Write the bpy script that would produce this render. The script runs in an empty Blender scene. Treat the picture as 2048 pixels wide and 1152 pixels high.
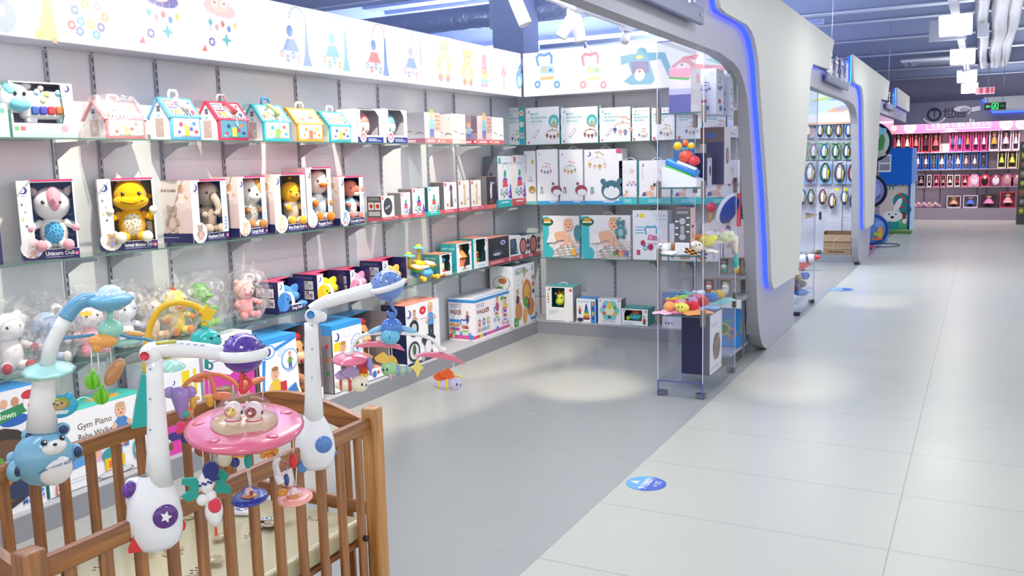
import bpy, math, random
from math import sin, cos, pi, radians as R_
from mathutils import Matrix, Vector, Euler
C = bpy.context.scene.collection
random.seed(7)
# ------------------------------------------------------------------ camera
FPX, YAW, PITCH, ROLL, EYE = 1775.8, 0.48719, 0.13861, -0.025899, 1.6
_f = Vector((-sin(YAW)*cos(PITCH), cos(YAW)*cos(PITCH), -sin(PITCH)))
_r = Vector((cos(YAW), sin(YAW), 0)); _u = _r.cross(_f)
RT = cos(ROLL)*_r + sin(ROLL)*_u; UP = -sin(ROLL)*_r + cos(ROLL)*_u; FW = _f
EYEP = Vector((0, 0, EYE))
def ray(x, y): return FW + (x-1024)/FPX*RT - (y-576)/FPX*UP
def onz(x, y, z): d = ray(x, y); return EYEP + d*((z-EYE)/d.z)
def onx(x, y, X): d = ray(x, y); return EYEP + d*(X/d.x)
def ony(x, y, Y): d = ray(x, y); return EYEP + d*(Y/d.y)
def atd(x, y, dep): return EYEP + ray(x, y)*dep
cam = bpy.data.cameras.new('camera'); co = bpy.data.objects.new('camera', cam); C.objects.link(co)
cam.sensor_fit = 'HORIZONTAL'; cam.sensor_width = 36; cam.lens = 36*FPX/2048
co.matrix_world = Matrix(((RT.x, UP.x, -FW.x, 0), (RT.y, UP.y, -FW.y, 0), (RT.z, UP.z, -FW.z, EYE), (0, 0, 0, 1)))
cam.clip_start = .05; cam.clip_end = 200
bpy.context.scene.camera = co
bpy.context.scene.cycles.transparent_max_bounces = 64
# ------------------------------------------------------------------ colours and materials
def lin(c):
    if isinstance(c, (tuple, list)): return c
    c = c.lstrip('#')
    if len(c) == 3: c = ''.join(q*2 for q in c)
    o = []
    for i in (0, 2, 4):
        v = int(c[i:i+2], 16)/255
        o.append(v/12.92 if v <= .04045 else ((v+.055)/1.055)**2.4)
    return (*o, 1)
MATS = {}
def nodes(m):
    m.use_nodes = True; nt = m.node_tree; nt.nodes.clear(); return nt, nt.nodes.new, nt.links.new
def surf(name, rough=.5, metal=0, coat=0, sheen=0, bump=None, var=0, emit=0, spec=.5, trans=0, wash=0):
    m = bpy.data.materials.new(name); nt, N, Lk = nodes(m)
    o = N('ShaderNodeOutputMaterial'); b = N('ShaderNodeBsdfPrincipled'); a = N('ShaderNodeAttribute'); a.attribute_name = 'Col'
    col = a.outputs['Color']
    if var:
        t = N('ShaderNodeTexCoord'); n = N('ShaderNodeTexNoise'); n.inputs['Scale'].default_value = 9; n.inputs['Detail'].default_value = 3
        Lk(t.outputs['Object'], n.inputs['Vector'])
        mr = N('ShaderNodeMapRange'); mr.inputs[3].default_value = 1-var; mr.inputs[4].default_value = 1+var*.5
        Lk(n.outputs['Fac'], mr.inputs[0])
        mx = N('ShaderNodeVectorMath'); mx.operation = 'SCALE'; Lk(col, mx.inputs[0]); Lk(mr.outputs[0], mx.inputs['Scale']); col = mx.outputs[0]
    if wash:
        wm = N('ShaderNodeMix'); wm.data_type = 'RGBA'; wm.inputs['Factor'].default_value = wash; Lk(col, wm.inputs[6]); wm.inputs[7].default_value = (1, 1, 1, 1); col = wm.outputs[2]
    if wash: b.inputs['Base Color'].default_value = (.1, .1, .1, 1)
    else: Lk(col, b.inputs['Base Color'])
    b.inputs['Roughness'].default_value = rough; b.inputs['Metallic'].default_value = metal
    b.inputs['Coat Weight'].default_value = coat; b.inputs['Sheen Weight'].default_value = sheen
    b.inputs['Specular IOR Level'].default_value = spec
    if trans: b.inputs['Transmission Weight'].default_value = trans
    if emit: Lk(col, b.inputs['Emission Color']); b.inputs['Emission Strength'].default_value = emit
    if bump:
        t = N('ShaderNodeTexCoord'); n = N('ShaderNodeTexNoise'); n.inputs['Scale'].default_value = bump[0]; n.inputs['Detail'].default_value = 4
        bp = N('ShaderNodeBump'); bp.inputs['Strength'].default_value = bump[1]; bp.inputs['Distance'].default_value = bump[2]
        Lk(t.outputs['Object'], n.inputs['Vector']); Lk(n.outputs['Fac'], bp.inputs['Height']); Lk(bp.outputs[0], b.inputs['Normal'])
    Lk(b.outputs[0], o.inputs[0]); MATS[name] = m; return m
surf('card', .42, coat=.12, var=.02)
surf('plastic', .2, coat=.3)
surf('matt_plastic', .5)
surf('plush', .95, sheen=.3, bump=(160, .5, .004), var=.05, spec=.1)
surf('cloth', .85, sheen=.2, bump=(300, .3, .001), spec=.2)
surf('metal', .32, metal=.9)
surf('paint', .5, var=.015)
surf('wall_paint', .5, var=.02)
surf('glow', .4, emit=1.0)
surf('lamp', .4, emit=5)
surf('lightbox', .35, emit=1.0, wash=.08)
surf('led', .4, emit=4)
surf('deck', .8, var=.1, spec=.2)
surf('foil', .3, metal=.35, bump=(14, .8, .03), var=.15)
surf('string', .8)
def clear(name, tint, amount, rough=.03, streak=None, edge=0.0):
    m = bpy.data.materials.new(name); nt, N, Lk = nodes(m)
    o = N('ShaderNodeOutputMaterial'); t = N('ShaderNodeBsdfTransparent'); g = N('ShaderNodeBsdfGlossy'); mx = N('ShaderNodeMixShader')
    t.inputs[0].default_value = lin(tint); g.inputs['Roughness'].default_value = rough
    fr = N('ShaderNodeFresnel'); fr.inputs[0].default_value = 1.45
    ml = N('ShaderNodeMath'); ml.operation = 'MULTIPLY'; ml.inputs[1].default_value = amount
    Lk(fr.outputs[0], ml.inputs[0]); fac = ml.outputs[0]
    if streak:
        tc = N('ShaderNodeTexCoord'); n = N('ShaderNodeTexNoise'); n.inputs['Scale'].default_value = streak[0]; n.inputs['Detail'].default_value = 6
        n.inputs['Distortion'].default_value = 1.5
        Lk(tc.outputs['Object'], n.inputs['Vector'])
        mr = N('ShaderNodeMapRange'); mr.inputs[1].default_value = .5; mr.inputs[2].default_value = .72; mr.inputs[3].default_value = .05; mr.inputs[4].default_value = streak[1]
        Lk(n.outputs['Fac'], mr.inputs[0])
        ad = N('ShaderNodeMath'); ad.operation = 'ADD'; ad.use_clamp = True; Lk(fac, ad.inputs[0]); Lk(mr.outputs[0], ad.inputs[1]); fac = ad.outputs[0]
        bp = N('ShaderNodeBump'); bp.inputs['Strength'].default_value = 1; bp.inputs['Distance'].default_value = .02
        Lk(n.outputs['Fac'], bp.inputs['Height']); Lk(bp.outputs[0], g.inputs['Normal'])
        df = N('ShaderNodeBsdfDiffuse'); df.inputs[0].default_value = (.9, .9, .92, 1); m2 = N('ShaderNodeMixShader'); m2.inputs[0].default_value = .35
        Lk(df.outputs[0], m2.inputs[1]); Lk(g.outputs[0], m2.inputs[2]); g = m2
    Lk(fac, mx.inputs[0]); Lk(t.outputs[0], mx.inputs[1]); Lk(g.outputs[0], mx.inputs[2]); Lk(mx.outputs[0], o.inputs[0])
    MATS[name] = m
clear('glass', 'f4fbf8', .3)
clear('acrylic', 'fbfcff', .22)
clear('dome', 'fdf8fa', .35)
clear('bag', 'ffffff', .25, .2, (16, .6))
def woodmat(name, c1, c2, axis):
    m = bpy.data.materials.new(name); nt, N, Lk = nodes(m)
    o = N('ShaderNodeOutputMaterial'); b = N('ShaderNodeBsdfPrincipled'); tc = N('ShaderNodeTexCoord'); mp = N('ShaderNodeMapping')
    sc = [38, 38, 38]; sc[axis] = 1.8; mp.inputs['Scale'].default_value = sc
    n = N('ShaderNodeTexNoise'); n.inputs['Scale'].default_value = 1.6; n.inputs['Detail'].default_value = 5; n.inputs['Distortion'].default_value = .8
    cr = N('ShaderNodeValToRGB'); cr.color_ramp.elements[0].position = .35; cr.color_ramp.elements[1].position = .68
    cr.color_ramp.elements[0].color = lin(c1); cr.color_ramp.elements[1].color = lin(c2)
    Lk(tc.outputs['Object'], mp.inputs[0]); Lk(mp.outputs[0], n.inputs['Vector']); Lk(n.outputs['Fac'], cr.inputs[0]); Lk(cr.outputs[0], b.inputs['Base Color'])
    bp = N('ShaderNodeBump'); bp.inputs['Strength'].default_value = .15; bp.inputs['Distance'].default_value = .002
    Lk(n.outputs['Fac'], bp.inputs['Height']); Lk(bp.outputs[0], b.inputs['Normal'])
    b.inputs['Roughness'].default_value = .38; b.inputs['Coat Weight'].default_value = .25; Lk(b.outputs[0], o.inputs[0]); MATS[name] = m
woodmat('wood_x', '80502e', 'ae7440', 0); woodmat('wood_y', '80502e', 'ae7440', 1); woodmat('wood_z', '80502e', 'ae7440', 2)
woodmat('lit_wood_z', 'a66f3a', 'cc9656', 2)  # same crib wood, with the light on one post put into its colour
def floormat(name, base, joint, x0, wx, y0, wy, jw, rough, n_amt):
    m = bpy.data.materials.new(name); nt, N, Lk = nodes(m)
    o = N('ShaderNodeOutputMaterial'); b = N('ShaderNodeBsdfPrincipled'); g = N('ShaderNodeNewGeometry'); s = N('ShaderNodeSeparateXYZ')
    Lk(g.outputs['Position'], s.inputs[0])
    def mth(op, a, bb=None):
        k = N('ShaderNodeMath'); k.operation = op
        for i, v in enumerate((a, bb)):
            if v is None: continue
            if isinstance(v, (int, float)): k.inputs[i].default_value = v
            else: Lk(v, k.inputs[i])
        return k.outputs[0]
    def jt(sock, o0, w):
        t = mth('DIVIDE', mth('SUBTRACT', sock, o0), w)
        fr = mth('ABSOLUTE', mth('SUBTRACT', mth('FRACT', mth('ADD', t, .5)), .5))
        return mth('LESS_THAN', fr, jw/w/2)
    j = mth('MAXIMUM', jt(s.outputs[0], x0, wx), jt(s.outputs[1], y0, wy))
    n = N('ShaderNodeTexNoise'); n.inputs['Scale'].default_value = 1.7; n.inputs['Detail'].default_value = 4; Lk(g.outputs['Position'], n.inputs['Vector'])
    cr = N('ShaderNodeMapRange'); cr.inputs[3].default_value = 1-n_amt; cr.inputs[4].default_value = 1+n_amt; Lk(n.outputs['Fac'], cr.inputs[0])
    mx = N('ShaderNodeMix'); mx.data_type = 'RGBA'; Lk(j, mx.inputs['Factor']); mx.inputs[6].default_value = lin(base); mx.inputs[7].default_value = lin(joint)
    v = N('ShaderNodeVectorMath'); v.operation = 'SCALE'; Lk(mx.outputs[2], v.inputs[0]); Lk(cr.outputs[0], v.inputs['Scale'])
    Lk(v.outputs[0], b.inputs['Base Color'])
    rr = N('ShaderNodeMapRange'); rr.inputs[3].default_value = rough*.85; rr.inputs[4].default_value = rough*1.25; Lk(n.outputs['Fac'], rr.inputs[0]); Lk(rr.outputs[0], b.inputs['Roughness'])
    Lk(b.outputs[0], o.inputs[0]); MATS[name] = m
floormat('floor_grey', 'a0a29e', '949794', -1.547, 1.31, 3.08, 1.32, .004, .24, .03)
floormat('floor_light', 'babcaf', '969a90', -.275, 1.272, 3.745, .6605, .006, .32, .02)
# ------------------------------------------------------------------ mesh builder
def rotm(r): return Euler([R_(a) for a in r]).to_matrix().to_4x4() if r else Matrix()
_txt = {}
def textmesh(s, bold=False):
    k = (s, bold)
    if k in _txt: return _txt[k]
    cu = bpy.data.curves.new('t', 'FONT'); cu.body = s; cu.resolution_u = 2; cu.size = 1
    if bold: cu.offset = .018
    ob = bpy.data.objects.new('t', cu); C.objects.link(ob)
    me = bpy.data.meshes.new_from_object(ob)
    vs = [v.co.to_2d() for v in me.vertices]; fs = [tuple(p.vertices) for p in me.polygons]
    bpy.data.objects.remove(ob); bpy.data.curves.remove(cu); bpy.data.meshes.remove(me)
    w = (min([v.x for v in vs]), max([v.x for v in vs])) if vs else (0, 0)
    _txt[k] = (vs, fs, w); return _txt[k]
class G:
    def __init__(s, M=None): s.v = []; s.f = []; s.c = []; s.sm = []; s.M = M or Matrix()
    def add(s, vs, fs, col, smooth=False, M=None):
        n = len(s.v); T = s.M @ M if M else s.M
        s.v += [T @ Vector(p) for p in vs]; s.f += [tuple(n+i for i in q) for q in fs]
        c = lin(col) if not isinstance(col, list) else None
        s.c += [c]*len(fs) if c else [lin(q) for q in col]; s.sm += [smooth]*len(fs)
    def box(s, c, d, col, rot=None, M=None):
        x, y, z = [q/2 for q in d]
        vs = [(a*x, b*y, e*z) for e in (-1, 1) for b in (-1, 1) for a in (-1, 1)]
        fs = [(0, 2, 3, 1), (4, 5, 7, 6), (0, 1, 5, 4), (2, 6, 7, 3), (0, 4, 6, 2), (1, 3, 7, 5)]
        s.add(vs, fs, col, M=(M or Matrix()) @ Matrix.Translation(c) @ rotm(rot))
    def rbox(s, c, d, r, col, rot=None, seg=4):
        x, y, z = d[0]/2-r, d[1]/2-r, d[2]/2-r
        # rounded box by lat/long sphere split
        vs = []; fs = []; n = seg*4; ms = seg*2
        for i in range(ms+2):
            a = -pi/2 + pi*min(i if i < seg+1 else i-1, ms)/ms
            up = 1 if i > seg else -1
            for j in range(n+4):
                q = j//(seg+1); jj = j - q
                t = 2*pi*jj/n; sx = (1, -1, -1, 1)[q]; sy = (1, 1, -1, -1)[q]
                vs.append((sx*x+r*cos(a)*cos(t), sy*y+r*cos(a)*sin(t), up*z+r*sin(a)))
        m = n+4
        for i in range(ms+1):
            for j in range(m): fs.append((i*m+j, i*m+(j+1) % m, (i+1)*m+(j+1) % m, (i+1)*m+j))
        fs.append(tuple(range(m-1, -1, -1))); fs.append(tuple((ms+1)*m+j for j in range(m)))
        s.add(vs, fs, col, True, Matrix.Translation(c) @ rotm(rot))
    def ell(s, c, r, col, rot=None, n=16, lo=-1.0, hi=1.0):
        if not isinstance(r, (tuple, list)): r = (r, r, r)
        m = max(6, n*5//8); vs = []; fs = []; a0 = math.asin(lo); a1 = math.asin(hi)
        for i in range(m+1):
            a = a0+(a1-a0)*i/m
            for j in range(n): t = 2*pi*j/n; vs.append((r[0]*cos(a)*cos(t), r[1]*cos(a)*sin(t), r[2]*sin(a)))
        for i in range(m):
            for j in range(n): fs.append((i*n+j, i*n+(j+1) % n, (i+1)*n+(j+1) % n, (i+1)*n+j))
        s.add(vs, fs, col, True, Matrix.Translation(c) @ rotm(rot))
    def lathe(s, prof, c, col, rot=None, n=24, sc=(1, 1)):
        vs = []; fs = []
        for r, z in prof:
            for j in range(n): t = 2*pi*j/n; vs.append((max(r, 1e-5)*cos(t)*sc[0], max(r, 1e-5)*sin(t)*sc[1], z))
        for i in range(len(prof)-1):
            for j in range(n): fs.append((i*n+j, i*n+(j+1) % n, (i+1)*n+(j+1) % n, (i+1)*n+j))
        s.add(vs, fs, col, True, Matrix.Translation(c) @ rotm(rot))
    def tube(s, pts, r, col, n=8, flat=1.0):
        pts = [Vector(p) for p in pts]; k = len(pts); rs = r if isinstance(r, (list, tuple)) else [r]*k
        vs = []; fs = []; prev = None
        for i, p in enumerate(pts):
            d = (pts[min(i+1, k-1)]-pts[max(i-1, 0)]).normalized()
            if prev is None:
                a = Vector((0, 1, 0)) if abs(d.y) < .8 else Vector((1, 0, 0)); prev = d.cross(a).normalized()
            u = (prev - d*prev.dot(d)).normalized(); w = d.cross(u); prev = u
            for j in range(n): t = 2*pi*j/n; vs.append(p+u*cos(t)*rs[i]+w*sin(t)*rs[i]*flat)
        for i in range(k-1):
            for j in range(n): fs.append((i*n+j, i*n+(j+1) % n, (i+1)*n+(j+1) % n, (i+1)*n+j))
        fs.append(tuple(range(n-1, -1, -1))); fs.append(tuple((k-1)*n+j for j in range(n)))
        s.add(vs, fs, col, n > 4)
    def ext(s, poly, th, c, col, rot=None, side=None, M=None):
        """polygon in local x,z (front towards -y), thickness th along y, centred"""
        n = len(poly); a = sum(poly[i][0]*poly[(i+1) % n][1]-poly[(i+1) % n][0]*poly[i][1] for i in range(n))
        if a < 0: poly = poly[::-1]
        vs = [(x, -th/2, z) for x, z in poly]+[(x, th/2, z) for x, z in poly]
        fs = [tuple(range(n)), tuple(range(2*n-1, n-1, -1))]+[(i, n+i, n+(i+1) % n, (i+1) % n) for i in range(n)]
        s.add(vs, fs, [col, col]+[side or col]*n, False, (M or Matrix()) @ Matrix.Translation(c) @ rotm(rot))
    def build(s, name, mat, parent=None, loc=None, rz=0, **kw):
        me = bpy.data.meshes.new(name)
        me.from_pydata([tuple(v) for v in s.v], [], s.f)
        ca = me.color_attributes.new('Col', 'FLOAT_COLOR', 'CORNER'); buf = []
        for q, c in zip(s.f, s.c): buf += list(c)*len(q)
        ca.data.foreach_set('color', buf)
        me.polygons.foreach_set('use_smooth', s.sm)
        me.materials.append(MATS[mat]); me.update()
        o = bpy.data.objects.new(name, me); C.objects.link(o)
        if parent: o.parent = parent
        if loc is not None: o.location = loc
        if rz: o.rotation_euler = (0, 0, rz)
        for k, v in kw.items():
            if v: o[k if k != 'cat' else 'category'] = v
        return o
def tag(o, label=None, cat=None, group=None, kind=None):
    if label: o['label'] = label
    if cat: o['category'] = cat
    if group: o['group'] = group
    if kind: o['kind'] = kind
    return o
def thing(name, label, cat, loc=(0, 0, 0), rz=0, group=None):
    o = bpy.data.objects.new(name, None); o.empty_display_size = .05; C.objects.link(o)
    o.location = loc; o.rotation_euler = (0, 0, rz); return tag(o, label, cat, group)
def part(parent, name, mat, *ops, label=None, loc=None, M=None):
    g = G(M)
    for q in ops:
        k = q[0]; getattr(g, {'e': 'ell', 'b': 'box', 'r': 'rbox', 't': 'tube', 'l': 'lathe', 'x': 'ext'}[k])(*q[1:-1], **q[-1]) if isinstance(q[-1], dict) else getattr(g, {'e': 'ell', 'b': 'box', 'r': 'rbox', 't': 'tube', 'l': 'lathe', 'x': 'ext'}[k])(*q[1:])
    o = g.build(name, mat, parent, loc)
    if label: o['label'] = label
    return o
def copy_tree(o, parent=None):
    c = o.copy(); C.objects.link(c); c.parent = parent
    for ch in list(o.children): copy_tree(ch, c)
    return c
def struct(name, g, mat, **kw): return tag(g.build(name, mat, **kw), kind='structure')
# ------------------------------------------------------------------ printing: flat inks on a face
class Pr:
    """draws coloured shapes on a face; M maps (u right, v up, n out) in metres"""
    def __init__(s, g, M, w, h): s.g = g; s.M = M; s.w = w; s.h = h; s.k = 1; s.m = min(w, h)
    def poly(s, pts, c):
        n = len(pts); a = sum(pts[i][0]*pts[(i+1) % n][1]-pts[(i+1) % n][0]*pts[i][1] for i in range(n))
        if a < 0: pts = pts[::-1]
        s.g.add([(x, y, s.k*.00022) for x, y in pts], [tuple(range(n))], c, M=s.M); s.k += 1
    def P(s, pts, c): s.poly([(u*s.w, v*s.h) for u, v in pts], c); return s
    def R(s, u0, v0, u1, v1, c): return s.P([(u0, v0), (u1, v0), (u1, v1), (u0, v1)], c)
    def E(s, u, v, a, b, c, rot=0, n=18):
        """ellipse centred u,v (fractions); radii a,b as fractions of the shorter side"""
        cx, cy = u*s.w, v*s.h; a *= s.m; b *= s.m; ca, sa = cos(R_(rot)), sin(R_(rot))
        s.poly([(cx+a*cos(2*pi*i/n)*ca-b*sin(2*pi*i/n)*sa, cy+a*cos(2*pi*i/n)*sa+b*sin(2*pi*i/n)*ca) for i in range(n)], c); return s
    def S(s, u, v, r, c, k=5, q=.45, rot=0):
        cx, cy = u*s.w, v*s.h; r *= s.m
        s.poly([(cx+r*(1 if i % 2 == 0 else q)*cos(pi/2+R_(rot)+pi*i/k), cy+r*(1 if i % 2 == 0 else q)*sin(pi/2+R_(rot)+pi*i/k)) for i in range(2*k)], c); return s
    def moon(s, u, v, r, c='2b3f8f'):
        cx, cy = u*s.w, v*s.h; r *= s.m; p = []
        for i in range(13): t = -2.2+4.0*i/12; p.append((cx+r*cos(t-.3), cy+r*sin(t-.3)))
        for i in range(12, -1, -1): t = -2.2+4.0*i/12; p.append((cx-.25*r+.82*r*cos(t-.3)*.85, cy+.12*r+.82*r*sin(t-.3)))
        s.poly(p, c); return s
    def T(s, txt, u, v, size, c, al='l', wmax=None, bold=True, rot=0):
        vs, fs, (x0, x1) = textmesh(txt, bold)
        k = size*s.h/.72; W = (x1-x0)*k
        sx = k if not wmax or W <= wmax*s.w else wmax*s.w/(x1-x0)
        off = {'l': 0, 'c': -.5, 'r': -1}[al]*(x1-x0)*sx
        M = s.M @ Matrix.Translation((u*s.w, v*s.h, s.k*.00022)) @ Matrix.Rotation(R_(rot), 4, 'Z')
        s.g.add([((p.x-x0)*sx+off, p.y*k, 0) for p in vs], fs, c, M=M); s.k += 1; return s
    def lines(s, u, v, w, n, c='8a8f98', dv=.03, th=.008):
        for i in range(n): s.R(u, v-i*dv, u+w*(1 if i % 3 != 2 else .6), v-i*dv+th, c)
        return s
    def baby(s, u, v, k, shirt='5a8fd0', pants='3a4a6a', crawl=False, hair='b98a62'):
        """k = figure height as fraction of shorter side; v = feet"""
        w = s.m/s.w; h = s.m/s.h; X = lambda a: u+a*k*w; Y = lambda b: v+b*k*h; sk = 'e9b798'
        if crawl:
            s.P([(X(-.5), Y(.25)), (X(-.2), Y(.5)), (X(.15), Y(.55)), (X(.3), Y(.3)), (X(.28), Y(0)), (X(.16), Y(0)), (X(.1), Y(.22)), (X(-.2), Y(.15)), (X(-.55), Y(.1))], sk)
            s.P([(X(-.62), Y(.08)), (X(-.5), Y(.4)), (X(-.3), Y(.45)), (X(-.2), Y(.12))], shirt)
            s.E(X(.3), Y(.78), .2*k, .23*k, sk); s.E(X(.3), Y(.93), .17*k, .08*k, hair)
            for a in (.22, .38): s.E(X(a), Y(.79), .02*k, .025*k, '3a2a22')
            s.E(X(.31), Y(.68), .05*k, .025*k, 'a8433c'); s.P([(X(.28), Y(.45)), (X(.4), Y(.4)), (X(.5), Y(0)), (X(.4), Y(0))], sk)
            return s
        s.P([(X(-.13), Y(.0)), (X(-.02), Y(.0)), (X(0), Y(.25)), (X(.03), Y(0)), (X(.14), Y(0)), (X(.15), Y(.36)), (X(-.14), Y(.36))], pants)
        s.P([(X(-.15), Y(.3)), (X(.16), Y(.3)), (X(.17), Y(.6)), (X(.08), Y(.68)), (X(-.07), Y(.68)), (X(-.17), Y(.6))], shirt)
        s.P([(X(-.17), Y(.62)), (X(-.28), Y(.42)), (X(-.2), Y(.38)), (X(-.1), Y(.52))], sk); s.P([(X(.16), Y(.62)), (X(.32), Y(.5)), (X(.27), Y(.43)), (X(.12), Y(.52))], sk)
        s.E(X(0), Y(.83), .135*k, .16*k, sk); s.E(X(0), Y(.94), .12*k, .06*k, hair)
        for a in (-.05, .05): s.E(X(a), Y(.84), .014*k, .018*k, '3a2a22', n=8)
        s.E(X(0), Y(.76), .035*k, .016*k, 'b0504a', n=8); return s
    def walker(s, u, v, k, cols=('3aa0d8', 'e05a50', 'f0c030', '58b058')):
        w = s.m/s.w; h = s.m/s.h; X = lambda a: u+a*k*w; Y = lambda b: v+b*k*h
        s.P([(X(a), Y(b)) for a, b in ((-.3, .6), (-.36, .85), (-.24, .97), (-.06, .93), (.1, .98), (.2, .86), (.18, .6), (.11, .6), (.13, .82), (.08, .89), (-.06, .85), (-.22, .88), (-.28, .82), (-.23, .6))], cols[0])
        s.P([(X(-.3), Y(.1)), (X(.35), Y(.05)), (X(.3), Y(.62)), (X(-.2), Y(.68))], 'e6e8ee')
        s.P([(X(-.22), Y(.4)), (X(.25), Y(.36)), (X(.22), Y(.55)), (X(-.17), Y(.6))], cols[1])
        s.E(X(-.08), Y(.49), .07*k, .06*k, cols[2]); s.E(X(.12), Y(.46), .06*k, .05*k, cols[3])
        s.R(X(-.2), Y(.2), X(.22), Y(.28), cols[2]); s.E(X(-.3), Y(.08), .1*k, .11*k, cols[0]); s.E(X(.32), Y(.04), .1*k, .11*k, cols[0])
        s.E(X(-.3), Y(.08), .04*k, .05*k, 'f4f4f4'); s.E(X(.32), Y(.04), .04*k, .05*k, 'f4f4f4'); return s
    def mobile(s, u, v, k, arm='e58aa6', cols=('e88ab0', '78c0a0', '8aa8e0', 'f0c060'), base=None):
        w = s.m/s.w; h = s.m/s.h; X = lambda a: u+a*k*w; Y = lambda b: v+b*k*h
        s.P([(X(-.12), Y(1)), (X(.1), Y(1.02)), (X(.34), Y(.86)), (X(.32), Y(.8)), (X(.08), Y(.95)), (X(-.1), Y(.93))], arm)
        s.R(X(-.01), Y(.75), X(.01), Y(.95), arm); s.E(X(0), Y(.74), .06*k, .05*k, cols[2])
        s.P([(X(-.4), Y(.62)), (X(-.2), Y(.74)), (X(.2), Y(.74)), (X(.4), Y(.62)), (X(.38), Y(.59)), (X(.18), Y(.7)), (X(-.18), Y(.7)), (X(-.38), Y(.59))], cols[3])
        for i, a in enumerate((-.36, -.12, .12, .36)):
            b = (.45, .36, .36, .45)[i]; s.R(X(a-.006), Y(b), X(a+.006), Y(.65), 'cfcfd4')
            s.E(X(a), Y(b), .09*k, .085*k, cols[i]); s.E(X(a-.03), Y(b+.01), .015*k, .02*k, '333', n=8); s.E(X(a+.03), Y(b+.01), .015*k, .02*k, '333', n=8)
            s.E(X(a), Y(b-.12), .045*k, .04*k, cols[(i+2) % 4])
        return s
    def bear(s, u, v, k, c='e2ac72', belly='f6ead8', feet='d86a5a'):
        w = s.m/s.w; h = s.m/s.h; X = lambda a: u+a*k*w; Y = lambda b: v+b*k*h
        for a in (-.17, .17): s.E(X(a), Y(.93), .08*k, .08*k, c)
        for a in (-1, 1):
            s.E(X(a*.25), Y(.4), .08*k, .17*k, c, rot=a*20); s.E(X(a*.17), Y(.08), .1*k, .1*k, feet)
        s.E(X(0), Y(.35), .23*k, .28*k, c); s.E(X(0), Y(.33), .15*k, .2*k, belly); s.E(X(0), Y(.76), .23*k, .2*k, c)
        for a in (-.08, .08): s.E(X(a), Y(.79), .022*k, .025*k, '3a2a22', n=8)
        s.E(X(0), Y(.71), .08*k, .06*k, belly); s.E(X(0), Y(.73), .025*k, .02*k, '4a322a', n=8); return s
    def house(s, *a): return s
def face_frames(w, d, h):
    T = Matrix.Translation
    def m(o, x, y, n): return Matrix(((x[0], y[0], n[0], o[0]), (x[1], y[1], n[1], o[1]), (x[2], y[2], n[2], o[2]), (0, 0, 0, 1)))
    return {'front': (m((-w/2, -d/2, 0), (1, 0, 0), (0, 0, 1), (0, -1, 0)), w, h),
            'left': (m((-w/2, d/2, 0), (0, -1, 0), (0, 0, 1), (-1, 0, 0)), d, h),
            'right': (m((w/2, -d/2, 0), (0, 1, 0), (0, 0, 1), (1, 0, 0)), d, h),
            'back': (m((w/2, d/2, 0), (-1, 0, 0), (0, 0, 1), (0, 1, 0)), w, h),
            'top': (m((-w/2, -d/2, h), (1, 0, 0), (0, 1, 0), (0, 0, 1)), w, d)}
def boxmesh(g, w, d, h, cols, prints, lean=0):
    """carton: cols dict front,left,right,top,back"""
    b = cols.get('front', 'f0f0f2'); x, y = w/2, d/2
    vs = [(a*x, bb*y, e*h) for e in (0, 1) for bb in (-1, 1) for a in (-1, 1)]
    fs = [(0, 2, 3, 1), (4, 5, 7, 6), (0, 1, 5, 4), (2, 6, 7, 3), (0, 4, 6, 2), (1, 3, 7, 5)]
    g.add(vs, fs, [b, cols.get('top', b), b, cols.get('back', b), cols.get('left', b), cols.get('right', b)])
    # folded flap seams
    g.box((0, -y*.98, h+.0012), (w*.96, .0015, .002), cols.get('top', b))
    F = face_frames(w, d, h)
    for k, fn in prints.items():
        M, fw, fh = F[k]; fn(Pr(g, M, fw, fh))
def carton(name, label, cat, group, loc, rz, w, d, h, cols, prints, handle=None):
    g = G(); boxmesh(g, w, d, h, cols, prints)
    o = g.build(name, 'card', None, loc, rz); tag(o, label, cat, group)
    if handle:
        hg = G(); n = 12
        hg.tube([(-.055+.11*i/n, 0, h+.028*sin(pi*i/n)-.002) for i in range(n+1)], .0035, handle); hg.build('handle', 'plastic', o)
    return o
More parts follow.
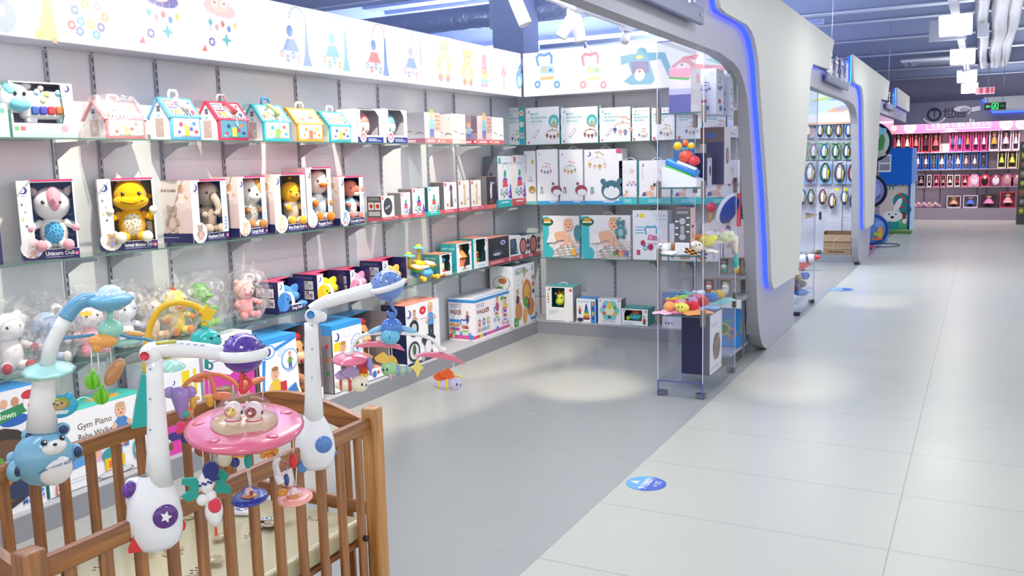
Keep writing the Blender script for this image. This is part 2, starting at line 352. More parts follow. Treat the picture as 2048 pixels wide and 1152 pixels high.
def open_carton(root, w, d, h, cols, win, depth=None, inner='8e9cb8', prints={}, name='carton', wave=None):
    """carton whose front (and top/right when win says so) is cut open; win = list of polygon points (u,v fractions) of the cut-out in the front panel"""
    g = G(); t = .003; c = cols
    g.box((0, 0, t/2), (w, d, t), c.get('bottom', c['front']))
    g.box((0, 0, h-t/2), (w, d, t), c.get('top', c['front']))
    g.box((-w/2+t/2, 0, h/2), (t, d-.001, h-2*t), [inner]*4+[c.get('left', c['front']), inner])
    g.box((w/2-t/2, 0, h/2), (t, d-.001, h-2*t), [inner]*5+[c.get('right', c['front'])])
    g.box((0, d/2-t/2, h/2), (w-2*t, t, h-2*t), inner)
    # front panel with hole: stitch outer rectangle with window polygon through a slit
    P = [(u*w-w/2, v*h) for u, v in win]
    a = sum(P[i][0]*P[(i+1) % len(P)][1]-P[(i+1) % len(P)][0]*P[i][1] for i in range(len(P)))
    if a > 0: P = P[::-1]
    i0 = min(range(len(P)), key=lambda i: (P[i][0]+w/2)**2+P[i][1]**2); P = P[i0:]+P[:i0]
    e = 1e-4
    poly = [(-w/2, 0), (w/2, 0), (w/2, h), (-w/2, h), (-w/2, e)] + [(P[0][0], P[0][1]+e)] + P[1:] + [(P[0][0]+e, P[0][1])]
    g.ext(poly, t, (0, -d/2+t/2, 0), c['front'], side='e8e8ea')
    F = face_frames(w, d, h)
    for k, fn in prints.items():
        M, fw, fh = F[k]; fn(Pr(g, M, fw, fh))
    o = g.build(name, 'card', root)
    if wave:
        b = G(); Mw = Matrix.Translation((0, d-2*t-.001, 0)) @ F['front'][0]
        p = Pr(b, Mw, w, h); p.R(.02, .02, .98, .98, wave[0])
        for j in range(9):
            v = .12+.09*j
            top = [(.04+.92*i/24, v+.018*sin(i*1.6)) for i in range(25)]; p.P(top+[(x, y-.022) for x, y in top[::-1]], wave[1])
        b.build('backing_card', 'card', root)
    return o
class Fr:
    """local frame facing the camera horizontally at a real depth; L() gives local coordinates for a photo point"""
    def __init__(s, x, y, dep=None, P=None):
        s.P = P if P is not None else atd(x, y, dep); v = s.P-EYEP; s.rz = math.atan2(-v.x, v.y)
        s.X = Vector((cos(s.rz), sin(s.rz), 0)); s.N = Vector((-sin(s.rz), cos(s.rz), 0)); s.k = v.dot(FW)/FPX
    def L(s, x, y, dy=0):
        d = ray(x, y); pt = EYEP+d*(((s.P-EYEP).dot(s.N)+dy)/d.dot(s.N)); q = pt-s.P
        return Vector((q.dot(s.X), dy, q.z))
# ================================================================== SHELL
XW, YB = -4.05, 7.85           # shop side wall and back wall
AX = -1.547                     # edge between shop floor and aisle
def plane(name, pts, mat, col):
    g = G(); g.add(pts, [tuple(range(len(pts)))], col); return struct(name, g, mat)
g = G(); g.box(((AX-9)/2, 12, -.02), (AX+9, 36, .04), '979a9f'); struct('floor', g, 'floor_grey')
g = G(); g.box(((AX+7)/2, 12, -.02), (7-AX, 36, .04), 'c3c7c5'); struct('floor_aisle', g, 'floor_light')
g = G(); g.box((-1, 13, 4.25), (17, 36, .1), 'b0b8d2')
for i in range(60): g.box((-1, -4+i*.6, 4.17), (17, .22, .06), 'b0b8d2')
struct('ceiling', g, 'deck')
g = G(); g.box((-9.05, 12, 2.1), (.1, 38, 4.2), 'a8b4d4'); struct('wall_outer_left', g, 'wall_paint')
g = G(); g.box((-1, 28.5, 2.1), (17, .1, 4.2), '8f90b0'); struct('wall_outer_back', g, 'wall_paint')
g = G(); g.box((XW-.03, 2.4, 1.3), (.06, 10.96, 2.6), 'd9dadf'); struct('wall_left', g, 'wall_paint')
g = G(); g.box((-2.86, YB+.03, 1.3), (2.5, .06, 2.6), 'd9dadf'); struct('wall_back', g, 'wall_paint')
# plinths
g = G(); g.box((XW+.18, 2.35, .056), (.36, 10.28, .112), '8d9097'); g.box((XW+.1775, 2.35, .114), (.365, 10.28, .006), 'a5a8ad'); struct('trim_1', g, 'paint')
g = G(); g.box((-2.83, YB-.19, .056), (2.44, .38, .112), '8d9097'); g.box((-2.83, YB-.19, .114), (2.44, .385, .006), 'a5a8ad'); struct('trim_2', g, 'paint')
# slotted wall rails
k = 3
def rail(x, y, horiz):
    global k
    g = G()
    g.box((x, y, 1.16), (.012, .02, 2.09) if not horiz else (.02, .012, 2.09), '9b9eab')
    for i in range(48):
        z = .2+i*.043; c = '2c2e36'
        if horiz: g.box((x, y-.0062, z), (.006, .002, .024), c)
        else: g.box((x+.0062, y, z), (.002, .006, .024), c)
    struct('trim_%d' % k, g, 'matt_plastic'); k += 1
RL = [1.4, 1.8, 2.3, 2.864, 3.12, 3.516, 3.972, 4.649, 5.105, 5.559, 6.212, 6.655, 7.308]
RB = [-3.838, -3.045, -2.62, -2.283, -1.85]
for y in RL: rail(XW+.006, y, False)
for x in RB: rail(x, YB-.006, True)
# glass shelves with brackets
Z1, Z2, Z3, ZP = 1.775, 1.212, .712, .117
def bracket(root, x, y, z, horiz):
    g = G(); pr = [(0, 0), (.25, 0), (.25, -.012), (.12, -.03), (.012, -.085), (0, -.085)]
    if horiz: g.ext(pr, .004, (x, y, z-.005), 'aeb0bd', rot=(0, 0, -90))
    else: g.ext(pr, .004, (x, y, z-.005), 'aeb0bd')
    g.build('bracket', 'paint', root)
TN = {Z1: 'top', Z2: 'middle', Z3: 'lowest'}
for z in (Z1, Z2, Z3):
    for i, (a, b) in enumerate(((.9, 3.0), (3.005, 5.0), (5.005, 7.57))):
        g = G(); g.box(((XW+.012-3.79)/2, (a+b)/2, z-.004), (-3.79-XW-.012, b-a, .008), 'cfe6df')
        r = thing('glass_shelf', '%s-tier clear glass shelf on the left wall, %s section' % (TN[z], ('nearest the camera', 'middle', 'section reaching the corner')[i].replace('section reaching', 'reaching')), 'shelf', (0, 0, 0), group='glass shelves on the left wall')
        g.build('glass_pane', 'glass', r)
        e = G(); e.box((-3.789, (a+b)/2, z-.004), (.003, b-a, .0075), '55786f'); e.build('polished_edge', 'plastic', r)
        for y in RL:
            if a < y < b: bracket(r, XW+.012, y, z-.008, False)
    for i, (a, b) in enumerate(((-3.785, -2.66), (-2.655, -1.66))):
        g = G(); g.box(((a+b)/2, (YB-.012+7.58)/2, z-.004), (b-a, YB-.012-7.58, .008), 'cfe6df')
        r = thing('glass_shelf', '%s-tier clear glass shelf on the back wall, %s' % (TN[z], ('left section next to the corner', 'right section behind the glass showcase')[i]), 'shelf', group='glass shelves on the back wall')
        g.build('glass_pane', 'glass', r)
        e = G(); e.box(((a+b)/2, 7.579, z-.004), (b-a, .003, .0075), '55786f'); e.build('polished_edge', 'plastic', r)
        for x in RB:
            if a < x < b: bracket(r, x, YB-.012, z-.008, True)
# ------------------------------------------------------------------ light boxes with printed toy pictures
LX, LY, LZ0, LZ1 = -3.85, 7.58, 2.218, 2.616
r = thing('light_box', 'long white lit fascia box with toy pictures along the left wall', 'light box', (LX, 2.6, LZ0))
g = G(); g.box((-.098, 0, .2), (.192, 9.93, .4), 'b9bcc9'); g.build('housing', 'paint', r)
g = G(); g.box((.002, 0, .2), (.004, 9.9, .392), 'f5f8ff')
M = Matrix(((0, 0, 1, .0045), (1, 0, 0, 0), (0, 1, 0, 0), (0, 0, 0, 1)))
p = Pr(g, M, 1, .398)
def lp(x, y): q = onx(x, y, LX); return q.y-2.6, (q.z-LZ0)/.398
BL, TQ, PU, PK, YE, RD, LG = '4f86d8', '35b5c5', '6b5fb5', 'ee9fb8', 'f6d65a', 'e2555a', 'a6d95a'
S = .398
def at(x, y): return lp(x, y)
u, v = at(5, 30); p.E(u, v, .15, .19, '9db4e4'); p.E(u-.02, v+.05, .08, .08, 'c5d3f3')
u, v = at(97, 45); p.P([(u-.015, v+.4), (u+.012, v+.4), (u+.04, v-.2), (u-.06, v-.2)], 'bfe07a'); p.S(u-.06, v-.15, .08, YE); p.S(u+.02, v-.2, .05, 'f0a050')
for i, (dx, dy, c) in enumerate(((-30, 15, RD), (-12, 8, TQ), (8, 14, YE), (28, 20, PU), (-5, -25, LG), (20, -22, PK), (-25, -15, BL), (35, 0, 'f0a050'), (-15, 28, BL), (18, 35, TQ))):
    u, v = at(172+dx, 35+dy); p.E(u, v, .055, .055, c); p.E(u, v, .025, .025, 'fff')
    p.R(u-.003, v+.05, u+.003, v+.3, 'd9dcea')
for x0, cc, bc in ((318, PU, 'f0dcea'), (437, 'f6c9c4', PU)):
    u, v = at(x0, 14 if x0 < 400 else 40); v = max(v, .72); p.R(u-.08, v-.55, u-.075, v+.25, 'b9c0e0'); p.E(u, v, .3, .11, cc, rot=-6); p.E(u, v+.05, .17, .1, 'f3d7c8')
    for a in (-.04, .03): p.E(u+a, v+.08, .05, .055, 'fbf6f3'); p.E(u+a, v+.08, .025, .025, 'c98d80')
    for i, c in enumerate((TQ, PK, RD, BL, YE)): p.E(u-.08+i*.045, v-.2-.06*(i % 2), .035, .045, c); p.R(u-.082+i*.045, v-.2, u-.078+i*.045, v-.05, 'd0d4e4')
    p.P([(u-.14, v-.6), (u-.02, v-.6), (u-.04, v-.32), (u-.1, v-.32)], 'f0f1f8'); p.E(u-.08, v-.47, .06, .06, PU); p.S(u-.08, v-.47, .045, 'fff'); p.P([(u-.16, v-.61), (u-.12, v-.61), (u-.13, v-.52)], RD)
    p.S(u+.03, v-.42, .1, TQ, 4, .4)
for x0, cc in ((578, (BL, 'f2a0b4', BL)), (660, (TQ, 'f0a060', TQ)), (742, (BL, TQ, 'e04858')), (815, ('c9cbe0', 'e8b0b8', '9fb7e8'))):
    u, v = at(x0, 75+ (x0-578)*.17); v = .58; k_ = 1-.0006*(x0-578)
    for i in range(14):
        t = pi*.95*i/13; p.E(u+.055*k_+.075*cos(t)*k_, v+.18+.2*sin(t), .014, .014, cc[2], n=6)
    p.P([(u+.11*k_, v-.4), (u+.15*k_, v-.4), (u+.14*k_, v+.15), (u+.125*k_, v+.15)], cc[0]); p.P([(u+.09*k_, v-.5), (u+.175*k_, v-.5), (u+.14*k_, v-.25), (u+.12*k_, v-.25)], cc[0])
    p.E(u-.02, v, .07, .09, cc[0]); p.P([(u-.09, v-.3), (u-.05, v-.12), (u+.02, v-.12), (u+.06, v-.3)], cc[2])
    for i in range(4): p.E(u-.1+.05*i, v-.36-.06*(i % 2), .045, .06, cc[(i+1) % 3]); p.E(u-.1+.05*i, v-.36-.06*(i % 2), .02, .02, 'fff')
u, v = at(878, 127); p.bear(u, .12, .8, 'e9b98c', 'f8ece4', 'd87878')
u, v = at(925, 137); p.bear(u, .1, .72, 'f3e06a', 'fbf6e8', 'e88068'); 
u, v = at(958, 143)
for i, c in enumerate(('c9a8e0', '8fd0ee', 'f3e58a', 'f6c08a', 'f0a8b0', 'f0b4c8')): p.R(u-.06+i*.004, v-.34+i*.09, u+.06-i*.004, v-.26+i*.09, c)
p.E(u, v+.24, .09, .12, 'f0b4c8')
u, v = at(997, 150); p.E(u, v+.05, .13, .17, 'f7d9e4'); 
for i in range(5): p.E(u-.03+.015*i, v+.05*(i % 3), .02, .025, 'e06a9a')
p.R(u-.01, v-.35, u+.01, v-.1, 'e8c0b0')
u, v = at(1028, 155); p.E(u, v-.05, .16, .22, '5fb5e6'); p.E(u, v-.1, .09, .12, 'd7effb'); p.P([(u-.02, v+.2), (u+.05, v+.35), (u+.03, v+.15)], '3f8fd8'); p.E(u+.03, v+.12, .02, .02, '222')
g.build('printed_panel', 'lightbox', r)
r = thing('light_box', 'white lit fascia box with toy pictures along the back wall', 'light box', (-2.82, LY, LZ0))
g = G(); g.box((0, .1, .2), (2.04, .2, .4), 'b9bcc9'); g.build('housing', 'paint', r)
g = G(); g.box((0, -.002, .2), (2.03, .004, .392), 'f5f8ff')
M = Matrix(((1, 0, 0, 0), (0, 0, -1, -.0045), (0, 1, 0, 0), (0, 0, 0, 1)))
p = Pr(g, M, 1, .398)
def at(x, y): q = ony(x, y, LY); return q.x+2.82, (q.z-LZ0)/.398
for x0, cc in ((1090, ('4f9fe0', 'a8dcf4', 'f2c060', '4f86d8')), (1182, ('e8909c', 'cfeecb', 'f2e29a', 'a7d67a'))):
    u, v = at(x0, 142); p.walker(u+.02, v-.36, .8, cc)
u, v = at(1282, 133); c = '5fb0d0'
p.P([(u-.19, v+.25), (u-.08, v+.28), (u+.1, v+.28), (u+.22, v+.26), (u+.3, v-.25), (u+.25, v-.25), (u+.18, v+.12), (u+.08, v+.1), (u+.13, v-.3), (u+.1, v-.4), (u-.1, v-.38), (u-.16, v-.3), (u-.08, v-.15), (u-.12, v+.1), (u-.18, v+.05)], c)
p.E(u, v, .17, .3, c); p.E(u+.01, v+.3, .12, .1, c); p.E(u-.01, v+.2, .08, .04, 'f2dc70'); p.P([(u-.09, v+.12), (u+.07, v+.1), (u+.08, v-.15), (u-.08, v-.15)], '7a6fb0'); p.E(u-.01, v-.18, .12, .13, 'fbfbfb'); p.E(u-.01, v-.1, .04, .03, RD)
u, v = at(1385, 138); p.P([(u-.2, v-.2), (u-.18, v+.1), (u-.06, v+.28), (u+.03, v+.1), (u+.25, v+.02), (u+.3, v-.06), (u+.1, v-.25)], 'f29aac'); p.E(u-.08, v+.02, .16, .13, 'fdf3f3'); p.E(u-.09, v+.1, .025, .03, '4f86d8'); p.E(u-.12, v-.2, .1, .1, 'f5b4c0'); p.E(u+.1, v-.16, .1, .1, 'f3d5da'); p.P([(u-.1, v+.26), (u+.06, v+.3), (u+.03, v+.18)], 'f0788e')
u, v = at(1462, 120); p.P([(u-.22, v+.05), (u, v+.08), (u-.03, v-.08), (u-.1, v-.08)], 'a8e0ee'); p.E(u+.06, v, .1, .13, '9fe6dc'); p.E(u+.06, v, .05, .06, 'eefaf8')
g.build('printed_panel', 'lightbox', r)
# ------------------------------------------------------------------ arched shop-front panels
FR = [(2.84, 2.291), (5.9, 2.285), (6.27, 2.254), (6.44, 2.215), (6.55, 2.16), (6.63, 2.1), (6.69, 2.03), (6.785, 1.806), (6.863, 1.547), (6.99, 1.08), (7.06, .64), (7.11, .41), (7.155, .28), (7.22, .165), (7.28, .1), (7.35, .05), (7.49, .0), (8.517, 0), (8.6, .04), (8.66, .14), (8.73, .43), (8.76, 1.0), (8.82, 1.66), (8.9, 2.05), (9.0, 2.2), (9.15, 2.275), (9.34, 2.291), (9.34, 2.5), (9.1, 2.8), (5.7, 2.8), (5.6, 2.5), (2.84, 2.5)]
WH = [(5.5, 2.84), (5.64, 2.57), (5.68, 2.53), (5.81, 2.515), (6.38, 2.513), (6.52, 2.485), (6.615, 2.44), (6.69, 2.37), (6.75, 2.29), (6.853, 2.0), (6.995, 1.657), (7.147, 1.268), (7.268, .861), (7.3, .68), (7.33, .6), (7.38, .545), (7.45, .52), (8.4, .513), (8.5, .53), (8.56, .58), (8.6, .75), (8.646, 1.198), (8.834, 1.661), (8.955, 2.262), (9.0, 2.4), (9.11, 2.48), (10.13, 2.509), (10.437, 2.841)]
def inset(P, d):
    n = len(P); o = []; a = sum(P[i][0]*P[(i+1) % n][1]-P[(i+1) % n][0]*P[i][1] for i in range(n)); sg = 1 if a > 0 else -1
    for i in range(n):
        p0, p1, p2 = Vector(P[i-1]), Vector(P[i]), Vector(P[(i+1) % n]); e = (p2-p0).normalized(); o.append((p1.x-e.y*d*sg, p1.y+e.x*d*sg))
    return o
# polygon x -> world y, thickness along world x, front towards +x
MF = Matrix(((0, -1, 0, 0), (1, 0, 0, 0), (0, 0, 1, 0), (0, 0, 0, 1)))
def panel(P, x0, x1, col, side=None, dy=0, name='panel', mat='paint', root=None):
    g = G(); g.ext([(a+dy, b) for a, b in P], abs(x1-x0), (0, 0, 0), col, side=side, M=Matrix.Translation(((x0+x1)/2, 0, 0)) @ MF)
    return g.build(name, mat, root)
NM = [('arched shop-front surround on the aisle, nearest one with the tall white panel', 0), ('arched shop-front surround framing the boat shop, further along the aisle', 6.5)]
for lab, dy in NM:
    r = thing('shop_front_arch', lab, 'shop front', group='arched shop fronts along the aisle')
    panel(FR, -1.55, -1.64, 'a9aaba', 'a09fa8', dy, 'grey_surround', 'paint', r)
    panel(inset(WH, .018), -1.55, -1.515, '1f35ff', '1f35ff', dy, 'blue_led_strip', 'led', r)
    panel(WH, -1.515, -1.485, 'd2d4d2', 'c4c4cc', dy, 'white_panel', 'paint', r)
r = thing('shop_front_arch', 'farthest shop-front fascia on the left of the aisle, cut short before the doll shop', 'shop front', group='arched shop fronts along the aisle')
panel([(15.84, 2.291), (21.8, 2.29), (21.8, 2.5), (15.84, 2.5)], -1.55, -1.64, 'a9aaba', None, 0, 'grey_surround', 'paint', r)
W3 = [(18.5, 2.84), (18.72, 2.515), (21.7, 2.515), (21.7, 2.84)]
panel(inset(W3, .02), -1.55, -1.515, '1f35ff', None, 0, 'blue_led_strip', 'led', r); panel(W3, -1.515, -1.485, 'd2d4d2', None, 0, 'white_panel', 'paint', r)
# backs of the arches: return walls between the booths
g = G(); g.box((-2.86, 7.97, 1.3), (2.46, .12, 2.6), 'b8bac6'); struct('wall_partition', g, 'wall_paint')
# sign plates with letters
def sign(y0, y1, label, chars, big):
    r = thing('shop_sign', label, 'sign', (-1.5, (y0+y1)/2, 2.385))
    g = G(); g.rbox((0, 0, .045), (.03, y1-y0, .1), .008, '8286a4'); g.build('sign_plate', 'paint', r)
    M = Matrix(((0, 0, 1, .004), (1, 0, 0, 0), (0, 1, 0, 0), (0, 0, 0, 1)))
    n = len(chars); w = (y1-y0)/n
    for i, ch in enumerate(chars):
        vs, fs, (x0, x1) = textmesh(ch, True)
        kk = big; cx = -(y1-y0)/2+w*(i+.5); m = (x0+x1)/2
        lf = G()
        for off, c in ((.012, 'f4f4fa'), (0, '8f93b8')): lf.add([((q.x-m)*kk+cx, q.y*kk+.1, off) for q in vs], fs, c, M=M)
        lf.build('letter', 'paint', r)
    g = G(); g.box((-.006, 0, .22), (.004, (y1-y0)*.96, .24), 'e6e8f8'); g.build('clear_backing', 'acrylic', r)
    for s_ in (-1, 1):
        g = G(); g.tube([(.018, s_*(y1-y0)*.46, .045), (.022, s_*(y1-y0)*.46, .045)], .009, 'e8e8f0', 10); g.build('fixing_stud', 'metal', r)
    return r
sign(3.55, 5.3, 'grey sign plate with white outlined characters above the nearest shop', '玩具乐', .22)
s2 = sign(10.03, 11.7, 'grey sign plate with white outlined characters above the boat shop', '骏龙航模', .25)
g = G(); g.box((.02, .92, .25), (.006, .012, .34), '18a8ff'); g.build('neon_tube', 'led', s2)
s3 = sign(16.6, 18.1, 'small sign plate with white characters above the third shop on the aisle', '宝贝', .24)
g = G(); g.box((.02, .72, .25), (.006, .012, .34), '18a8ff'); g.build('neon_tube', 'led', s3)
# ------------------------------------------------------------------ ceiling: beams, tray, lamps, pipes
BY = [13.7, 14.86, 20.0, 23.6, 26.8, 9.2, 6.0, 1.5, 17.3]
for i, y in enumerate(BY):
    g = G(); a = .2 if i not in (1,) else .12
    g.box((-1, y, 3.6), (17, a, .014), 'c5cad8'); g.box((-1, y, 3.86), (17, .012, .52), '9098b2'); g.box((-1, y, 4.1), (17, a, .014), '9aa2b8')
    struct('trim_%d' % k, g, 'paint'); k += 1
g = G(); g.box((-.38, 17, 3.33), (.1, 22, .05), '9a9fb4')
for y in range(8, 28, 2): g.tube([(-.38, y, 3.35), (-.38, y, 4.18)], .008, 'b0b4c4', 6)
tag(g.build('cable_tray', 'paint'), 'pale cable tray running along the aisle ceiling between the panel lamps', 'cable tray')
LN = ['square panel lamp over the aisle, %s' % q for q in ('largest and nearest in the photo', 'second nearest, in front of the white air vent', 'third one, with a round smoke detector before it', 'fourth and smallest, farthest away')]
for i, y in enumerate((12.87, 17.14, 21.57, 25.6, 8.6, 4.3, 0)):
    sz = .36
    if i < 4:
        r = thing('panel_lamp', LN[i], 'ceiling light', (-.38, y, 3.2), group='square panel lamps over the aisle')
        g = G(); g.box((0, .012, .012), (sz+.03, sz*.9+.03, .035), 'a4a8b8', (-42, 0, 0)); g.box((0, .06, .07), (.08, .03, .2), 'c9cddb'); g.build('lamp_housing', 'paint', r)
        g = G(); g.box((0, -.006, -.012), (sz, sz*.9, .012), 'ffffff', (-42, 0, 0)); g.build('diffuser', 'lamp', r)
LK, LS = .4, .42
def area(name, loc, size, power, col, rot=(0, 0, 0), sy=None, spread=None):
    l = bpy.data.lights.new(name, 'AREA'); l.energy = power*LK; l.color = col; l.size = size
    if sy: l.shape = 'RECTANGLE'; l.size_y = sy
    if spread: l.spread = R_(spread)
    o = bpy.data.objects.new(name, l); C.objects.link(o); o.location = loc; o.rotation_euler = [R_(q) for q in rot]; return o
tag(part(None, 'smoke_detector', 'plastic', ('l', [(0, -.03), (.05, -.028), (.07, 0), (.07, .03), (0, .03)], (-.36, 19.4, 3.12), 'c4c0d0'), ('t', [(-.36, 19.4, 3.14), (-.36, 19.4, 3.33)], .012, 'c4c8d6')), 'round grey smoke detector hanging in front of the third aisle lamp', 'smoke detector')
# wrapped pipes
for i, (x, r_) in enumerate(((-.1, .1), (.14, .12), (.32, .09))):
    g = G(); pts = []; rr = []
    for j in range(90):
        y = 7+j*.19; pts.append((x+.012*sin(y*1.1+i), y, 3.62+.01*sin(y*1.3+i*2))); rr.append(r_*(1+.03*sin(y*3+i)))
    g.tube(pts, rr, '84868f', 14); o = g.build('ceiling_pipe', 'foil')
    tag(o, '%s of the three white foil-wrapped pipes along the aisle ceiling' % ('leftmost', 'middle and thickest', 'rightmost')[i], 'pipe', 'wrapped pipes under the ceiling')
tag(part(None, 'ceiling_conduit', 'paint', ('t', [(.9, 8, 3.8), (.9, 27, 3.8)], .03, 'c0c4d4'), ('t', [(1.0, 8, 3.8), (1.0, 27, 3.8)], .03, 'c0c4d4')), 'pair of thin grey conduits right of the wrapped pipes', 'conduit')
# air conditioning cassette
a0 = onz(1865, 118, 3.55); r = thing('air_vent_cassette', 'large white square air-conditioning cassette beside the aisle lamps', 'air conditioner', (a0.x+.05, a0.y, 3.5))
g = G(); g.rbox((0, 0, 0), (1.25, 1.25, .06), .03, 'f6f8fc'); g.build('cover', 'plastic', r)
g = G(); g.box((0, 0, -.033), (.7, .7, .01), 'b9bfcd'); 
for i in range(9): g.box((0, -.3+i*.075, -.04), (.66, .02, .008), '7c8296')
g.build('grille', 'matt_plastic', r)
for s_ in (0, 90, 180, 270):
    g = G(); g.box((0, -.48, -.032), (.8, .06, .006), '59607a', M=Matrix.Rotation(R_(s_), 4, 'Z')); g.build('air_slot', 'matt_plastic', r)
a1 = onz(1780, 182, 3.55); r = thing('air_vent_cassette', 'white air-conditioning cassette farther down the ceiling, seen edge on', 'air conditioner', (a1.x+.3, a1.y, 3.5))
g = G(); g.rbox((0, 0, 0), (1.25, 1.25, .06), .03, 'f6f8fc'); g.build('cover', 'plastic', r)
g = G(); g.box((0, 0, -.033), (.7, .7, .01), 'b9bfcd'); g.build('grille', 'matt_plastic', r)
tag(part(None, 'junction_box', 'paint', ('b', (-.55, 15.2, 3.42), (.5, .1, .3), '9a9eac')), 'white junction box hanging under the nearest aisle lamp', 'electrical box')
tag(part(None, 'junction_box', 'paint', ('b', (-.08, 15.6, 3.42), (.16, .1, .2), '9a9eac')), 'small pale box between the nearest aisle lamp and the pipes', 'electrical box')
# red printed ceiling notice and hanging wires
tag(part(None, 'hanging_notice', 'card', ('b', (-.03, 24.5, 3.05), (.4, .01, .16), 'd8a8b0'), ('b', (-.11, 24.49, 3.05), (.07, .01, .12), 'b84858'), ('b', (.02, 24.49, 3.05), (.08, .01, .12), 'b84858'), ('b', (.12, 24.49, 3.05), (.06, .01, .12), 'b84858')), 'small notice with red characters under the pipes in the distance', 'notice')
for y, lab in ((10.55, 'thin steel wire hanging from the ceiling above the boat shop sign'), (17.2, 'thin steel wire hanging from the ceiling above the third shop sign')):
    tag(part(None, 'hanging_wire', 'metal', ('t', [(-1.53, y, 2.5), (-1.52, y, 4.15)], .004, 'c8ccdc', {'n': 5})), lab, 'wire')
# round duct, column and stuff above the side wall
tag(part(None, 'ventilation_duct', 'foil', ('t', [(-8.9, 9.9, 3.42), (-6, 9.9, 3.42), (-3.5, 9.9, 3.42)], .14, 'aab3cf', {'n': 20})), 'thick round ventilation duct above the lit fascia box', 'duct')
tag(part(None, 'duct_hanger', 'paint', ('b', (-5.32, 9.9, 3.4), (.1, .34, .34), 'b4bcd6'), ('b', (-5.32, 9.9, 3.85), (.03, .03, .6), 'b4bcd6')), 'white hanger strap holding the round duct', 'bracket')
g = G(); g.box((-4.95, 9.6, 2.1), (.4, .4, 4.2), '98a2c2'); tag(g.build('column', 'wall_paint'), kind='structure')
g = G(); g.box((-3.3, 10.4, 3.05), (3.4, .1, .05), 'b4bcd2'); g.box((-3.3, 10.4, 2.85), (3.4, .05, .03), 'b4bcd2')
for x in (-4.4, -3.6, -2.6): g.box((x, 10.4, 2.95), (.03, .03, .2), 'b4bcd2')
tag(g.build('ceiling_frame', 'paint'), 'pale steel frame behind the back wall light box', 'frame')
# lighting track with spot heads inside the shop front
r = thing('lighting_track', 'black and white lighting track on the inside of the shop front fascia', 'lighting track', (-2.1, 4.3, 2.475))
g = G(); g.box((0, 0, 0), (.03, 3.0, .02), 'e8eaf4'); g.box((.02, 0, .03), (.06, 3.0, .03), '6a6f8c'); g.build('track_rail', 'paint', r)
g = G(); g.box((.05, -.5, .0), (.09, 1.9, .012), 'ffffff'); g.build('linear_diffuser', 'lamp', r)
tag(part(None, 'strip_lamp', 'lamp', ('b', (-1.78, 5.95, 2.47), (.08, .5, .02), 'ffffff')), 'short bright strip lamp above the glass showcase', 'ceiling light')
def spot_head(x, y, z, d, lab):
    r = thing('spotlight', lab, 'spotlight', (x, y, z), group='white track spotlights')
    d = Vector(d).normalized(); q = d.to_track_quat('-Z', 'Y').to_euler()
    part(r, 'track_adapter', 'plastic', ('b', (0, 0, .05), (.035, .13, .028), 'eceef4'), ('t', [(0, 0, .05), (0, 0, -.02)], .009, 'eceef4'))
    o = part(r, 'lamp_head', 'plastic', ('l', [(0, .075), (.03, .072), (.034, .065), (.034, -.075), (.031, -.085), (.028, -.075), (.026, -.05), (0, -.045)], (0, 0, 0), 'f2f3f8'))
    o.rotation_euler = q; o.location = (0, 0, -.055); return r
spot_head(-2.1, 4.12, 2.425, (.35, .1, -.9), 'white cylindrical track spotlight at the top, leftmost one')
spot_head(-2.1, 4.72, 2.425, (-.5, -.15, -.8), 'white cylindrical track spotlight of the crossed pair, tilted to the left')
spot_head(-2.1, 4.86, 2.425, (.15, .1, -.97), 'white cylindrical track spotlight of the crossed pair, pointing straight down')
r = thing('spotlight', 'white track spotlight at the far end of the track, seen from the side', 'spotlight', (-2.1, 5.65, 2.425), group='white track spotlights')
part(r, 'track_adapter', 'plastic', ('b', (0, 0, .03), (.04, .15, .03), 'eceef4')); part(r, 'lamp_head', 'plastic', ('t', [(0, 0, 0), (-.03, .05, -.04)], .03, 'f2f3f8', {'n': 14}))
tag(part(None, 'hanging_cable', 'string', ('t', [(-2.1, 5.0, 2.5), (-2.14, 5.02, 2.42), (-2.15, 5.03, 2.35), (-2.12, 5.05, 2.28), (-2.1, 5.06, 2.25)], .004, 'e0e3ee')), 'thin white cable drooping from the lighting track', 'cable')
# ------------------------------------------------------------------ light
CW = (.93, .96, 1.0); WM = (1.0, .86, .68)
for y in (0, 4.3, 8.6, 12.87, 17.14, 21.57): area('aisle_lamp_light', (-.38, y, 3.0), .5, 52, (1, .98, .9))
for y in (5, 10, 15, 20, 25): area('aisle_ceiling_fill', (.9, y, 2.95), 3, 190, (.9, .94, 1), (180, 0, 0))  # added fill aimed upward to brighten the aisle ceiling, no fixture there
for y in (1, 5.5): area('shop_ceiling_fill', (-5.2, y, 2.7), 1.2, 600, (.7, .8, 1), (180, 0, 0))  # added fill to brighten the ceiling left of the shop, not a lamp
for y in (.5, 5, 10, 15): area('far_side_light', (3.6, y, 3.3), 1.2, 95, (1, .98, .9))
for y, pw in ((1.2, 42), (3.2, 42), (5.2, 36)): area('shop_strip_light', (-1.95, y, 2.49), .12, pw*.68, (1, .98, .94), (0, -22, 0), 1.9)
area('shop_centre_light', (-2.7, 3.2, 3.3), 1.6, 52, (1, .98, .95))
area('shop_centre_light', (-3.0, 5.8, 3.3), 1.2, 52, (1, .98, .95))
area('showcase_light', (-1.78, 5.95, 2.455), .06, 7, CW, (0, 0, 0), .5)
area('rear_ceiling_fill', (-3, 10.8, 2.75), 1.5, 260, (.7, .8, 1), (180, 0, 0))  # added fill to lift the ceiling behind the back wall
area('rear_ceiling_fill', (-6.3, 14, 2.7), 3, 1500, (.7, .8, 1), (180, 0, 0))  # added fill to lighten the far left ceiling
area('boat_shop_light', (-2.4, 12.2, 2.6), 1.2, 190, CW)
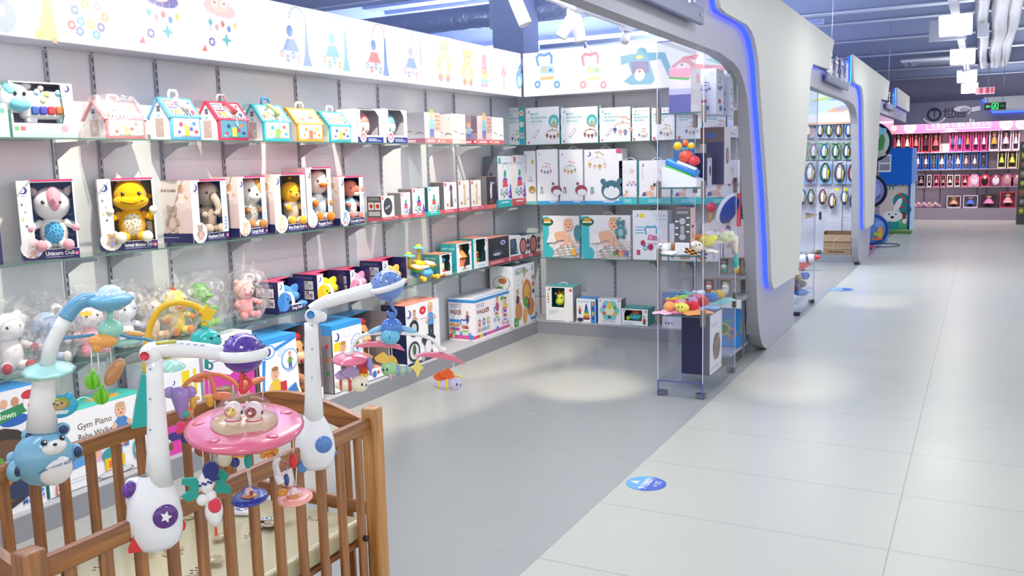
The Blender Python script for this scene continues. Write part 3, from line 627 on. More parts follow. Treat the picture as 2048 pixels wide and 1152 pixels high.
area('doll_shop_light', (-.2, 23.25, 2.45), 4.5, 190, (1, .78, .86), (25, 0, 0), .15)
def spot(loc, to, pw, ang, blend=.25, col=WM, r_=.012):
    l = bpy.data.lights.new('track_spot', 'SPOT'); l.energy = pw*LS; l.spot_size = R_(ang); l.spot_blend = blend; l.color = col; l.shadow_soft_size = r_
    o = bpy.data.objects.new('track_spot', l); C.objects.link(o); o.location = loc
    o.rotation_euler = (Vector(to)-Vector(loc)).to_track_quat('-Z', 'Y').to_euler()
spot((-3.1, 2.75, 3.15), (-4.05, 3.2, 1.2), 560, 62)
spot((-3.1, 4.55, 3.15), (-4.05, 5.0, 1.1), 560, 62)
spot((-3.1, 6.0, 3.15), (-4.05, 6.5, 1.2), 480, 60)
spot((-2.1, 4.16, 2.4), (-4.05, 4.3, 1.4), 60, 50)
spot((-2.9, 6.5, 3.2), (-2.9, 7.8, 1.9), 200, 36)
spot((-2.05, 4.9, 2.38), (-2.5, 5.8, 0), 700, 24, .8)
spot((-.9, 3.2, 3.0), (-1.15, 6.45, 0), 1000, 14, .9)
spot((-.9, 7.4, 3.0), (-1.0, 10.4, 0), 1000, 13, .9)
spot((-.9, 23.1, 2.5), (-1.75, 24, 1.5), 330, 30, .5)
spot((-.7, 23.1, 2.5), (-.75, 24, 1.6), 330, 40, .5)
w = bpy.data.worlds.new('world'); bpy.context.scene.world = w; w.use_nodes = True
w.node_tree.nodes['Background'].inputs[0].default_value = (1, .985, .95, 1); w.node_tree.nodes['Background'].inputs[1].default_value = 1.25
vs_ = bpy.context.scene.view_settings; vs_.view_transform = 'Standard'; vs_.look = 'None'; vs_.exposure = .06; vs_.gamma = 1; vs_.use_curve_mapping = False
# ================================================================== GOODS
NAVY, TEAL, PKR = '27285e', '2fb6bd', 'c9566a'
def onleft(xf, xr, yb, yt, z, X, dep, rot=0):
    a = onx(xf, yb, X); b = onx(xr, yb, X); ph = math.atan2((a.y+b.y)/2, -X); w = abs(b.y-a.y)*cos(ph)/cos(ph+R_(rot)) if rot else abs(b.y-a.y); h = onx(xf, yt, X).z-z
    rz = pi/2+R_(rot); n = Vector((sin(rz), -cos(rz), 0))      # outward normal of the front
    c = Vector((X, (a.y+b.y)/2, z))-n*dep/2
    return c, rz, w, h
def onback(xl, xr, yb, yt, z, Y, dep):
    a = ony(xl, yb, Y); b = ony(xr, yb, Y); h = ony(xl, yt, Y).z-z
    return Vector(((a.x+b.x)/2, Y+dep/2, z)), 0, b.x-a.x, h
SH = .001
def pl_left(nm, lab, cat, grp, xf, xr, yb, yt, z, X, dep, cols, prints, rot=0, handle=None, gap=.985):
    c, rz, w, h = onleft(xf, xr, yb, yt, z, X, dep, rot); c.z += SH
    return carton(nm, lab, cat, grp, c, rz, w*gap, dep, h, cols, prints, handle)
def pl_back(nm, lab, cat, grp, xl, xr, yb, yt, z, Y, dep, cols, prints, handle=None, gap=.98):
    c, rz, w, h = onback(xl, xr, yb, yt, z, Y, dep); c.z += SH
    return carton(nm, lab, cat, grp, c, rz, w*gap, dep, h, cols, prints, handle)
# ---- soft toys
def eyes(g, c, r, dx, dz, y, col='2a1e1a', hi=True):
    for s in (-1, 1):
        g.ell((c[0]+s*dx, c[1]+y, c[2]+dz), (r, r*.6, r), col, n=10)
        if hi: g.ell((c[0]+s*dx+r*.3, c[1]+y-r*.5, c[2]+dz+r*.35), r*.3, 'ffffff', n=6)
def plush(name, label, loc, rz, h, s, group=None, mat='plush', parent=None, cat='soft toy'):
    """sitting soft toy of height h; parts body, head, ears, arms, legs and what s adds"""
    r = thing(name, label, cat, loc, rz, group)
    b, hd = s['body'], s.get('head', s['body']); bl = s.get('belly'); ft = s.get('feet', b); hh = s.get('hz', .68)*h; hr = s.get('hr', .2)*h; bw = s.get('bw', .2)*h
    ops = [('e', (0, 0, .27*h), (bw, .17*h, .27*h), b)]
    if bl: ops.append(('e', (0, -.06*h, .27*h), (bw*.78, .13*h, .2*h), bl))
    part(r, 'body', mat, *ops)
    if bl and s.get('spots'):
        g = G()
        for i in range(26):
            a = i*2.4; q = .15*h*math.sqrt(i/26); x, z = q*cos(a)*.95, q*sin(a)*1.15
            y = -.06*h-.13*h*math.sqrt(max(0, 1-(x/(bw*.78))**2-(z/(.2*h))**2)); g.ell((x, y, .27*h+z), .011*h, s['spots'], n=6)
        g.build('star_holes', mat, r)
    g = G(); g.ell((0, -.02*h, hh), (hr*s.get('hw', 1.08), hr*.92, hr), hd, n=20)
    if s.get('patch'): g.ell((s.get('px', .25)*hr, -.1*h, hh+.3*hr), (hr*.5, hr*.62, hr*.72), s['patch'])
    if s.get('muzzle'): g.ell((0, -.02*h-hr*.72, hh-.3*hr), (hr*.5, hr*.38, hr*.36), s['muzzle']); g.ell((0, -.02*h-hr*1.08, hh-.2*hr), hr*.09, '3a2a24', n=8)
    g.build('head', mat, r)
    if s.get('eyes', True):
        g = G(); eyes(g, (0, -.02*h, hh), hr*.11, hr*.45, hr*.12, -hr*.84); g.build('eyes', 'plastic', r)
    e = s.get('ears', 'round'); ec = s.get('earc', hd)
    for q in (-1, 1):
        if e == 'round': part(r, 'ear', mat, ('e', (q*hr*.8, 0, hh+hr*.8), (hr*.34, hr*.18, hr*.34), ec), ('e', (q*hr*.8, -hr*.1, hh+hr*.78), (hr*.2, hr*.12, hr*.2), s.get('earin', ec)))
        elif e == 'point': part(r, 'ear', mat, ('l', [(hr*.26, 0), (hr*.22, hr*.3), (.001, hr*.62)], (q*hr*.8, 0, hh+hr*.55), ec, (0, q*32, 0), 14))
        elif e == 'floppy': part(r, 'ear', mat, ('e', (q*hr*1.12, -.01*h, hh-hr*.1), (hr*.24, hr*.16, hr*.62), ec, (0, q*-14, 0)))
        elif e == 'big': part(r, 'ear', mat, ('e', (q*hr*1.2, .01*h, hh+hr*.25), (hr*.62, hr*.12, hr*.72), ec, (0, q*25, 0)), ('e', (q*hr*1.2, -.012*h, hh+hr*.22), (hr*.45, hr*.1, hr*.55), s.get('earin', 'c9a9a4'), (0, q*25, 0)))
        ao = s.get('arm', 30); k3 = s.get('tuck', .1); lx = .17 if k3 > .05 else .11
        part(r, 'arm', mat, ('t', [(q*bw*.8, -.02*h, .42*h), (q*(bw+k3*.7*h), -.09*h, .37*h), (q*(bw+k3*h), -.15*h, (.34 if ao < 40 else .48)*h)], [.06*h, .055*h, .05*h], b, {'n': 12}), ('e', (q*(bw+k3*h), -.16*h, (.34 if ao < 40 else .48)*h), .062*h, ft))
        part(r, 'leg', mat, ('t', [(q*.09*h, -.06*h, .09*h), (q*lx*h, -.2*h, .085*h)], [.085*h, .075*h], b, {'n': 12}), ('e', (q*lx*1.06*h, -.24*h, .09*h), (.08*h, .06*h, .088*h), ft))
    x = s.get('extra')
    if x == 'horn': part(r, 'horn', mat, ('l', [(hr*.2, 0), (hr*.13, hr*.3), (.002, hr*.62)], (hr*.1, -hr*.95, hh+hr*.1), s['xc'], (70, 0, 0), 14)); part(r, 'mane', mat, ('e', (hr*.12, -hr*.42, hh+hr*.2), (hr*.5, hr*.72, hr*.86), s['xc']))
    if x == 'dino':
        for q in (-1, 1): part(r, 'horn', mat, ('l', [(hr*.2, 0), (hr*.17, hr*.3), (.002, hr*.6)], (q*hr*.5, 0, hh+hr*.8), 'f8f0e2', (0, q*12, 0), 12)); part(r, 'cheek_frill', mat, ('l', [(hr*.25, 0), (.002, hr*.45)], (q*hr*.95, 0, hh-hr*.1), hd, (0, q*85, 0), 8))
        part(r, 'snout', mat, ('e', (0, -hr*.5, hh-hr*.35), (hr*1.0, hr*.62, hr*.5), hd)); part(r, 'mouth', 'string', ('t', [(-hr*.6, -hr*1.02, hh-hr*.35), (0, -hr*1.13, hh-hr*.5), (hr*.65, -hr*.98, hh-hr*.3)], hr*.025, '5a3a10', {'n': 5}))
    if x == 'bill': part(r, 'bill', mat, ('e', (0, -hr*1.02, hh-hr*.2), (hr*.42, hr*.4, hr*.16), s['xc']), ('e', (0, -hr*.95, hh-hr*.36), (hr*.3, hr*.3, hr*.12), s['xc']))
    if x == 'long': part(r, 'long_snout', mat, ('t', [(0, -hr*.4, hh), (hr*.5, -hr*1.0, hh-.02*h), (hr*1.25, -hr*1.1, hh-.03*h)], [hr*.6, hr*.42, hr*.36], s['xc'], {'n': 14, 'flat': .6}), ('t', [(0, -hr*.4, hh-.3*hr), (hr*.5, -hr*1.0, hh-.1*h), (hr*1.2, -hr*1.1, hh-.1*h)], [hr*.55, hr*.4, hr*.34], 'efe6da', {'n': 14, 'flat': .5}))
    if x == 'trunk': part(r, 'trunk', mat, ('t', [(0, -hr*.8, hh-.1*hr), (.1*hr, -hr*1.25, hh-.5*hr), (.25*hr, -hr*1.3, hh-1.1*hr), (.2*hr, -hr*1.25, hh-1.5*hr), (-.15*hr, -hr*1.35, hh-1.55*hr)], [hr*.36, hr*.3, hr*.25, hr*.22, hr*.2], hd, {'n': 12}))
    if x == 'antenna': part(r, 'antenna', mat, ('t', [(0, 0, hh+hr*.9), (0, 0, hh+hr*1.25)], hr*.05, '8a6a20'), ('e', (0, 0, hh+hr*1.35), hr*.15, s['xc']))
    if x == 'comb': part(r, 'comb', mat, ('e', (0, 0, hh+hr*1.0), (hr*.15, hr*.3, hr*.22), 'd84038'), ('e', (0, -hr*.2, hh+hr*.95), (hr*.12, hr*.2, hr*.18), 'd84038'))
    return r
# ---- windowed doll boxes on the middle shelf
def p_baby_side(toyc):
    def f(p):
        p.R(0, 0, 1, 1, 'e3cfd0'); p.R(0, .55, 1, .99, 'efe0de'); p.baby(.72, .5, .62, 'f4ece8', 'e8dcd8', hair='d8b48e'); p.T('Soft & Cuddle', .07, .82, .045, '7a4a58', wmax=.7)
        p.bear(.42, .17, .62, toyc, 'd9c2b8', 'd8b0a8'); p.R(0, 0, 1, .15, NAVY); p.lines(.1, .08, .5, 1, 'c8c8e0')
    return f
def dollbox(label, name_txt, xf, xr, yb, yt, win, toy, toyh, wave, side, rot=0, dep=.2, X=-3.86, right_icons=False, z=Z2, lab_toy='', toyk=None, toff=(0, 0)):
    c, rz, w, h = onleft(xf, xr, yb, yt, z, X, dep, rot); c.z += SH; w *= .985
    r = thing('doll_box', label, 'toy box', c, rz, 'windowed doll boxes on the middle shelf')
    def fr(p):
        p.moon(.11, .87, .07); p.lines(.05, .8, .11, 1, '9aa0c0', th=.006)
        p.R(0, 0, 1, .125, NAVY); p.T(name_txt, .4, .05, .05, 'ffffff', wmax=.5); p.lines(.4, .026, .48, 1, 'b8bade', th=.007); p.E(.95, .065, .035, .035, 'e87a9a')
        if right_icons:
            for i in range(4): p.R(.89, .18+.055*i, .95, .215+.055*i, '8fb4ea')
        else:
            for i, cc in enumerate(('4a8a9a', 'b8bcc8', 'f0e050', '2b5fa8')): p.S(.07+.05*(i % 2), .7-.09*i, .03, cc)
        p.E(.17, .15, .2, .2, 'ece8ee'); p.bear(.18, .03, .3, side[0], side[1], side[2])
    open_carton(r, w, dep, h, {'front': 'f4f4f8', 'left': 'ece0e0', 'top': 'e0407a', 'right': '23275a', 'bottom': NAVY}, win, inner=wave[0], prints={'front': fr, 'left': p_baby_side(side[0])}, wave=wave)
    fl = G(); fl.box((w*.12, -dep/2-.001, h-.004), (w*.74, .002, .008), 'e23a78'); fl.build('pink_flap', 'card', r)
    n = Vector((sin(rz), -cos(rz), 0)); t = Vector((cos(rz), sin(rz), 0))
    if right_icons: toff = (.26, .02); toyh *= .95; toy['tuck'] = 0; toy['bw'] = .15
    plush(toyk or 'soft_toy', lab_toy, c+t*(w*(.08+toff[0]))+n*(-.005+toff[1])+Vector((0, 0, h*.1)), rz-(.35 if right_icons else 0), toyh, toy, 'soft toys sitting in the windowed doll boxes')
    return r
WN = [(.24, .13), (.97, .13), (.97, .965), (.24, .965)]
WI = [(.28, .13), (.84, .13), (.84, .965), (.2, .965), (.2, .32), (.28, .28)]
BLU, BLW = '4577b6', '86b2de'
dollbox('windowed doll box reading Unicorn Doll, leftmost full box on the middle shelf', 'Unicorn Doll', 44, 160, 512, 361, WN, dict(body='f0eeee', feet='e8a8b4', belly='5aaedb', spots='2f6a92', hr=.25, hw=1.05, hz=.7, ears='point', earc='f0e8e8', extra='horn', xc='e8a2b2'), .315, (BLU, BLW), ('d8c8d8', 'c49a84', 'c99'), rot=-35, dep=.12, X=-3.85, lab_toy='white plush unicorn with pink mane and spotted blue belly in the Unicorn Doll box', toyk='plush_unicorn')
dollbox('windowed doll box reading horned dinosaur Doll, with an orange-yellow dinosaur inside', 'horned dinosaur Doll', 203, 316, 495, 358, WN, dict(body='f6bb16', feet='f6eedc', belly='efe6cc', spots='a89468', hr=.25, hw=.95, hz=.7, ears='none', extra='dino', arm=60), .345, ('94917f', 'a3a596'), ('c9a878', '8a96d8', 'e8dccc'), rot=-34, dep=.12, X=-3.85, lab_toy='yellow plush dinosaur with cream horns and smiling mouth in its box', toyk='plush_dinosaur')
dollbox('windowed doll box reading Elephant Doll, showing its baby photo side', 'Elephant Doll', 388, 460, 481, 360, WI, dict(body='c9b9a8', belly='bfae9e', hr=.22, ears='big', extra='trunk', hz=.7), .34, (BLU, '3f6fac'), ('b8a698', 'e4b8b4', 'd8ccc4'), rot=6, dep=.24, right_icons=True, lab_toy='beige plush elephant with big ears in the Elephant Doll box', toyk='plush_elephant')
dollbox('windowed doll box reading Corgi Doll, with a yellow price sticker on its corner', 'Corgi Doll', 481, 537, 470, 353, WI, dict(body='f1eee6', feet='b07848', belly='c9c6bc', spots='7a766c', hr=.25, ears='point', earc='d8a058', patch='d9a45a', px=.4, muzzle='f8f5ef'), .35, (BLU, '3f6fac'), ('d8c0a0', 'f0e6da', 'c98a58'), rot=4, dep=.22, right_icons=True, lab_toy='white plush corgi with a tan patch in the Corgi Doll box', toyk='plush_corgi')
dollbox('windowed doll box reading Bee Duck Doll, between the corgi and penguin boxes', 'Bee Duck Doll', 552, 616, 464, 348, WI, dict(body='d8d2c2', feet='f0a838', head='f5bd2a', belly='c9b8a4', hr=.21, hz=.64, ears='none', extra='antenna', xc='e9c338', muzzle='efb04a'), .34, ('8f8a76', 'a5a18c'), ('e9dba0', 'f0e6da', 'e0a090'), rot=0, dep=.2, right_icons=True, lab_toy='yellow plush bee duck with an antenna ball in its box', toyk='plush_duck')
dollbox('tallest windowed doll box, reading Penguin Doll', 'Penguin Doll', 617, 667, 456, 335, WI, dict(body='e9eef3', feet='ef8a3a', head='f3dcd4', belly='c8dce8', hr=.22, hz=.72, ears='round', earc='f0c860', extra='bill', xc='ee8430'), .38, ('8a8aa6', '9c9cb6'), ('dfe6ee', 'bcd6ea', 'f0a070'), rot=2, dep=.2, right_icons=True, lab_toy='pale plush penguin with an orange bill in the Penguin Doll box', toyk='plush_penguin')
dollbox('windowed doll box reading Crocodile Doll, rightmost of the doll boxes', 'Crocodile Doll', 682, 730, 449, 353, WI, dict(body='9cc4de', feet='e88a80', head='e58a78', belly='f2ece4', hr=.2, hz=.72, ears='none', extra='long', xc='e58a78'), .31, ('24305e', '34548c'), ('8fb8dc', 'f0e6da', 'e08a80'), rot=2, dep=.2, right_icons=True, lab_toy='coral plush crocodile with a long snout in the Crocodile Doll box', toyk='plush_crocodile')
tag(part(None, 'price_sticker', 'card', ('b', (0, 0, 0), (.002, .05, .045), 'f2dd22'), loc=onx(485, 461, -3.855)), 'yellow price sticker on the corner of the Corgi Doll box', 'sticker')
pl_left('toy_box', 'dark blue box cut off by the left edge of the photo, middle shelf', 'toy box', None, -45, 7, 522, 440, Z2, -3.86, .2, {'front': NAVY, 'right': 'c8b49a'}, {})
# ---- small boxes on the middle shelf
def p_strip(c='c95a6c', txt=True):
    def f(p):
        p.R(0, 0, 1, .14, c); 
        if txt: p.lines(.15, .075, .6, 2, 'f8e4e8', dv=.045, th=.018)
    return f
def p_oval(p): p.R(0, 0, 1, .14, 'c95a6c'); p.lines(.15, .08, .6, 1, 'f8e4e8', th=.02); p.E(.5, .57, .34, .4, '2a2a30'); p.E(.5, .57, .3, .36, '4a4c52'); p.T('MUSIC', .5, .5, .09, 'e8eef4', 'c', .5, rot=20); p.R(.06, .86, .16, .96, 'd8475a')
def p_darkside(p): p.lines(.15, .9, .7, 2, 'b0b0b8', dv=.05, th=.02); [p.R(.1+.45*i, .45, .48+.45*i, .75, 'eae6e4') for i in range(2)]; [p.E(.29+.45*i, .6, .13, .13, 'c04838') for i in range(2)]; p.R(.1, .2, .9, .38, 'c0bfc4'); p.R(0, 0, 1, .14, 'c95a6c')
def p_arc(cs, base, tall=False):
    def f(p):
        p.R(0, 0, 1, .14, base); p.lines(.2, .08, .55, 1, 'ffffff', th=.02); p.R(.07, .87, .22, .97, base)
        for i in range(10):
            t = pi*.9*i/9; p.E(.5+.2*cos(t)+.05, .74+.12*sin(t), .02, .02, cs[0], n=6)
        p.P([(.78, .16), (.98, .16), (.9, .45), (.86, .45)], cs[2]); p.E(.5, .66, .09, .12, cs[1]); p.E(.5, .52, .16, .1, cs[2]); p.P([(.3, .4), (.42, .54), (.58, .54), (.7, .4)], cs[3])
        for i in range(4): p.E(.24+.17*i, .3-.05*(i % 2), .07, .1, cs[i]); p.E(.24+.17*i, .3-.05*(i % 2), .035, .05, 'ffffff')
    return f
def p_gir(c): 
    def f(p): p.R(0, 0, 1, .13, 'c95a6c'); p.lines(.1, .07, .6, 1, 'f8e4e8', th=.02); p.R(.06, .87, .2, .97, 'd8475a'); p.P([(.45, .2), (.68, .2), (.62, .75), (.52, .75)], c); p.E(.55, .8, .12, .14, c); p.P([(.5, .9), (.52, 1-.02), (.55, .9)], c); p.E(.25, .28, .09, .07, 'c98a6a'); p.E(.85, .4, .06, .08, 'b8b8c0')
    return f
def p_dark(p): p.R(0, 0, 1, 1, '2a2430'); p.R(0, 0, 1, .13, 'd06a60'); p.P([(.4, .3), (.55, .35), (.6, .8), (.45, .85), (.35, .6)], 'd8d8e0'); p.E(.7, .8, .15, .06, '8f9fd0'); p.E(.5, .22, .22, .12, '6a4438')
DK = '6a6a70'
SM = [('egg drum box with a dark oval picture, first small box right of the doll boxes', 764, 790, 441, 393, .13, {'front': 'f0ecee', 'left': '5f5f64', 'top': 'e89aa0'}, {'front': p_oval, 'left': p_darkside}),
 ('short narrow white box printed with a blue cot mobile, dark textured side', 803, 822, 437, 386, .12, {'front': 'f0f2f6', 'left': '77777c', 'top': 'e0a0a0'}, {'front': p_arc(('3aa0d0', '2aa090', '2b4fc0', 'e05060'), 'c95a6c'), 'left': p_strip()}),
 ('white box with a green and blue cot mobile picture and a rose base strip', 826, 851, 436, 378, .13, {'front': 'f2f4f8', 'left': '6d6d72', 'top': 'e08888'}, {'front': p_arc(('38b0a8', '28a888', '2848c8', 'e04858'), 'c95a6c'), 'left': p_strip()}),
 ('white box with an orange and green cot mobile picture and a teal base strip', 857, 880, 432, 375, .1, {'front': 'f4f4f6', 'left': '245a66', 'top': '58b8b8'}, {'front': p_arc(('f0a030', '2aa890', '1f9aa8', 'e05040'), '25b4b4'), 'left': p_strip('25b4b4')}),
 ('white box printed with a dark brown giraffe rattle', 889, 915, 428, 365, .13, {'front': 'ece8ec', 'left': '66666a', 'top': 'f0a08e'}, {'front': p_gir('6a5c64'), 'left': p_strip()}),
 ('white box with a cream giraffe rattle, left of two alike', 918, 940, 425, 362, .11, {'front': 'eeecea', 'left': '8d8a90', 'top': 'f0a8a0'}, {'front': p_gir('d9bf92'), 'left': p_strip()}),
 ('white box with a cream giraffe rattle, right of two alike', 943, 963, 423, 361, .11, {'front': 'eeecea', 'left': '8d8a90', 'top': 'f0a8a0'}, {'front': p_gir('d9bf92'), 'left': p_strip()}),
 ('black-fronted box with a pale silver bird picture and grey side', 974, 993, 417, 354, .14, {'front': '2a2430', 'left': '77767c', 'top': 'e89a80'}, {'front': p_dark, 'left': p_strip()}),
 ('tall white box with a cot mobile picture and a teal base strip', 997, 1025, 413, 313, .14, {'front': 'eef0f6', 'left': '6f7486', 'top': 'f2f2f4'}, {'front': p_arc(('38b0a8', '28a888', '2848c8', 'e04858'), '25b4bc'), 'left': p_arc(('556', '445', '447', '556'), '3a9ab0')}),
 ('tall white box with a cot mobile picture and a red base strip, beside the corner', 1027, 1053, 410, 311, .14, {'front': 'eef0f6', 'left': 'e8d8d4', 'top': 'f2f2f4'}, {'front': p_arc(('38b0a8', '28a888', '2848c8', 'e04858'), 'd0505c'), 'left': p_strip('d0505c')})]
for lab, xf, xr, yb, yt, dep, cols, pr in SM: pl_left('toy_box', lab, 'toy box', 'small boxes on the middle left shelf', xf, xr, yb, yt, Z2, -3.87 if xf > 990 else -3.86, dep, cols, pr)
# ---- top shelf, left wall
def p_photo(strip='cf6a6e', dark=False):
    def f(p): p.R(0, .17, 1, 1, 'd9c3c0' if not dark else '8f8496'); p.R(.62, .4, 1, 1, 'c2a59c' if not dark else '6d6078'); [p.R(.66, .5+.13*i, .95, .52+.13*i, '8a6a60') for i in range(4)]; p.baby(.45, .2, .95, '7fb8da', '6c74c0', hair='c99a62'); p.R(0, 0, 1, .17, strip); p.lines(.1, .1, .5, 2, 'ffffff', dv=.045, th=.02); p.R(.8, .06, .93, .13, 'f6dede')
    return f
def p_plain(strip='e0888c', bg=None):
    def f(p): p.R(0, 0, 1, .17, strip) if strip else None; p.lines(.12, .1, .45, 2, 'ffffff', dv=.045, th=.02); p.P([(.1, .42), (.4, .38), (.42, .4), (.12, .45)], 'b05a5a'); p.P([(.55, .32), (.75, .38), (.95, .32), (.93, .3), (.75, .35), (.57, .3)], '6a6a78'); p.lines(.75, .85, .15, 3, 'b0b4c0')
    return f
TOPX = -3.84
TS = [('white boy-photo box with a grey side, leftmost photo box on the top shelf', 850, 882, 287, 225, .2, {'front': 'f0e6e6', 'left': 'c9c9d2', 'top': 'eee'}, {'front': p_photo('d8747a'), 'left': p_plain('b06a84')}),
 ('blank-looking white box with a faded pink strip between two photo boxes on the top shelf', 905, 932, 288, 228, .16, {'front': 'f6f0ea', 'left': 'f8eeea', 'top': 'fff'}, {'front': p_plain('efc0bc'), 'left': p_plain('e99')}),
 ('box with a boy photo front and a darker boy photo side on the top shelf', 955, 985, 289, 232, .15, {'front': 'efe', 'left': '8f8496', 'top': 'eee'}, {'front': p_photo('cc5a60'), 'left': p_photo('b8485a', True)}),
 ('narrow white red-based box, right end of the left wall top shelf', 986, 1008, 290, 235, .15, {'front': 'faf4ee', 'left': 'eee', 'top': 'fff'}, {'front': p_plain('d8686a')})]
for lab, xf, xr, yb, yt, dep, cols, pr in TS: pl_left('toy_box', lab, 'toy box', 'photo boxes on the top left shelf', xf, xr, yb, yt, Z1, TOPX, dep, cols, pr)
# egg toys in windowed boxes
def eggbox(label, xf, xr, col, lab2):
    c, rz, w, h = onleft(xf, xr, 285, 217, Z1, TOPX, .2); c.z += SH; w *= .97
    r = thing('egg_toy_box', label, 'toy box', c, rz, 'windowed egg toy boxes on the top shelf')
    def f(p): p.R(0, 0, 1, .17, '2a3a8a'); p.T('MULTI-FUNCTION', .4, .09, .035, 'ffffff', wmax=.5); p.lines(.4, .05, .5, 1, 'dfe2ff', th=.02); p.E(.2, .17, .16, .16, 'f6ecee'); p.S(.2, .18, .12, 'd9487a', 8, .7); p.E(.2, .17, .06, .06, 'f8d8e0'); p.moon(.1, .85, .06)
    open_carton(r, w, .2, h, {'front': 'f6f4f6', 'left': 'eceaf0', 'top': 'f2f0f4', 'right': 'eee'}, [(.12, .22), (.85, .22), (.85, .8), (.7, .97), (.12, .97)], inner='b9b6c6', prints={'front': f})
    n = Vector((sin(rz), -cos(rz), 0)); e = thing('egg_night_light', lab2, 'toy', c+n*.01+Vector((0, 0, h*.18)), rz, 'spotted egg toys')
    part(e, 'shell', 'plastic', ('l', [(0, 0), (.045, .01), (.07, .05), (.072, .09), (.055, .14), (.03, .17), (0, .178)], (-.01, 0, 0), 'f6f2f0'))
    part(e, 'cap', 'plastic', ('l', [(.0715, .105), (.058, .142), (.032, .172), (0, .181)], (-.01, 0, 0), col))
    g = G()
    for a, z in ((-.5, .06), (.4, .07), (-1.3, .05), (0, .04)): g.ell((-.01+.068*sin(a), -.068*cos(a), z), (.013, .006, .013), col, (0, 0, R_(0)), n=10)
    g.build('spots', 'plastic', e)
eggbox('windowed box holding a pink-spotted egg toy, navy base, top shelf', 716, 768, 'e58a80', 'white egg toy with coral cap and spots in its box')
eggbox('windowed box holding a teal-spotted egg toy, navy base, top shelf', 773, 816, '7cc8c0', 'white egg toy with teal cap and spots in its box')
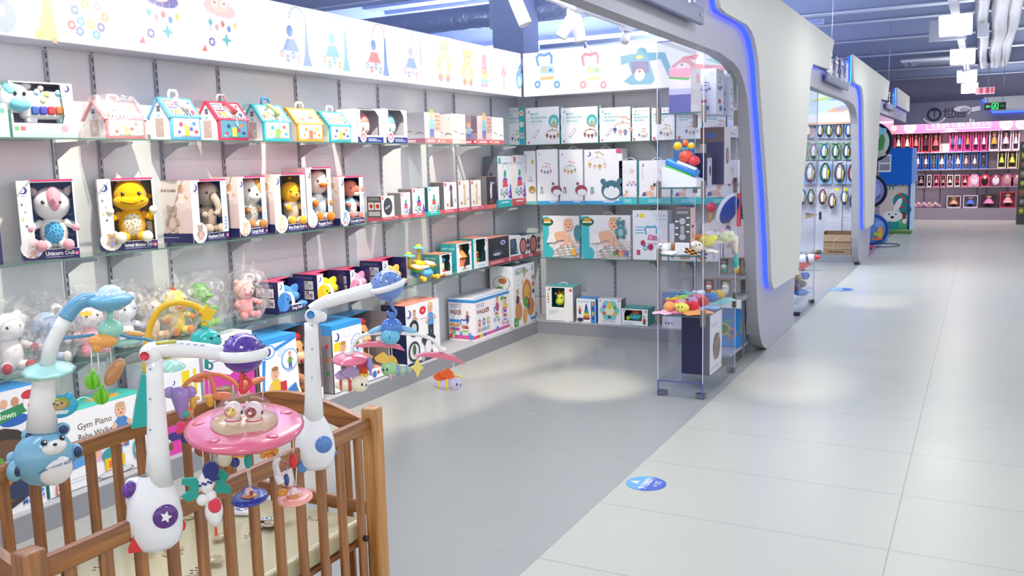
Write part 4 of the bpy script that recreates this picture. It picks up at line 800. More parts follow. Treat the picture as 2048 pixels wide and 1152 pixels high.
# carry houses
def house(label, xf, xr, ytop, main, roof, side, handle, pic, bag=None, trim=None, phone=None, sidew=.145):
    c, rz, w, h = onleft(xf, xr, 278, ytop, Z1, -3.83, sidew); c.z += SH; w *= .96
    r = thing('carry_play_house', label, 'toy', c, rz, 'house-shaped carry toys on the top shelf'); d = sidew; e = .55*h
    cross = [(-d/2, 0), (d/2, 0), (d/2, e), (0, h*.96), (-d/2, e)]
    Mx = Matrix(((0, 1, 0, 0), (1, 0, 0, 0), (0, 0, 1, 0), (0, 0, 0, 1)))
    g = G(); g.ext(cross, w*.94, (0, 0, 0), side, M=Mx)
    F = Matrix(((0, 0, -1, -w*.47-.001), (-1, 0, 0, d/2), (0, 1, 0, 0), (0, 0, 0, 1))); p = Pr(g, F, d, h)
    p.R(.3, .08, .72, .5, 'b8a9a6' if not trim else trim); p.E(.62, .28, .03, .03, 'fff')
    for a in (0, 1):
        for b in (0, 1): p.R(.42+.09*a, .66+.07*b, .5+.09*a, .72+.07*b, '4a5378')
    p.E(.5, .57, .05, .05, '6fc0d8'); g.build('body', 'plastic', r)
    g = G()
    def slab(P0, P1, wid, th, col): 
        v = Vector((0, P1[0]-P0[0], P1[1]-P0[1])); L = v.length; a = math.degrees(math.atan2(v.z, v.y))
        g.box((0, (P0[0]+P1[0])/2, (P0[1]+P1[1])/2), (wid, L, th), col, rot=(a, 0, 0))
    slab((-d/2-.012, e-.012), (0, h*.975), w, .012, roof); slab((0, h*.975), (d/2+.012, e-.012), w, .012, roof)
    g.build('roof', 'plastic', r)
    # roof stickers
    v = Vector((0, d/2+.012, h*.975-e+.012)); L = v.length; ax = v/L; nn = Vector((0, -ax.z, ax.y))
    o = Vector((-w/2, -d/2-.012, e-.012))+nn*.007
    M = Matrix(((1, ax.x, nn.x, o.x), (0, ax.y, nn.y, o.y), (0, ax.z, nn.z, o.z), (0, 0, 0, 1)))
    g = G(); p = Pr(g, M, w, L); p.R(.08, .1, .92, .9, 'f0f2f4'); p.R(.1, .6, .35, .85, pic[0]); p.R(.13, .64, .32, .8, 'f6f6f8'); p.R(.12, .2, .22, .4, pic[1]); p.R(.25, .2, .35, .4, pic[2]); p.R(.12, .45, .4, .52, pic[3]); p.E(.72, .62, .12, .1, pic[1]); p.R(.55, .3, .72, .5, pic[2]); p.E(.8, .28, .1, .1, pic[0]); p.E(.83, .75, .07, .07, pic[3])
    for i in range(9): p.P([(.1+.09*i, .12), (.14+.09*i, .12), (.16+.09*i, .17), (.12+.09*i, .17)], '333a50')
    g.build('roof_stickers', 'card', r)
    g = G(); g.rbox((0, -d/2-.006, e/2-.004), (w*.92, .016, e*.98), .006, main)
    M = Matrix(((1, 0, 0, -w*.42), (0, 0, -1, -d/2-.0145), (0, 1, 0, .01), (0, 0, 0, 1))); p = Pr(g, M, w*.84, e*.86)
    p.R(.02, .04, .98, .96, pic[4]); p.E(.3, .65, .12, .12, pic[0]); p.E(.78, .7, .13, .11, pic[1]); p.R(.42, .1, .58, .6, pic[2]); p.E(.22, .28, .1, .08, pic[3]); p.E(.85, .3, .13, .09, pic[0]); p.R(.6, .35, .72, .52, pic[3])
    p.E(.15, .15, .1, .06, '2f8f50'); p.E(.15, .15, .08, .045, 'fff')
    for i in range(10): p.P([(.28+.07*i, .05), (.31+.07*i, .05), (.33+.07*i, .11), (.3+.07*i, .11)], '333a50')
    g.build('front_panel', 'plastic', r)
    g = G(); g.tube([(-w*.13, 0, h*.96), (-w*.125, 0, h*1.1), (-w*.09, 0, h*1.16), (w*.09, 0, h*1.16), (w*.125, 0, h*1.1), (w*.13, 0, h*.96)], .008, handle, 10); g.build('handle', 'plastic', r)
    if phone:
        q = o+Vector((w*.5, 0, 0))+ax*(L*.55)+nn*.02
        g = G(); g.tube([q+ax*(L*.22)+Vector((-.025, 0, 0)), q+ax*(L*.1)+nn*.012+Vector((-.02, 0, 0)), q-ax*(L*.1)+nn*.01+Vector((.0, 0, 0)), q-ax*(L*.3)+Vector((.02, 0, 0))], [.018, .012, .013, .02], phone, 10); g.build('telephone_handset', 'plastic', r)
        g = G(); g.tube([q-ax*(L*.3)+Vector((.02, 0, 0)), (w*.06, -d/2-.03, e*.7), (w*.12, -d/2-.03, e*.55), (w*.02, -d/2-.02, e*.85)], .002, 'c8d8f0', 5); g.build('cord', 'string', r)
    if bag:
        g = G(); n = 14; vs = []; fs = []
        for j in range(n):
            for i in range(n*2):
                a = 2*pi*i/(n*2); t = j/(n-1); rr = (1.04+.05*random.random())*(1-.25*t**6)
                cx, cy = cos(a), sin(a); m = max(abs(cx), abs(cy)); m = .3+.7*m
                vs.append((cx/m*w*.52*rr, cy/m*(d*.62)*rr*(1 if t < .5 else 1-.65*(t-.5)), .004+h*1.1*t+.012*random.random()))
        for j in range(n-1):
            for i in range(n*2): fs.append((j*n*2+i, j*n*2+(i+1) % (n*2), (j+1)*n*2+(i+1) % (n*2), (j+1)*n*2+i))
        g.add(vs, fs, 'fff', True); g.build('plastic_bag', 'bag', r)
P1 = ('d84a5a', '5a9ad8', 'f0c848', '4aa880', 'cfe2ee')
house('pink house-shaped carry toy wrapped in a clear bubble bag', 206, 294, 200, 'e48a90', 'e6909a', 'f3eef0', 'f0c0c4', ('c8d8c0', 'e8a080', 'f0d8a0', 'd06070', 'f0efe4'), bag=True, phone=None)
house('white and light blue house-shaped carry toy with a grey phone on its roof', 337, 404, 192, '5ab0e8', '5fb4ea', 'f0eef6', 'f0f0f4', ('d85060', '6a9ad8', 'f4d448', '6a6ac0', 'dbe6ee'), phone='d8d6d8')
house('crimson house-shaped carry toy with a red phone on its roof', 432, 499, 200, 'd03858', 'd23a58', 'f2ecee', 'b8a8ac', ('384a80', 'd88060', 'e8d848', 'c04050', '5fa0b8'), phone='b8485a')
house('turquoise house-shaped carry toy with a blue handle and a green phone', 522, 582, 206, '3cc0cc', '3cc0c8', 'eceef2', '3a88c8', ('48a0c0', 'e06858', '8ad060', 'd0b870', 'b8dce4'), phone='b8d48a')
house('orange house-shaped carry toy between two turquoise ones', 590, 647, 214, 'f4a838', 'f4a838', 'f4ecdf', 'f6e6cc', ('e88a58', 'f0b040', 'd87060', 'c89858', 'f4e2c0'), phone=None)
house('turquoise house-shaped carry toy with a yellow tag, right end of the row', 655, 702, 221, '3cb8cc', '40bcd0', 'e6f0e8', 'e8e8ee', ('506890', 'e0a060', 'f0e068', '806060', 'd0dcd0'), phone=None)
# cow keyboard box
c, rz, w, h = onleft(24, 154, 270, 160, Z1, -3.84, .17, -8)
r = thing('cow_keyboard_box', 'large windowed box with a blue and white cow keyboard on the top shelf, far left', 'toy box', c+Vector((0, 0, SH)), rz)
def f(p): p.R(0, 0, 1, .09, 'a9d6c4'); p.R(.03, .12, .1, .2, '6fae7e'); p.R(.12, .12, .2, .2, 'd86a78'); p.T('Cooing Cow', .3, .13, .085, '9fd0d8', wmax=.32); p.S(.82, .17, .1, 'd99aa8', 7, .5); p.E(.89, .45, .07, .1, 'f0c0c0'); p.moon(.9, .9, .06); p.lines(.85, .78, .1, 5, 'b8bcc8', dv=.06)
open_carton(r, w*.97, .17, h, {'front': 'f0eef4', 'left': 'a8dcd0', 'top': 'c4c2d4'}, [(.03, .26), (.8, .26), (.84, .4), (.8, .97), (.03, .97)], inner='a9a9c8', prints={'front': f})
n = Vector((sin(rz), -cos(rz), 0)); t = Vector((cos(rz), sin(rz), 0))
q = thing('cow_keyboard', 'blue and white cow-shaped musical keyboard with rainbow keys inside its box', 'toy', c-t*(w*.05)+n*.045+Vector((0, 0, h*.3)), rz)
k_ = h/.285
part(q, 'body', 'plastic', ('r', (.05*k_, 0, .085*k_), (.27*k_, .05, .15*k_), .024, 'f2f2f6'), ('r', (-.03*k_, 0, .01*k_), (.06*k_, .04, .05*k_), .015, 'f2f2f6'), ('r', (.14*k_, 0, .01*k_), (.06*k_, .04, .05*k_), .015, 'b8e0ea'))
part(q, 'head', 'plastic', ('e', (-.11*k_, -.02, .115*k_), (.075*k_, .035, .075*k_), 'f4f4f8'), ('e', (-.13*k_, -.022, .15*k_), (.04*k_, .034, .045*k_), '86d0de'), ('e', (-.19*k_, 0, .17*k_), (.03*k_, .012, .02*k_), 'f0eef2'), ('e', (-.04*k_, 0, .18*k_), (.03*k_, .012, .02*k_), 'f0eef2'))
part(q, 'muzzle', 'plastic', ('e', (-.1*k_, -.04, .085*k_), (.055*k_, .03, .04*k_), '7cc8da'))
part(q, 'eyes', 'plastic', ('e', (-.125*k_, -.055, .135*k_), (.008, .005, .01), '25252f'), ('e', (-.08*k_, -.055, .135*k_), (.008, .005, .01), '25252f'))
for i, cc in enumerate(('3a5fb0', '4a4ab0', 'c03a4a', 'a86a3a', '4fb858')): part(q, 'key', 'plastic', ('r', ((-.02+.042*i)*k_, -.03, .055*k_+.001*i), (.036*k_, .02, .045*k_), .008, cc))
for i, (x, z, cc) in enumerate(((.0, .15, 'a8dcea'), (.05, .14, 'c8e090'), (.03, .11, 'f0e8a8'), (.11, .15, '8fd0e0'), (.13, .12, '6fb8cc'), (.02, .17, 'e8b8b8'))): part(q, 'button', 'plastic', ('e', (x*k_, -.027, z*k_), (.014, .008, .014), cc))
pl_left('toy_box', 'pale green box cut off by the left edge of the photo, top shelf', 'toy box', None, -60, 21, 272, 205, Z1, -3.83, .2, {'front': 'cdebe2', 'right': 'a8dcd0', 'top': 'd8eee8'}, {'front': lambda p: (p.lines(.75, .5, .2, 6, '8fb0a8', dv=.07), p.E(.85, .8, .08, .08, '6fae9e'))})
# ---- lowest shelf: bagged soft toys
def bagged(name, label, x, yb, h, spec, rot, bw, bh, tuft=True, dx=-3.93):
    a = onx(x, yb, dx); loc = Vector((dx, a.y, Z3+SH)); rz = pi/2+R_(rot)
    r = plush(name, label, loc, rz, h, spec, 'soft toys wrapped in clear bags')
    g = G(); vs = []; fs = []; n = 26; m = 16; rnd = random.Random(x)
    for j in range(m+1):
        t = j/m
        for i in range(n):
            a = 2*pi*i/n; rr = math.sin(pi*min(1, .12+.8*t))**.55 if t < .85 else .42-.25*(t-.85)/.15*0+.35*(t-.85)
            k1 = 1+.07*(rnd.random()-.5); vs.append((cos(a)*bw*.88*rr*k1, -.03+sin(a)*.135*rr*k1, bh*t+.004+.01*rnd.random()*(t > .1)))
    for j in range(m):
        for i in range(n): fs.append((j*n+i, j*n+(i+1) % n, (j+1)*n+(i+1) % n, (j+1)*n+i))
    fs.append(tuple(range(n)))
    g.add(vs, fs, 'fff', True); g.build('clear_bag', 'bag', r); return r
bagged('bagged_plush', 'white plush with red paws in a clear bag, far left of the lowest shelf', 20, 715, .3, dict(body='f1eeee', feet='c8545c', hr=.22, ears='round', earc='f0eeec'), -5, .17, .33)
bagged('bagged_plush', 'grey-blue and cream plush in a crinkled clear bag, second from the left', 95, 705, .28, dict(body='b8c4dc', feet='efeae4', head='a9bcdc', belly='dfe4ee', hr=.2, ears='floppy'), 10, .17, .34)
bagged('bagged_plush', 'white and pink bunny plush in a clear bag with a yellow tag', 178, 690, .28, dict(body='f0b8c2', feet='ee9fae', head='f2eef0', hr=.22, ears='floppy', earc='efe9ec'), -10, .16, .34)
bagged('bagged_plush', 'white plush with blue-ringed eyes in a clear bag behind the blue mobile', 248, 670, .28, dict(body='eef0f4', head='f2f4f8', hr=.24, feet='cdd6e4', earc='e9edf3', patch='e2e8f2'), 0, .14, .34)
bagged('bagged_plush', 'beige and brown plush in a clear bag left of the yellow chick', 302, 660, .26, dict(body='e2cdb4', head='e9dccb', feet='d9b48e', hr=.22, earc='c9a98a'), 5, .12, .31)
bagged('bagged_plush', 'yellow chick plush with a red comb in a clear bag', 352, 655, .27, dict(body='f1d873', head='f4dc5e', feet='ee9a52', hr=.24, ears='none', extra='comb', muzzle='ef9e5a'), -5, .14, .3)
bagged('bagged_plush', 'green dinosaur plush in a clear bag', 402, 645, .3, dict(body='a9cf93', head='7fbf62', feet='8fc47a', belly='dcebc4', hr=.2, ears='none', extra='bill', xc='8cc868'), 20, .15, .32)
bagged('bagged_plush', 'pink pig plush in a clear bag, right end of the bagged toys', 490, 630, .27, dict(body='eda3a5', head='f0b4b0', feet='eba0a4', hr=.22, hz=.66, muzzle='e8989c', ears='round', earc='e9a0a2'), -8, .15, .33)
part(None, 'price_tag', 'card', ('b', (0, 0, 0), (.004, .06, .022), 'e6c21e', (0, -30, 0)), loc=onx(172, 628, -3.82)); tag(bpy.data.objects['price_tag'], 'yellow paper tag on the bag of the white and pink bunny', 'tag')
# ---- dog doll boxes
def p_grid(p):
    p.lines(.1, .9, .7, 2, '8f90b8', dv=.04, th=.012)
    for i in range(2):
        for j in range(2): p.R(.12+.4*i, .2+.32*j, .48+.4*i, .48+.32*j, 'e4dcda'); p.bear(.3+.4*i-.08, .24+.32*j, .24, ('c9a27a', '6a6068', 'e8b0b4', '8a9ac8')[i+2*j], 'e8ddd4', 'a88'); p.E(.38+.4*i, .33+.32*j, .05, .07, ('d8b88a', '8a7a8a', 'c8a0b0', 'a0b0d8')[i+2*j])
def dogbox(label, xf, xr, yb, yt, dog, ear, labt, ttl=True):
    dep = .2; c, rz, w, h = onleft(xf, xr, yb, yt, Z3, -3.82, dep); c.z += SH; w *= .99
    r = thing('dog_doll_box', label, 'toy box', c, rz, 'low open-front dog doll boxes on the lowest shelf'); t = .003
    g = G(); g.box((0, 0, t/2), (w, dep, t), NAVY); g.box((-w/2+t/2, 0, h/2), (t, dep, h), NAVY); g.box((w/2-t/2, 0, h/2), (t, dep, h), [NAVY]*5+[NAVY]); g.box((0, dep/2-t/2, h/2), (w, t, h), '3a4a86')
    g.ext([(-w/2, -dep/2), (-w*.22, -dep/2), (-w*.22, -dep*.1), (w/2, dep*.12), (w/2, dep/2), (-w/2, dep/2)], t, (0, 0, 0), 'd8376c', M=Matrix(((1, 0, 0, 0), (0, 0, 1, 0), (0, 1, 0, h), (0, 0, 0, 1))))
    g.ext([(-w/2, 0), (w/2, 0), (w/2, h*.24), (w*.12, h*.24), (w*.1, h*.45), (0, h*.62), (-w*.12, h*.66), (-w*.25, h*.68), (-w*.27, h), (-w/2, h)], t, (0, -dep/2+t/2, 0), 'f0f0f6')
    F = face_frames(w, dep, h); p_grid(Pr(g, *F['left']))
    p = Pr(g, *F['front']); p.R(0, 0, 1, .2, NAVY); p.moon(.1, .84, .08); p.E(.22, .36, .3, .3, dog); p.E(.12, .34, .14, .28, ear, rot=-12); p.E(.38, .38, .13, .2, dog); p.E(.35, .42, .035, .035, '111'); p.E(.44, .3, .07, .07, '1a1a24'); p.T('Dog Doll', .5, .07, .09, 'ffffff', wmax=.38) if ttl else None; p.E(.95, .12, .045, .045, 'e87a9a')
    g.build('carton', 'card', r)
    n = Vector((sin(rz), -cos(rz), 0)); tt = Vector((cos(rz), sin(rz), 0))
    d = thing('plush_dog', labt, 'soft toy', c+tt*(w*.1)+n*.02+Vector((0, 0, .006)), rz, 'plush dogs lying in their boxes')
    part(d, 'body', 'plush', ('e', (.02, .03, .055), (.11, .05, .05), dog)); part(d, 'head', 'plush', ('e', (-.02, -.01, .105), (.065, .055, .055), dog), ('e', (.03, -.05, .085), (.04, .035, .03), dog)); part(d, 'ear', 'plush', ('e', (.045, -.02, .105), (.035, .025, .07), ear, (0, 50, 0))); part(d, 'ear', 'plush', ('e', (-.075, -.02, .09), (.022, .025, .06), ear)); part(d, 'paw', 'plush', ('e', (.09, -.06, .03), (.04, .03, .022), dog)); part(d, 'nose', 'plastic', ('e', (.05, -.08, .09), .01, '20202a'))
dogbox('open-front box reading Dog Doll with a bright blue dog, nearest of the row', 558, 612, 630, 565, '4a90d8', '3a7cc8', 'bright blue plush dog with floppy ears in the nearest Dog Doll box')
dogbox('open-front doll box with a yellow dog, second of the row', 636, 690, 612, 550, 'f0cf1e', 'e6bd14', 'yellow plush dog in the second low box', False)
dogbox('open-front doll box with a pink plush, third of the row', 702, 742, 596, 541, 'eea6c4', 'e58cb0', 'pink plush animal in the third low box', False)
dogbox('open-front doll box with a tan plush, farthest of the row', 766, 815, 575, 523, 'e6b860', 'd8a24a', 'tan plush animal in the farthest low box behind the blue ball', False)
# ---- drum toy
a = onx(845, 558, -3.86); r = thing('drum_set_toy', 'colourful baby drum set with two cymbals standing on the lowest shelf', 'toy', (-3.88, a.y, Z3+.002), pi/2)
def drum(x, y, z, rr, rot=(18, 0, 0), c2='f09038', top='f4f0ec'):
    part(r, 'drum', 'plastic', ('l', [(0, 0), (rr*.9, 0), (rr, rr*.35), (rr*1.02, rr*.5)], (x, y, z), '57b848', rot, 12), ('l', [(rr*1.06, rr*.5), (rr*1.1, rr*.6), (rr*.85, rr*.72), (rr*.8, rr*.7)], (x, y, z), c2, rot, 16), ('l', [(rr*.84, rr*.69), (0, rr*.72)], (x, y, z), top, rot, 20))
part(r, 'base', 'plastic', ('e', (0, 0, .06), (.09, .07, .045), '3f8fd8'), ('l', [(.075, 0), (.08, .02), (.06, .03), (0, .03)], (0, -.03, .07), '5aa8e8', (25, 0, 0)), ('e', (0, -.045, .105), (.05, .035, .015), 'cfe0f4'))
drum(-.085, -.02, .085, .055); drum(.09, -.02, .095, .055)
part(r, 'centre_drum', 'plastic', ('l', [(.05, 0), (.055, .02), (0, .03)], (0, .01, .13), 'e3d21e', (15, 0, 0)))
for x, hh in ((-.1, .2), (.035, .25)):
    part(r, 'cymbal_post', 'plastic', ('t', [(x, .03, .1), (x, .03, hh)], [.015, .012], 'f0c030', {'n': 12})); part(r, 'cymbal', 'plastic', ('l', [(.05, 0), (.052, .006), (.02, .016), (0, .018)], (x, .03, hh), '7ad0b8', (6, 0, 0)), ('e', (x, .03, hh+.018), (.024, .024, .014), 'd8dc28'))
for q in (-1, 1): part(r, 'leg', 'plastic', ('t', [(q*.05, -.02, .05), (q*.09, -.09, .018)], .015, 'f4c430', {'n': 10}), ('e', (q*.095, -.1, .022), .022, 'f4c430'))
tag(part(None, 'drum_stick', 'plastic', ('t', [(0, -.05, .012), (0, .09, .012)], .008, 'ee7a32', {'n': 8}), ('e', (0, .1, .014), (.012, .02, .012), 'ee7a32'), loc=(-3.81, a.y+.14, Z3+.002)), 'orange drum stick lying beside the baby drum set', 'drum stick')
# ---- teal windowed boxes
def tealbox(label, xf, xr, yb, yt, xs, toys, txt, side='2aa0ac'):
    dep = .16; c, rz, w, h = onleft(xf, xr, yb, yt, Z3, -3.82, dep); c.z += SH; w *= .97
    r = thing('activity_toy_box', label, 'toy box', c, rz, 'teal windowed activity boxes')
    def fl(p): p.T(txt, .12, .78, .06, 'c8f0f0', wmax=.75); p.lines(.12, .68, .6, 2, 'f0c0a0', th=.02)
    def ff(p): p.moon(.1, .9, .06); p.lines(.06, .7, .08, 5, '9ac', dv=.09); p.T(txt, .3, .07, .05, '58b8c8', wmax=.6); p.E(.93, .88, .04, .04, 'd8485a')
    open_carton(r, w, dep, h, {'front': 'eef6f6', 'left': side, 'top': 'e08a68', 'right': 'e8f2f2'}, [(.2, .2), (.88, .2), (.88, .5), (.8, .62), (.88, .75), (.84, .94), (.2, .94)], inner='3a5a62', prints={'left': fl, 'front': ff})
    n = Vector((sin(rz), -cos(rz), 0)); toys(c+n*.03+Vector((0, 0, h*.06)), rz, h)
def t1(c, rz, h):
    r = thing('stacking_toy', 'blue, cream and red stacking toy in the smallest teal box', 'toy', c, rz); part(r, 'post', 'plastic', ('t', [(0, 0, .01), (0, 0, .1)], .03, 'f0e2a0', {'n': 14})); part(r, 'cap', 'plastic', ('e', (0, 0, .12), (.04, .04, .025), '3a9ade')); part(r, 'foot', 'plastic', ('r', (0, 0, .018), (.09, .07, .03), .01, 'd84030'))
def t2(c, rz, h):
    r = thing('toy_house', 'orange toy house with a brown roof in the middle teal box', 'toy', c, rz); part(r, 'walls', 'plastic', ('l', [(.055, 0), (.06, .1), (0, .1)], (0, 0, .01), 'e0703a', None, 8)); part(r, 'roof', 'plastic', ('l', [(.075, .1), (.03, .16), (0, .17)], (0, 0, .01), 'ee8a40', None, 8)); part(r, 'chimney', 'plastic', ('e', (0, 0, .19), (.03, .03, .025), '8a5a3a')); part(r, 'door', 'plastic', ('e', (0, -.056, .05), (.016, .006, .022), '3a3040'))
def t3(c, rz, h):
    r = thing('beaded_rattle', 'yellow bunny rattle with green and orange beads in the right teal box', 'toy', c, rz); part(r, 'bunny', 'plastic', ('e', (-.03, 0, .05), (.025, .02, .04), 'f2c93a'), ('e', (-.04, 0, .1), (.01, .01, .03), 'f2c93a'), ('e', (-.02, 0, .1), (.01, .01, .03), 'f2c93a'))
    for i, cc in enumerate(('ee7a30', '48b048', 'd84838', 'e8c030')): part(r, 'bead', 'plastic', ('e', (.03, 0, .025+.03*i), .018-.002*i, cc))
tealbox('smallest teal windowed box with a blue, cream and red stacking toy', 880, 905, 555, 509, 848, t1, 'HAPPY HOUSE', '3f8a8c')
tealbox('teal windowed box reading HAPPY HOUSE with an orange toy house', 914, 945, 551, 487, 885, t2, 'HAPPY HOUSE')
tealbox('tallest teal windowed box with a bunny and bead rattle, right of the three', 948, 976, 542, 477, 905, t3, 'HAPPY HOUSE')
def p_car(c1='1f2436'):
    def f(p): p.R(0, 0, 1, .18, PKR); p.lines(.1, .1, .6, 2, 'f4d0d8', dv=.05, th=.02); p.R(.05, .24, .95, .93, c1); p.E(.45, .42, .4, .12, '3a4258'); p.E(.4, .38, .3, .05, 'b8bcc8'); p.E(.7, .78, .2, .08, 'e0e6f4'); p.E(.7, .78, .14, .05, '3a5ab0')
    return f
def p_car2(p): p.R(0, 0, 1, .18, PKR); p.R(.88, .05, .94, .12, 'fff'); p.P([(.0, .25), (.75, .25), (.55, .9), (0, .9)], '33425e'); p.E(.25, .7, .2, .2, '46607e'); p.E(.6, .42, .09, .16, '5a7a86'); p.E(.6, .5, .03, .03, 'e8d848'); p.E(.6, .35, .03, .03, 'e8d848'); p.lines(.8, .9, .14, 3, '999', dv=.06)
def p_car3(p): p.R(0, 0, 1, .18, PKR); p.E(.15, .55, .4, .42, '2a3040'); p.E(.15, .55, .3, .34, 'd87a7a'); p.E(.7, .7, .16, .16, '4a4a58'); p.E(.7, .4, .16, .13, '5a5a66'); p.R(.8, .06, .9, .14, 'fff')
pl_left('toy_car_box', 'black-fronted toy car box with a rose base strip on the lowest shelf', 'toy box', 'toy car boxes', 977, 1019, 528, 478, Z3, -3.82, .2, {'front': '2a2c3c', 'left': 'd8d8dc', 'top': 'e89a8a'}, {'front': p_car()})
pl_left('toy_car_box', 'white-fronted box with a blue toy car behind a slanted window', 'toy box', 'toy car boxes', 1021, 1042, 523, 474, Z3, -3.82, .2, {'front': 'f2f0f4', 'left': 'ddd', 'top': 'e8e0e4'}, {'front': p_car2})
pl_left('toy_car_box', 'box with a pink toy face in a round window, next to the slanted-window box', 'toy box', 'toy car boxes', 1044, 1062, 519, 472, Z3, -3.82, .2, {'front': 'f2f0f4', 'left': 'ddd', 'top': '3a5a78'}, {'front': p_car3})
pl_left('toy_car_box', 'narrow pink-banded box against the corner on the lowest shelf', 'toy box', 'toy car boxes', 1064, 1084, 516, 469, Z3, -3.82, .2, {'front': 'f2f0f4', 'left': 'ddd', 'top': '3a5a78'}, {'front': p_car3})
# ---- plinth, left wall
XP = -3.74
def p_walk(big):
    def f(p):
        p.R(0, .9, 1, .97, '3a92d8'); p.R(0, .06 if big else .04, 1, .13, 'e05aa0'); p.R(0, .06, .12, .13, 'e05040'); p.R(.12, .06, .22, .13, 'f0c83a'); p.R(.22, .06, .3, .13, '6a60c0')
        p.T('MULTIFUNCTIONAL', .04, .83, .03, 'c83a6a', wmax=.45); p.T('EDUCATIONAL', .06, .775, .035, '2f9ad8', wmax=.4); p.T('WALKER', .04, .62, .11, '8a2030', wmax=.45)
        if big:
            p.baby(.63, .42, .5, 'c84a5a', '3a4a8a'); p.walker(.6, .33, .36, ('3a6ad0', 'e04a50', '58b858', 'f0c030')); p.baby(.86, .4, .45, 'e8d030', '3a5ac0', hair='4a3226'); p.walker(.84, .2, .42, ('e05aa0', 'e04a50', '3a6ad0', 'f0c030')); p.E(.76, .92-.08, .08, .05, '58b048')
            for i in range(3): p.E(.1+.12*i, .42, .06, .085, ('c04838', '3a78c0', 'c0a048')[i]); p.E(.1+.12*i, .42, .03, .04, 'f4f0e8')
            for i in range(6): p.E(.07+.055*i, .24, .022, .05, ('d04060', 'e08030', '3a78c0', '8a48b0', '3a9ad0', '58b048')[i])
            p.E(.6, .14, .06, .06, '3a92d8')
        else:
            p.baby(.72, .45, .36, '7a5a70', '4a4a5a'); p.walker(.62, .14, .55, ('2f62c8', 'c83a3a', '8ac040', '8a4a30')); [p.R(.04, .44-.1*i, .42, .5-.1*i, ('3a92d8', 'e09050', 'b04a90')[i]) for i in range(3)]; [p.E(.1+.1*(i % 2), .14+.05*i, .05, .05, ('d05060', '58b048', 'e0a030', '3a78c0')[i]) for i in range(4)]; p.E(.85, .1, .08, .08, '3a92d8')
    return f
pl_left('baby_walker_box', 'large white box reading WALKER with pink base stripe on the plinth', 'toy box', None, 951, 1021, 686, 598, ZP, XP, .26, {'front': 'f6f4f8', 'left': 'f2f0f6', 'top': 'd9dae2'}, {'front': p_walk(True), 'left': p_walk(False), 'top': lambda p: (p.R(0, .86, 1, .93, '3a92d8'), p.R(0, .02, 1, .1, '3a92d8'), p.R(.1, .3, .7, .7, 'b9bcc8'))})
def p_lion(p):
    p.T('BabyWalker', .12, .85, .075, '2f9a58', wmax=.6); p.lines(.15, .93, .45, 1, '3a78c0', th=.012); p.moon(.88, .92, .06)
    p.baby(.52, .5, .55, 'e8e4e0', '6a7ab0'); p.E(.62, .5, .22, .3, 'c8843c'); p.E(.62, .52, .14, .18, 'e2ac5c'); p.E(.62, .36, .18, .12, '58a048'); p.baby(.18, .28, .42, '34343e', '4a5a8a'); p.E(.22, .24, .15, .2, 'c8843c'); p.E(.78, .26, .17, .2, 'c8843c'); p.baby(.68, .22, .35, '7a4a3a', '4a5a8a'); p.E(.5, .14, .09, .17, 'd9a050'); p.P([(0, 0), (.18, 0), (.16, .12), (.04, .16), (0, .14)], '3fa040'); p.T('4', .05, .03, .06, 'fff'); p.R(.76, .03, .98, .07, '2f72c0'); [p.E(.9, .75-.12*i, .06, .05, ('c8843c', 'c87050', '4a5a78')[i]) for i in range(3)]; [p.lines(.12, .75-.07*i, .12, 1, '9aa', th=.008) for i in range(4)]
def p_lionside(p): p.E(.5, .72, .38, .28, '333'); p.E(.5, .72, .36, .26, 'e9ebe9'); p.E(.55, .76, .18, .12, 'b8743c'); p.E(.42, .62, .16, .12, '7a9a48'); p.lines(.3, .42, .5, 1, 'aab', th=.01)
pl_left('baby_walker_box', 'tall white box with lion walker pictures at the corner end of the plinth', 'toy box', None, 1028, 1071, 656, 533, ZP, XP, .24, {'front': 'eef0f4', 'left': 'f0f2f4', 'top': '39465e'}, {'front': p_lion, 'left': p_lionside})
def p_navy(p): p.moon(.09, .85, .07); p.E(.5, .86, .1, .07, 'd8303a'); p.T('3in1', .5, .845, .035, 'fff', 'c', .12); p.baby(.25, .55, .36, 'b8a8a8', '4a5a58'); p.E(.22, .6, .14, .14, '22323a'); p.E(.22, .6, .08, .08, 'c8ccd4'); p.baby(.72, .42, .55, '5f9ad8', '34384a', hair='e0c898'); p.P([(.45, .42), (.75, .45), (.85, .35), (.7, .2), (.8, .05), (.5, .05), (.55, .22), (.42, .36)], '26403e'); p.E(.62, .22, .1, .12, 'e8e8ec'); p.E(.2, .22, .17, .17, '26303a'); p.E(.2, .22, .13, .13, 'd8dce4'); p.E(.2, .24, .05, .1, '4a6a40'); p.R(0, 0, 1, .04, '23264e'); p.T('Multifunctional', .4, .06, .022, '223', wmax=.4); p.T('Children', .4, .012, .022, 'eee', wmax=.3); p.lines(.4, .72, .16, 1, '99a', th=.01)
pl_left('ride_on_toy_box', 'white and navy box with an orange top and a 3in1 badge on the plinth', 'toy box', None, 815, 883, 742, 612, ZP, XP, .22, {'front': 'f2f3f7', 'left': '1f2350', 'top': 'd98a74'}, {'front': p_navy, 'left': lambda p: p.lines(.1, .95, .6, 1, '5a5a88', th=.01)})
